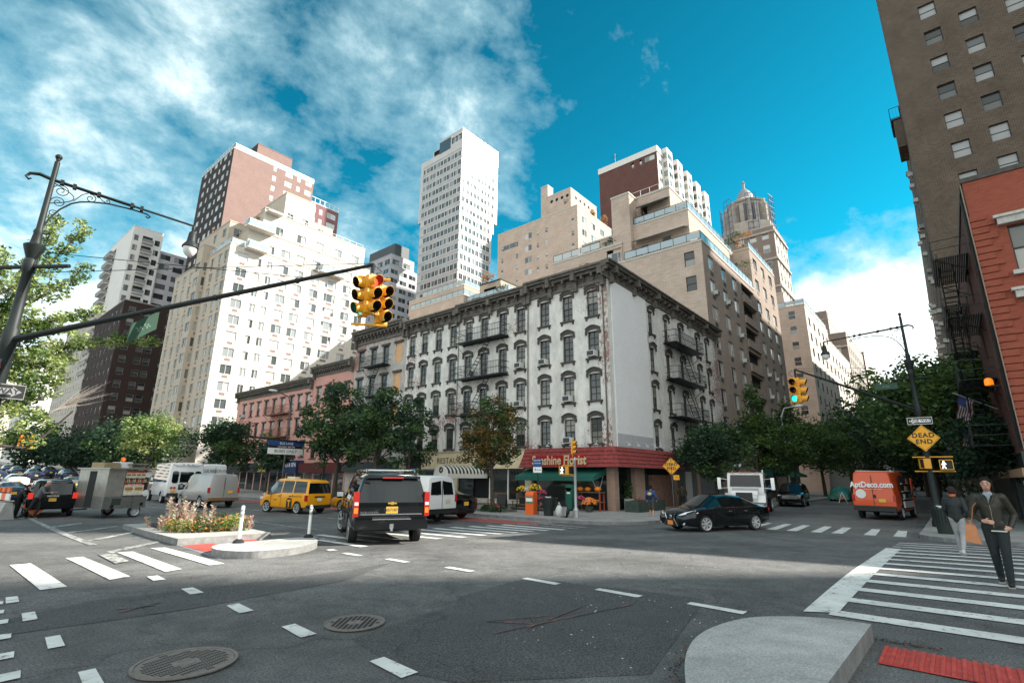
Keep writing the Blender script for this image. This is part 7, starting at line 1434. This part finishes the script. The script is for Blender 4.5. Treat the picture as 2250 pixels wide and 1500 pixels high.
for nm,sp,n,m1 in(('low_shrubs',[(-1.0,-1.7),(-.6,-2.0),(-.2,-1.8),(.2,-1.7),(.6,-1.5),(.9,-1.1),(-1.1,-1.2),(1.1,-.3),(.9,.5),(.3,.5),(-.5,.4),(.5,-1.9)],230,FG),):
    b=MB()
    for i,(x,y) in enumerate(sp):
        dense=x<-.8 or x>-.1; shrub(b,(x,y,.2),(.36,.36,.26 if x<.3 else .34),n,FG if dense else FGd,.045); shrub(b,(x,y,.24),(.37,.37,.29 if x<.3 else .36),70,FO,.035)
    b.build(nm,bed)
# orange road works at the far left
t=thing('road_barrier','pale concrete road barrier topped with orange and white boards at the left edge','barrier',at(3.6,35.5),R(100)); b=MB(); b.prismY([(-.3,0),(.3,0),(.12,.75),(-.12,.75)],-1,1,CONC); b.v=[(y*2.0,x,z) for x,y,z in b.v]; b.build('block',t); b=MB()
for i in range(8): b.box(-1.9+i*.48,-1.9+i*.48+.47,-.03,.03,.85,1.15,mat('works_orange',(.85,.16,.03),.5) if i%2 else WSGN)
for i in range(6): b.box(-1.8+i*.6,-1.8+i*.6+.3,-.04,.04,1.2,1.4,M['works_orange'])
b.build('board',t)
t=thing('works_sign','tilted orange diamond roadworks sign beside the pale concrete barrier','street sign',at(5.0,34.2,.55),R(80)); b=MB(); b.prismX([(0,.5),(.5,0),(0,-.5),(-.5,0)],0,.03,M['works_orange']); b.build('panel',t); text('ROAD WORK',.13,BLKP,t,(-.004,0,0),(PI/2,0,-PI/2))
t=thing('traffic_light','yellow signals over the far left traffic beside the street tree','traffic light',(8.9,78,5.6)); sig_head(t,(0,0,0),-PI/2,'r',s=1.4); sig_head(t,(.8,0,0),-PI/2+R(-25),None,s=1.4); b=MB(); b.tube([(0,0,.1),(-9,0,1.6)],.05,BLK,5); b.build('mast_arm',t)
t=thing('traffic_light','small signal over the middle of the avenue behind the food cart','traffic light',(19.0,80,3.6)); sig_head(t,(0,0,0),-PI/2,'r',s=1.4); b=MB(); b.tube([(0,0,.1),(6,0,-.6)],.07,BLK,5); b.build('mast_arm',t)
t=thing('cobra_street_light','pale cobra head street light rising above the tree by the old house','street light',at(21.9,44,.15)); b=MB(); b.tube([(0,0,0),(0,0,7.6),(-.3,0,8.6),(-1.4,0,9.0)],[.09,.07,.05,.04],mat('dark_pole',(.06,.065,.06),.6),8); b.build('pole',t); b=MB(); b.ball((-1.75,0,9.0),(.42,.16,.1),WSGN,12,6); b.build('lamp_head',t)
t=thing('cobra_street_light','slim grey street light pole on the left pavement of the side street','street light',at(56,12.2,.15)); b=MB(); b.tube([(0,0,0),(0,0,8.0),(.2,-.3,8.8),(.6,-1.2,9.0)],[.11,.08,.06,.05],PS,8); b.build('pole',t); b=MB(); b.ball((.7,-1.5,9.0),(.16,.4,.1),WSGN,12,6); b.build('lamp_head',t)
# awnings on the side street
for i,(x0,x1,m_,l) in enumerate(((54,58,mat('pale_canvas',(.34,.27,.24),.8),'beige fabric awning on the ground floor of the terraced block'),(62,68,GC,'dark green awning beyond the beige one on the side street'),(73,77.5,mat('teal_canvas',(.01,.16,.12),.7),'teal awning farthest along the side street'))):
    b=MB(); b.prismX([(0,2.9),(0,2.0),(-1.5,2.0),(-1.5,2.25)],x0,x1,m_); b.v=[(x,y+16.2,z) for x,y,z in b.v]; tag(b.build('awning'),l,'awning')
# flags on the right
for i,(x,z,l) in enumerate(((37.5,6.6,'striped flag on a slanted pole, the upper of two on the right'),(41.5,5.1,'lower striped flag hanging behind the first on the right'))):
    t=thing('flag',l,'flag',(x,-2.35,z-1.2)); b=MB(); b.tube([(0,0,0),(-.3,1.7,1.0)],.025,ALU,5); b.build('pole',t); n=13
    for k in range(13):
        m_=mat('flag_red',(.10,.015,.02),.8) if k%2==0 else mat('flag_white',(.28,.28,.29),.8); b2=MB() if k==0 else b2
        for j in range(10):
            f0=lambda j_,k_: (-.28+.05*math.sin(j_*.9+k_*.3)+k_*.004, 1.45-k_*.045+.03*math.sin(j_)+j_*.03, .84-j_*.13-k_*.03)
            mm=mat('flag_blue',(.02,.03,.12),.8) if (k<7 and j<4) else m_
            b2.quad([f0(j,k),f0(j+1,k),f0(j+1,k+1),f0(j,k+1)],mm)
    b2.build('cloth',t)
# ================================================================= trees
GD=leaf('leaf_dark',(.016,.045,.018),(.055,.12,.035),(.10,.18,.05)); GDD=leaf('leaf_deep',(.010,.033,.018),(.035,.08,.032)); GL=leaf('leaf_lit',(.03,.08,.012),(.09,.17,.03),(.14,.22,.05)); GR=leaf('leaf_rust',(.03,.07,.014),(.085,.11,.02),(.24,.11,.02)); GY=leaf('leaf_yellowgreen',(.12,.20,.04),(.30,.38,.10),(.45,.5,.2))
BK=mat('bark',(.06,.05,.04),.9,noise=.35,nscale=6,bump=.6,bscale=18)
def leafc(mb,c,r,n,lm,s,rg):
    for i in range(n):
        v=Vector((rg.gauss(0,1),rg.gauss(0,1),rg.gauss(0,1))).normalized(); k=rg.random()**.45; p=Vector(c)+Vector((v.x*r[0]*k,v.y*r[1]*k,v.z*r[2]*k))
        a=Vector((rg.uniform(-1,1),rg.uniform(-1,1),rg.uniform(-.6,.6))).normalized(); b=a.cross(Vector((rg.uniform(-1,1),rg.uniform(-1,1),rg.uniform(-1,1)))).normalized(); q=s*rg.uniform(.6,1.35)
        mb.quad([p-a*q,p-b*q*.55,p+a*q,p+b*q*.55],lm)
def tree(name,label,x,y,zb,zt,hw,lm,seed,n=60,per=75,ls=.13,lm2=None,tr=.16,base=None,squash=1,gap=.16,spire=False):
    rg=random.Random(seed); z0=gz(x,y)+.15 if base is None else base; t=thing(name,label,'tree',(x,y,z0),0,'street trees along the avenue' if x<30 else 'street trees along the side street'); zb-=z0; zt-=z0; zc=(zb+zt)/2; rz=(zt-zb)/2
    b=MB(); lean=(rg.uniform(-.2,.2),rg.uniform(-.2,.2)); b.tube([(0,0,-.1),(lean[0]*.3,lean[1]*.3,zb*.6),(lean[0],lean[1],zc)],[tr*1.15,tr*.9,tr*.55],BK,9)
    cl=[]; n=int(n*1.35)
    for i in range(n):
        a=rg.uniform(0,2*PI); e=rg.uniform(-1,1); k=rg.random()**.4; rr=math.sqrt(max(0,1-e*e))
        if e<0: rr=max(rr,.75*(1+e*.35))
        if spire: rr*=(.95-.6*(e+1)/2)
        p=(lean[0]+hw*k*rr*math.cos(a)*(1+rg.uniform(-.12,.18)),lean[1]+hw*k*rr*math.sin(a)*squash*(1+rg.uniform(-.12,.18)),zc+rz*e*k*(1+rg.uniform(-.1,.12)))
        if gap and rg.random()<gap: continue
        cl.append(p)
    for i,p in enumerate(cl):
        if i%3==0: b.tube([(lean[0]*.6,lean[1]*.6,max(zb*.75,min(p[2]-.5,zc)*.8)),((p[0]+lean[0])*.55,(p[1]+lean[1])*.55,p[2]*.85),p],[tr*.35,tr*.2,.012],BK,5)
    b.build('trunk',t,50)
    b=MB(); cr=hw*.34
    for p in cl: r=cr*rg.uniform(.6,1.25); leafc(b,p,(r,r,r*.72),int(per*1.3*rg.uniform(.6,1.2)),lm if (lm2 is None or rg.random()<.6) else lm2,ls,rg)
    b.build('crown',t); return t
tree('street_tree','small rust and green tree on the avenue pavement in front of the restaurant',23.3,21.0,1.55,6.35,1.75,GR,1,70,95,.085,GD,.13)
tree('street_tree','broad dark green tree in front of the salmon houses, the largest on the avenue',23.5,38.4,2.3,8.9,2.9,GD,2,80,95,.14,GDD,.2)
tree('street_tree','dark green tree in front of the old red topped house',23.5,33.0,2.0,8.4,2.2,GD,3,66,90,.12,GDD,.17)
tree('street_tree','narrow dark green tree at the left end of the restaurant sign',23.5,29.2,1.9,7.0,1.6,GDD,4,48,85,.11,GD,.12,gap=.12)
tree('street_tree','dark leafy tree beyond the vans in front of the white apartment house',23.5,60,2.2,7.3,3.4,GDD,5,80,85,.16,GD,.2)
tree('street_tree','low dark tree between the vans and the salmon houses',23.5,50.4,1.8,4.6,1.9,GDD,6,34,70,.13,None,.12)
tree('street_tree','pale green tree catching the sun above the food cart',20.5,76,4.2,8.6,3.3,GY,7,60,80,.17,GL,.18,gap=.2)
tree('street_tree','dark spreading tree behind the food cart',22.5,88,2.2,9.2,5.4,GDD,8,90,80,.22,GD,.25)
tree('street_tree','dark tree in the row down the avenue, left of the food cart top',22.5,112,2.5,8.6,6.5,GDD,9,80,80,.26,None,.25)
tree('street_tree','farthest dark tree of the avenue row, over the box truck',22,150,3,11.5,8,GDD,10,80,70,.34,None,.3)
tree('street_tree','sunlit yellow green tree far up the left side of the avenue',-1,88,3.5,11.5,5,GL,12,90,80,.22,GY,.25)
# side street
tree('street_tree','dense dark green tree at the left kerb of the side street behind the black sedan',37.0,12.6,1.7,5.6,2.5,GDD,21,66,95,.11,GD,.13)
tree('street_tree','tall sparse tree with an irregular top above the white truck',46.8,12.6,2.3,10.0,2.0,GD,22,54,70,.12,GL,.13,gap=.2,spire=True)
tree('street_tree','mid green tree right of the tall sparse one',53.6,12.8,2.2,7.6,2.8,GL,23,66,80,.14,GD,.15)
tree('street_tree','green tree with a pointed top below the right hand signal',62.6,12.9,2.5,9.8,2.9,GD,24,66,80,.15,GL,.16,spire=True)
tree('street_tree','wide green tree over the teal awning on the side street',77,12.8,3,9.0,4.2,GD,25,80,80,.18,GL,.2)
tree('street_tree','distant tree on the left pavement where the side street ends',98,12.5,3,12,6,GD,26,80,80,.24,None,.25)
tree('street_tree','large dark tree on the right pavement above the orange van',45,-.1,3.6,9.6,4.3,GD,27,100,95,.16,GL,.22,gap=.05)
tree('street_tree','second large dark tree behind it, spreading over the right of the street',56,.3,4.0,10.6,5.6,GD,28,105,95,.19,GDD,.25)
tree('street_tree','third dark tree along the right pavement, filling the gap under the sky',70,1.5,4,12.0,7,GDD,29,110,90,.24,GD,.28)
tree('street_tree','farthest dark tree on the right side of the side street',92,3,4,13,8,GDD,30,90,80,.3,GD,.3)
# near tree at the left edge, built branch by branch
def branchtree():
    rg=random.Random(5); t=thing('sunlit_street_tree','yellow green sunlit tree with long upright twigs behind the left lamp post','tree',(-.8,24.5,gz(0,24)+.1))
    L=t.location; b=MB(); f=MB()
    def P(x,z,dy=0): return (x-L.x,24+dy-L.y,z-L.z)
    b.tube([(0,0,0),P(-.4,2.5),P(.4,4.2),P(1.0,6)],[.22,.19,.14,.09],BK,9)
    br=[([(1.0,5.5),(1.5,7.2),(1.95,9),(2.25,10.9)],.5,1.0),([(1.6,7.4),(2.2,8.8),(2.8,10.2),(3.05,11)],.38,.8),([(1.3,6.6),(2.2,7.6),(3.0,8.6),(3.3,9.3)],.45,.9),([(1.2,6),(2.4,6.6),(3.4,7.3),(4.0,7.5)],.5,1),([(1.3,5.6),(2.8,6.0),(4.2,6.5),(5.5,6.9),(6.3,7.05)],.42,1),
        ([(.8,5),(2.0,5.3),(3.0,5.5),(3.7,5.8)],.55,1),([(.6,4.6),(1.6,4.7),(2.6,4.8),(3.5,4.9)],.55,1),([(.4,4.2),(1.2,4.4),(2.0,4.2),(2.9,4.2)],.55,1),([(.4,5),(.9,6.4),(1.1,8),(1.2,9)],.5,.9),([(.2,4),(.5,5.5),(.4,7),(.2,8.5)],.6,.9),([(1.0,3.6),(2.0,3.8),(3.0,3.7)],.4,.7),([(.5,6),(1.6,6.4),(2.6,6.7)],.6,1),([(.9,7),(1.7,7.9),(2.5,8.1)],.5,.8)]
    for pts,sp,dn in br:
        dy=rg.uniform(-.8,.8); q=[P(x,z,dy) for x,z in pts]; b.tube(q,[.06-.045*i/(len(q)-1) for i in range(len(q))],BK,5)
        V=[Vector(p) for p in q]
        for i in range(len(V)-1):
            seg=(V[i+1]-V[i]); m=int(seg.length*9*dn)
            for k in range(m):
                s_=(k+rg.random())/m; tt=(i+s_)/(len(V)-1); c=V[i]+seg*s_; w=sp*(1-.6*tt)
                leafc(f,c+Vector((rg.uniform(-w,w)*.8,rg.uniform(-w,w),rg.uniform(-w,w)*.7)),(.26,.26,.2),48,GY if rg.random()<.65 else GL,.066,rg)
                if k%3==0: e=c+Vector((rg.uniform(-.3,.4),rg.uniform(-.3,.3),rg.uniform(.1,.45))); b.tube([c,e],[.012,.005],BK,3)
    for i in range(120):   # denser leafage low on the left
        c=P(rg.uniform(.2,3.4),rg.uniform(2.6,7.2),rg.uniform(-1.2,1.2)); leafc(f,c,(.34,.34,.24),80,GY if rg.random()<.6 else GL,.066,rg)
    BT2=mat('bare_twig',(.42,.36,.32),.85)
    low=[P(-1.5,2.2),P(1.5,2.55),P(2.9,2.45),P(3.3,2.9),P(3.9,3.8)]; b.tube(low,[.07,.06,.05,.04,.03],BK,6)
    tw=MB()
    for i in range(26):
        a=rg.uniform(0,1); c=Vector(P(3.2+a*.6,3.6+a*.55)); e=c+Vector((rg.uniform(.4,1.4),rg.uniform(-.4,.4),rg.uniform(.25,1.0))); m=(c+e)/2+Vector((0,0,rg.uniform(-.08,.08))); tw.tube([c,m,e],[.016,.012,.004],BT2,4)
    b.build('trunk',t,50); f.build('crown',t); tw.build('bare_twigs',t)
branchtree()

# low building and greenery closing the far end of the side street
B=Bld('street_end_building','dark low building closing the far end of the dead end street','building',(235,-2)); B.block(235,250,-10,20,-1,20,M['tall_brown_brick'],M['tall_brown_brick'],[],.2); B.finish()
tree('street_tree','low bushy dark tree at the very end of the side street',150,6,-.3,14,9,GDD,31,60,90,.4,None,.3)
tree('street_tree','young dark tree low on the right pavement behind the trash can',36.5,-1.2,1.2,5.2,1.7,GDD,32,44,90,.11,None,.09)
# ================================================================= people
SK=mat('skin',(.46,.25,.18),.5,noise=.05); HB_=mat('hair_black',(.012,.009,.008),.5)
def limb(mb,pts,rs,m,n=10):
    mb.tube(pts,rs,m,n)
    for p,r in zip(pts,rs): mb.ball(p,r,m,10,7)
def hand(mb,w,d,m,s=1,up=(0,0,1),curl=.5,side=1):
    """palm from the wrist w along d, five separate fingers"""
    d=Vector(d).normalized(); u=Vector(up); u=(u-d*u.dot(d)).normalized(); v=d.cross(u)*side; w=Vector(w)
    for i in range(5):
        p=w+d*(.02+i*.018)*s; mb.ball(tuple(p),(.026*s,.026*s,.026*s),m,8,5); mb.ball(tuple(p+v*.02*s),(.02*s,)*3,m,8,5); mb.ball(tuple(p-v*.02*s),(.02*s,)*3,m,8,5)
    for i,(o,l) in enumerate(((-.033,.062),(-.011,.074),(.011,.078),(.033,.068))):
        a=w+d*.095*s+v*o*s; b_=a+(d*(1-curl*.4)-u*curl*.5).normalized()*l*.5*s; c=b_+(d*(1-curl)-u*curl).normalized()*l*.5*s; mb.tube([a,b_,c],[.0105*s,.0098*s,.008*s],m,7); mb.ball(tuple(c),.008*s,m,6,4)
    a=w+d*.035*s+v*.03*s; b_=a+(d*.6+v*.7).normalized()*.035*s; c=b_+(d*.9+v*.2-u*.3).normalized()*.03*s; mb.tube([a,b_,c],[.013*s,.0115*s,.009*s],m,7); mb.ball(tuple(c),.009*s,m,6,4)
def person(label,x,y,h,H=1.75,top=(.02,.02,.02),bot=(.03,.03,.04),shoe=(.03,.03,.03),hair=(.012,.009,.008),hairlen=0,J={},bare_legs=False,shorts=False,vox=.013,lean=0,female=False,cap=None,dz=0,bag=None,nm='top',toprough=.7,face=False):
    t=thing('person',label,'person',at(x,y,dz),R(h)); k=H/1.75; t.scale=(k,k,k)
    D=dict(hipL=(0,.085,.93),kneeL=(.03,.09,.50),ankL=(-.02,.09,.09),hipR=(0,-.085,.93),kneeR=(.03,-.09,.50),ankR=(-.02,-.09,.09),shL=(0,.175,1.42),elL=(-.03,.235,1.14),wrL=(.06,.23,.90),shR=(0,-.175,1.42),elR=(-.03,-.235,1.14),wrR=(.06,-.23,.90),chest=(0,0,1.27),neck=(-.005,0,1.47),head=(.015,0,1.63),pel=(0,0,.96)); D.update(J)
    P={a:Vector(b) for a,b in D.items()}
    b=MB(); m=SK
    for s,S in((1,'L'),(-1,'R')):
        limb(b,[P['hip'+S],P['knee'+S],P['knee'+S].lerp(P['ank'+S],.3),P['ank'+S]],[.085,.055,.055,.037],m); an=P['ank'+S]; b.ball((an.x+.04,an.y,an.z-.045),(.08,.03,.03),m)
        limb(b,[P['sh'+S],P['el'+S],P['wr'+S]],[.052,.038,.026],m)
        d=(P['wr'+S]-P['el'+S]).normalized(); hand(b,P['wr'+S],d if 'hd'+S not in P else P['hd'+S],m,.9,(1,0,.2) if 'hu'+S not in P else P['hu'+S],.45,s)
    b.ball(P['pel'],(.11,.155,.13),m); limb(b,[P['pel'],P['chest']],[.115,.13],m,12); b.ball(P['chest'],(.11,.165,.17),m); limb(b,[P['chest']+Vector((0,0,.1)),P['neck']+Vector((0,0,.06))],[.075,.052],m)
    hd=P['head']; b.ball(hd+Vector((0,0,.02)),(.092,.074,.098),m,16,12); b.ball(hd+Vector((.022,0,-.05)),(.062,.056,.062),m,14,10); b.tube([hd+Vector((.088,0,.015)),hd+Vector((.106,0,-.022)),hd+Vector((.09,0,-.03))],[.009,.014,.01],m,7)
    b.ball(hd+Vector((.088,0,-.058)),(.012,.024,.012),m)
    for s in(1,-1): b.ball(hd+Vector((-.005,.076*s,-.005)),(.016,.01,.028),m)
    remeshed(b,'body',vox,m,t,3)
    # clothes
    TM=mat('cloth_%s_%d'%(nm,int(sum(top)*1e4)),top,toprough,noise=.3,nscale=10,bump=.25,bscale=22); BM=mat('legs_%d'%int((bot[0]*3+bot[1])*1e4),bot,.85,noise=.2,nscale=9,bump=.25,bscale=30)
    c=MB(); up=P['chest']; wd=.195 if not female else .175
    limb(c,[P['pel']+Vector((0,0,-.02)),up,P['neck']+Vector((0,0,-.06))],[.135,.15,.10],TM,12); c.ball(P['pel']+Vector((0,0,.02)),(.135,wd*.93,.13),TM,14,9); c.ball(up+Vector((0,0,.03)),(.135,wd,.19),TM,14,9); c.ball(up.lerp(P['pel'],.5),(.13,wd*.88,.2),TM,14,9)
    limb(c,[P['shL'],P['neck']+Vector((0,0,-.05)),P['shR']],[.065,.085,.065],TM)
    for S in'LR': limb(c,[P['sh'+S],P['el'+S],P['el'+S].lerp(P['wr'+S],.88)],[.075,.058,.043],TM)
    remeshed(c,nm,max(vox,.012),TM,t,4)
    c=MB(); c.ball(P['pel']+Vector((0,0,-.03)),(.12,.168,.125),BM,14,9)
    for S in'LR':
        if shorts: limb(c,[P['hip'+S],P['hip'+S].lerp(P['knee'+S],.95)],[.105,.088],BM)
        else: limb(c,[P['hip'+S],P['knee'+S],P['knee'+S].lerp(P['ank'+S],.35),P['ank'+S]],[.10,.068,.064,.052],BM)
    remeshed(c,'shorts' if shorts else 'trousers',max(vox,.012),BM,t,4)
    SM=mat('shoe_%d'%int(sum(shoe)*1e4),shoe,.6)
    for S in'LR':
        an=P['ank'+S]; c=MB(); c.ball((an.x+.055,an.y,an.z-.035),(.135,.047,.045),SM,12,8); c.ball((an.x-.01,an.y,an.z-.01),(.06,.045,.06),SM,12,8); c.box(an.x-.075,an.x+.175,an.y-.042,an.y+.042,an.z-.089,an.z-.068,mat('sole',(.3,.3,.29),.7)); c.build('shoe',t,60)
    HM=mat('hair_%d'%int(sum(hair)*1e4),hair,.6,spec=.15,bump=.4,bscale=60)
    c=MB(); 
    if cap: c.ball(hd+Vector((-.005,0,.06)),(.10,.085,.075),mat('cap_cloth',cap,.8),12,8); c.cbox(hd+Vector((.11,0,.055)),(.09,.12,.012),mat('cap_cloth',cap,.8)); c.build('cap',t,60)
    else:
        vs=[]; 
        c.ball(hd+Vector((-.020,0,.054)),(.102,.088,.080),HM,14,10); c.ball(hd+Vector((-.045,0,.0)),(.080,.084,.1),HM,14,10)
        if hairlen: 
            c.ball(hd+Vector((-.06,0,-.08)),(.05,.085,.1+hairlen*.5),HM,14,10)
            for s in(1,-1): c.ball(hd+Vector((-.018,.078*s,-.04)),(.048,.024,.12),HM,10,8)
        remeshed(c,'hair',.01,HM,t,2)
    if face:
        for s in(1,-1):
            c=MB(); c.ball(hd+Vector((.083,.030*s,.018)),(.008,.015,.006),mat('eye_dark',(.01,.008,.007),.3),8,5); c.build('eye',t,60)
            c=MB(); c.cbox(hd+Vector((.086,.031*s,.042)),(.006,.036,.006),HB_,0,.08*s); c.build('eyebrow',t)
        c=MB(); c.ball(hd+Vector((.094,0,-.052)),(.008,.024,.006),mat('lips',(.36,.10,.09),.5),10,5); c.build('mouth',t,60)
    return t,P
# woman walking toward the camera
t,P=person('woman in an olive jacket and dark jeans on the near crosswalk, carrying a tan bag',12.55,-.40,176,1.76,top=(.019,.016,.009),bot=(.012,.017,.02),shoe=(.012,.012,.012),hairlen=.10,female=True,vox=.0065,nm='jacket',toprough=.5,face=True,
  J=dict(elR=(.0,-.265,1.12),wrR=(.19,-.13,1.03),hdR=(.35,.9,-.08),huR=(1,0,.3),elL=(-.08,.275,1.14),wrL=(.05,.20,.93),hdL=(.3,-.8,-.3),huL=(1,0,0),kneeL=(.12,.075,.51),ankL=(.16,.06,.09),kneeR=(.02,-.07,.50),ankR=(-.14,-.06,.12),shL=(0,.17,1.42),shR=(0,-.17,1.42)))
c=MB(); c.lathe([(.062,.0),(.085,-.045),(.07,-.05)],mat('shirt_blue',(.28,.36,.45),.7,noise=.3,nscale=40),(.01,0,1.50),12); c.prismX([(-.05,1.49),(.05,1.49),(0,1.36)],.115,.13,mat('shirt_blue2',(.25,.33,.42),.7)); c.build('shirt_collar',t)
c=MB(); c.box(-.10,.12,-.05,.15,.862,.882,mat('shirt_white',(.55,.55,.53),.7)); c.build('shirt_hem',t)
c=MB(); 
for a,bq in(((.14,-.01,1.44),(.155,-.005,.92)),): c.tube([a,(.165,-.0,1.2),bq],.006,mat('zip',(.25,.22,.16),.4,.8),5)
c.tube([(.09,.09,1.49),(.14,.04,1.36),(.15,.0,1.3)],.02,M['cloth_jacket_%d'%int(sum((.019,.016,.009))*1e4)],6); c.tube([(.09,-.09,1.49),(.14,-.04,1.36),(.15,.0,1.3)],.02,M['cloth_jacket_%d'%int(sum((.019,.016,.009))*1e4)],6); c.build('lapel',t,50)
bg_=thing('handbag','tan leather handbag hanging from the crook of the woman\'s arm','bag',(0,0,0)); bg_.location=t.location+Vector((-.14,.31,0))*1.0; bg_.rotation_euler.z=R(176); bg_.scale=(.75,.75,.90)
TL=mat('tan_leather',(.46,.17,.06),.45,noise=.12,nscale=12)
c=MB(); zb=.78; c.add([(-.07,-.15,zb-.02),(.07,-.15,zb-.02),(.07,.13,zb-.06),(-.07,.13,zb-.06),(-.02,-.09,zb+.30),(.02,-.09,zb+.30),(.02,.08,zb+.28),(-.02,.08,zb+.28)],[(0,3,2,1),(4,5,6,7),(0,1,5,4),(1,2,6,5),(2,3,7,6),(3,0,4,7)],TL); c.build('body',bg_,30)
c=MB(); c.tube([(0,-.08,zb+.28),(.0,-.02,zb+.42),(0,.06,zb+.27)],.008,TL,6); c.tube([(.02,.03,zb+.36),(.10,.10,zb+.62),(.13,.17,zb+.70)],.009,TL,6); c.build('strap',bg_)
# man in grey trousers seen from behind
t,P=person('man in a dark padded jacket and pale grey trousers walking away over the crosswalk',18.3,.12,-8,1.70,top=(.012,.016,.018),bot=(.30,.30,.31),shoe=(.5,.5,.48),vox=.01,nm='jacket',hair=(.03,.02,.015),
  J=dict(kneeL=(.12,.07,.50),ankL=(.08,.06,.09),kneeR=(.0,-.06,.50),ankR=(-.22,-.03,.12),elL=(.05,.24,1.14),wrL=(.18,.2,.98),elR=(-.08,-.24,1.15),wrR=(.02,-.24,.92)))
c=MB(); c.lathe([(.075,0),(.085,.03),(.075,.06)],mat('headphone_orange',(.5,.1,.04),.4),(-.01,0,1.50),14); c.build('collar_band',t,50)
person('dark haired person in black standing behind the two walkers at the right corner',24.3,-.75,170,1.68,top=(.012,.012,.014),bot=(.012,.012,.012),hairlen=.2,nm='coat',vox=.014,face=True)
# man with backpack
t,P=person('man in a blue top and olive shorts with a backpack walking along the side wall',26.9,12.75,12,1.74,top=(.015,.055,.20),bot=(.05,.05,.03),shoe=(.015,.015,.015),shorts=True,nm='sweater',J=dict(kneeL=(.10,.09,.50),ankL=(.02,.09,.09),kneeR=(.0,-.09,.5),ankR=(-.12,-.09,.1),elL=(-.02,.28,1.15),wrL=(.1,.27,1.0),elR=(-.02,-.28,1.15),wrR=(.1,-.27,1.0)))
bp=thing('backpack','black and cream patterned backpack on the back of the man in blue','backpack',t.location+Vector((-.19,-.04,0)),R(12)); c=MB(); c.ball((-.02,0,1.22),(.1,.15,.22),mat('pack_black',(.015,.015,.015),.6),12,9); c.build('body',bp,60); c=MB(); c.ball((-.085,0,1.3),(.045,.12,.09),mat('pack_cream',(.5,.42,.25),.7,noise=.5,nscale=18),10,7); c.build('panel',bp,60)
person('man in a brown green coat walking away by the grey shutter',37.2,15.2,20,1.78,top=(.06,.05,.03),bot=(.02,.02,.02),nm='coat',vox=.015,hair=(.05,.04,.03),J=dict(elL=(-.02,.3,1.15),wrL=(.05,.3,.95),elR=(-.02,-.3,1.15),wrR=(.05,-.3,.95)))
# man leaning at the dark car, left
t,P=person('man in a pale cap and grey hooded top leaning forward behind the black SUV',4.95,33.6,-38,1.78,top=(.10,.105,.115),bot=(.015,.015,.017),shoe=(.01,.01,.01),cap=(.62,.45,.32),nm='hoodie',vox=.015,J=dict(pel=(-.05,0,.95),hipL=(-.05,.085,.92),hipR=(-.05,-.085,.92),chest=(.10,0,1.24),shL=(.18,.17,1.38),shR=(.18,-.17,1.38),neck=(.2,0,1.44),head=(.28,0,1.58),elL=(.3,.22,1.14),wrL=(.52,.18,1.16),elR=(.3,-.22,1.14),wrR=(.52,-.18,1.16),kneeR=(-.2,-.09,.52),ankR=(-.5,-.09,.12),kneeL=(.05,.09,.5),ankL=(-.1,.09,.09)))
person('crouched figure in black pressed close beside the man in the pale cap',4.35,34.4,-30,1.72,top=(.01,.01,.012),bot=(.01,.01,.012),shoe=(.01,.01,.01),nm='coat',vox=.016,J=dict(chest=(.12,0,1.12),shL=(.2,.17,1.25),shR=(.2,-.17,1.25),neck=(.22,0,1.32),head=(.3,0,1.44),elL=(.32,.22,1.0),wrL=(.5,.18,1.0),elR=(.32,-.22,1.0),wrR=(.5,-.18,1.0)))
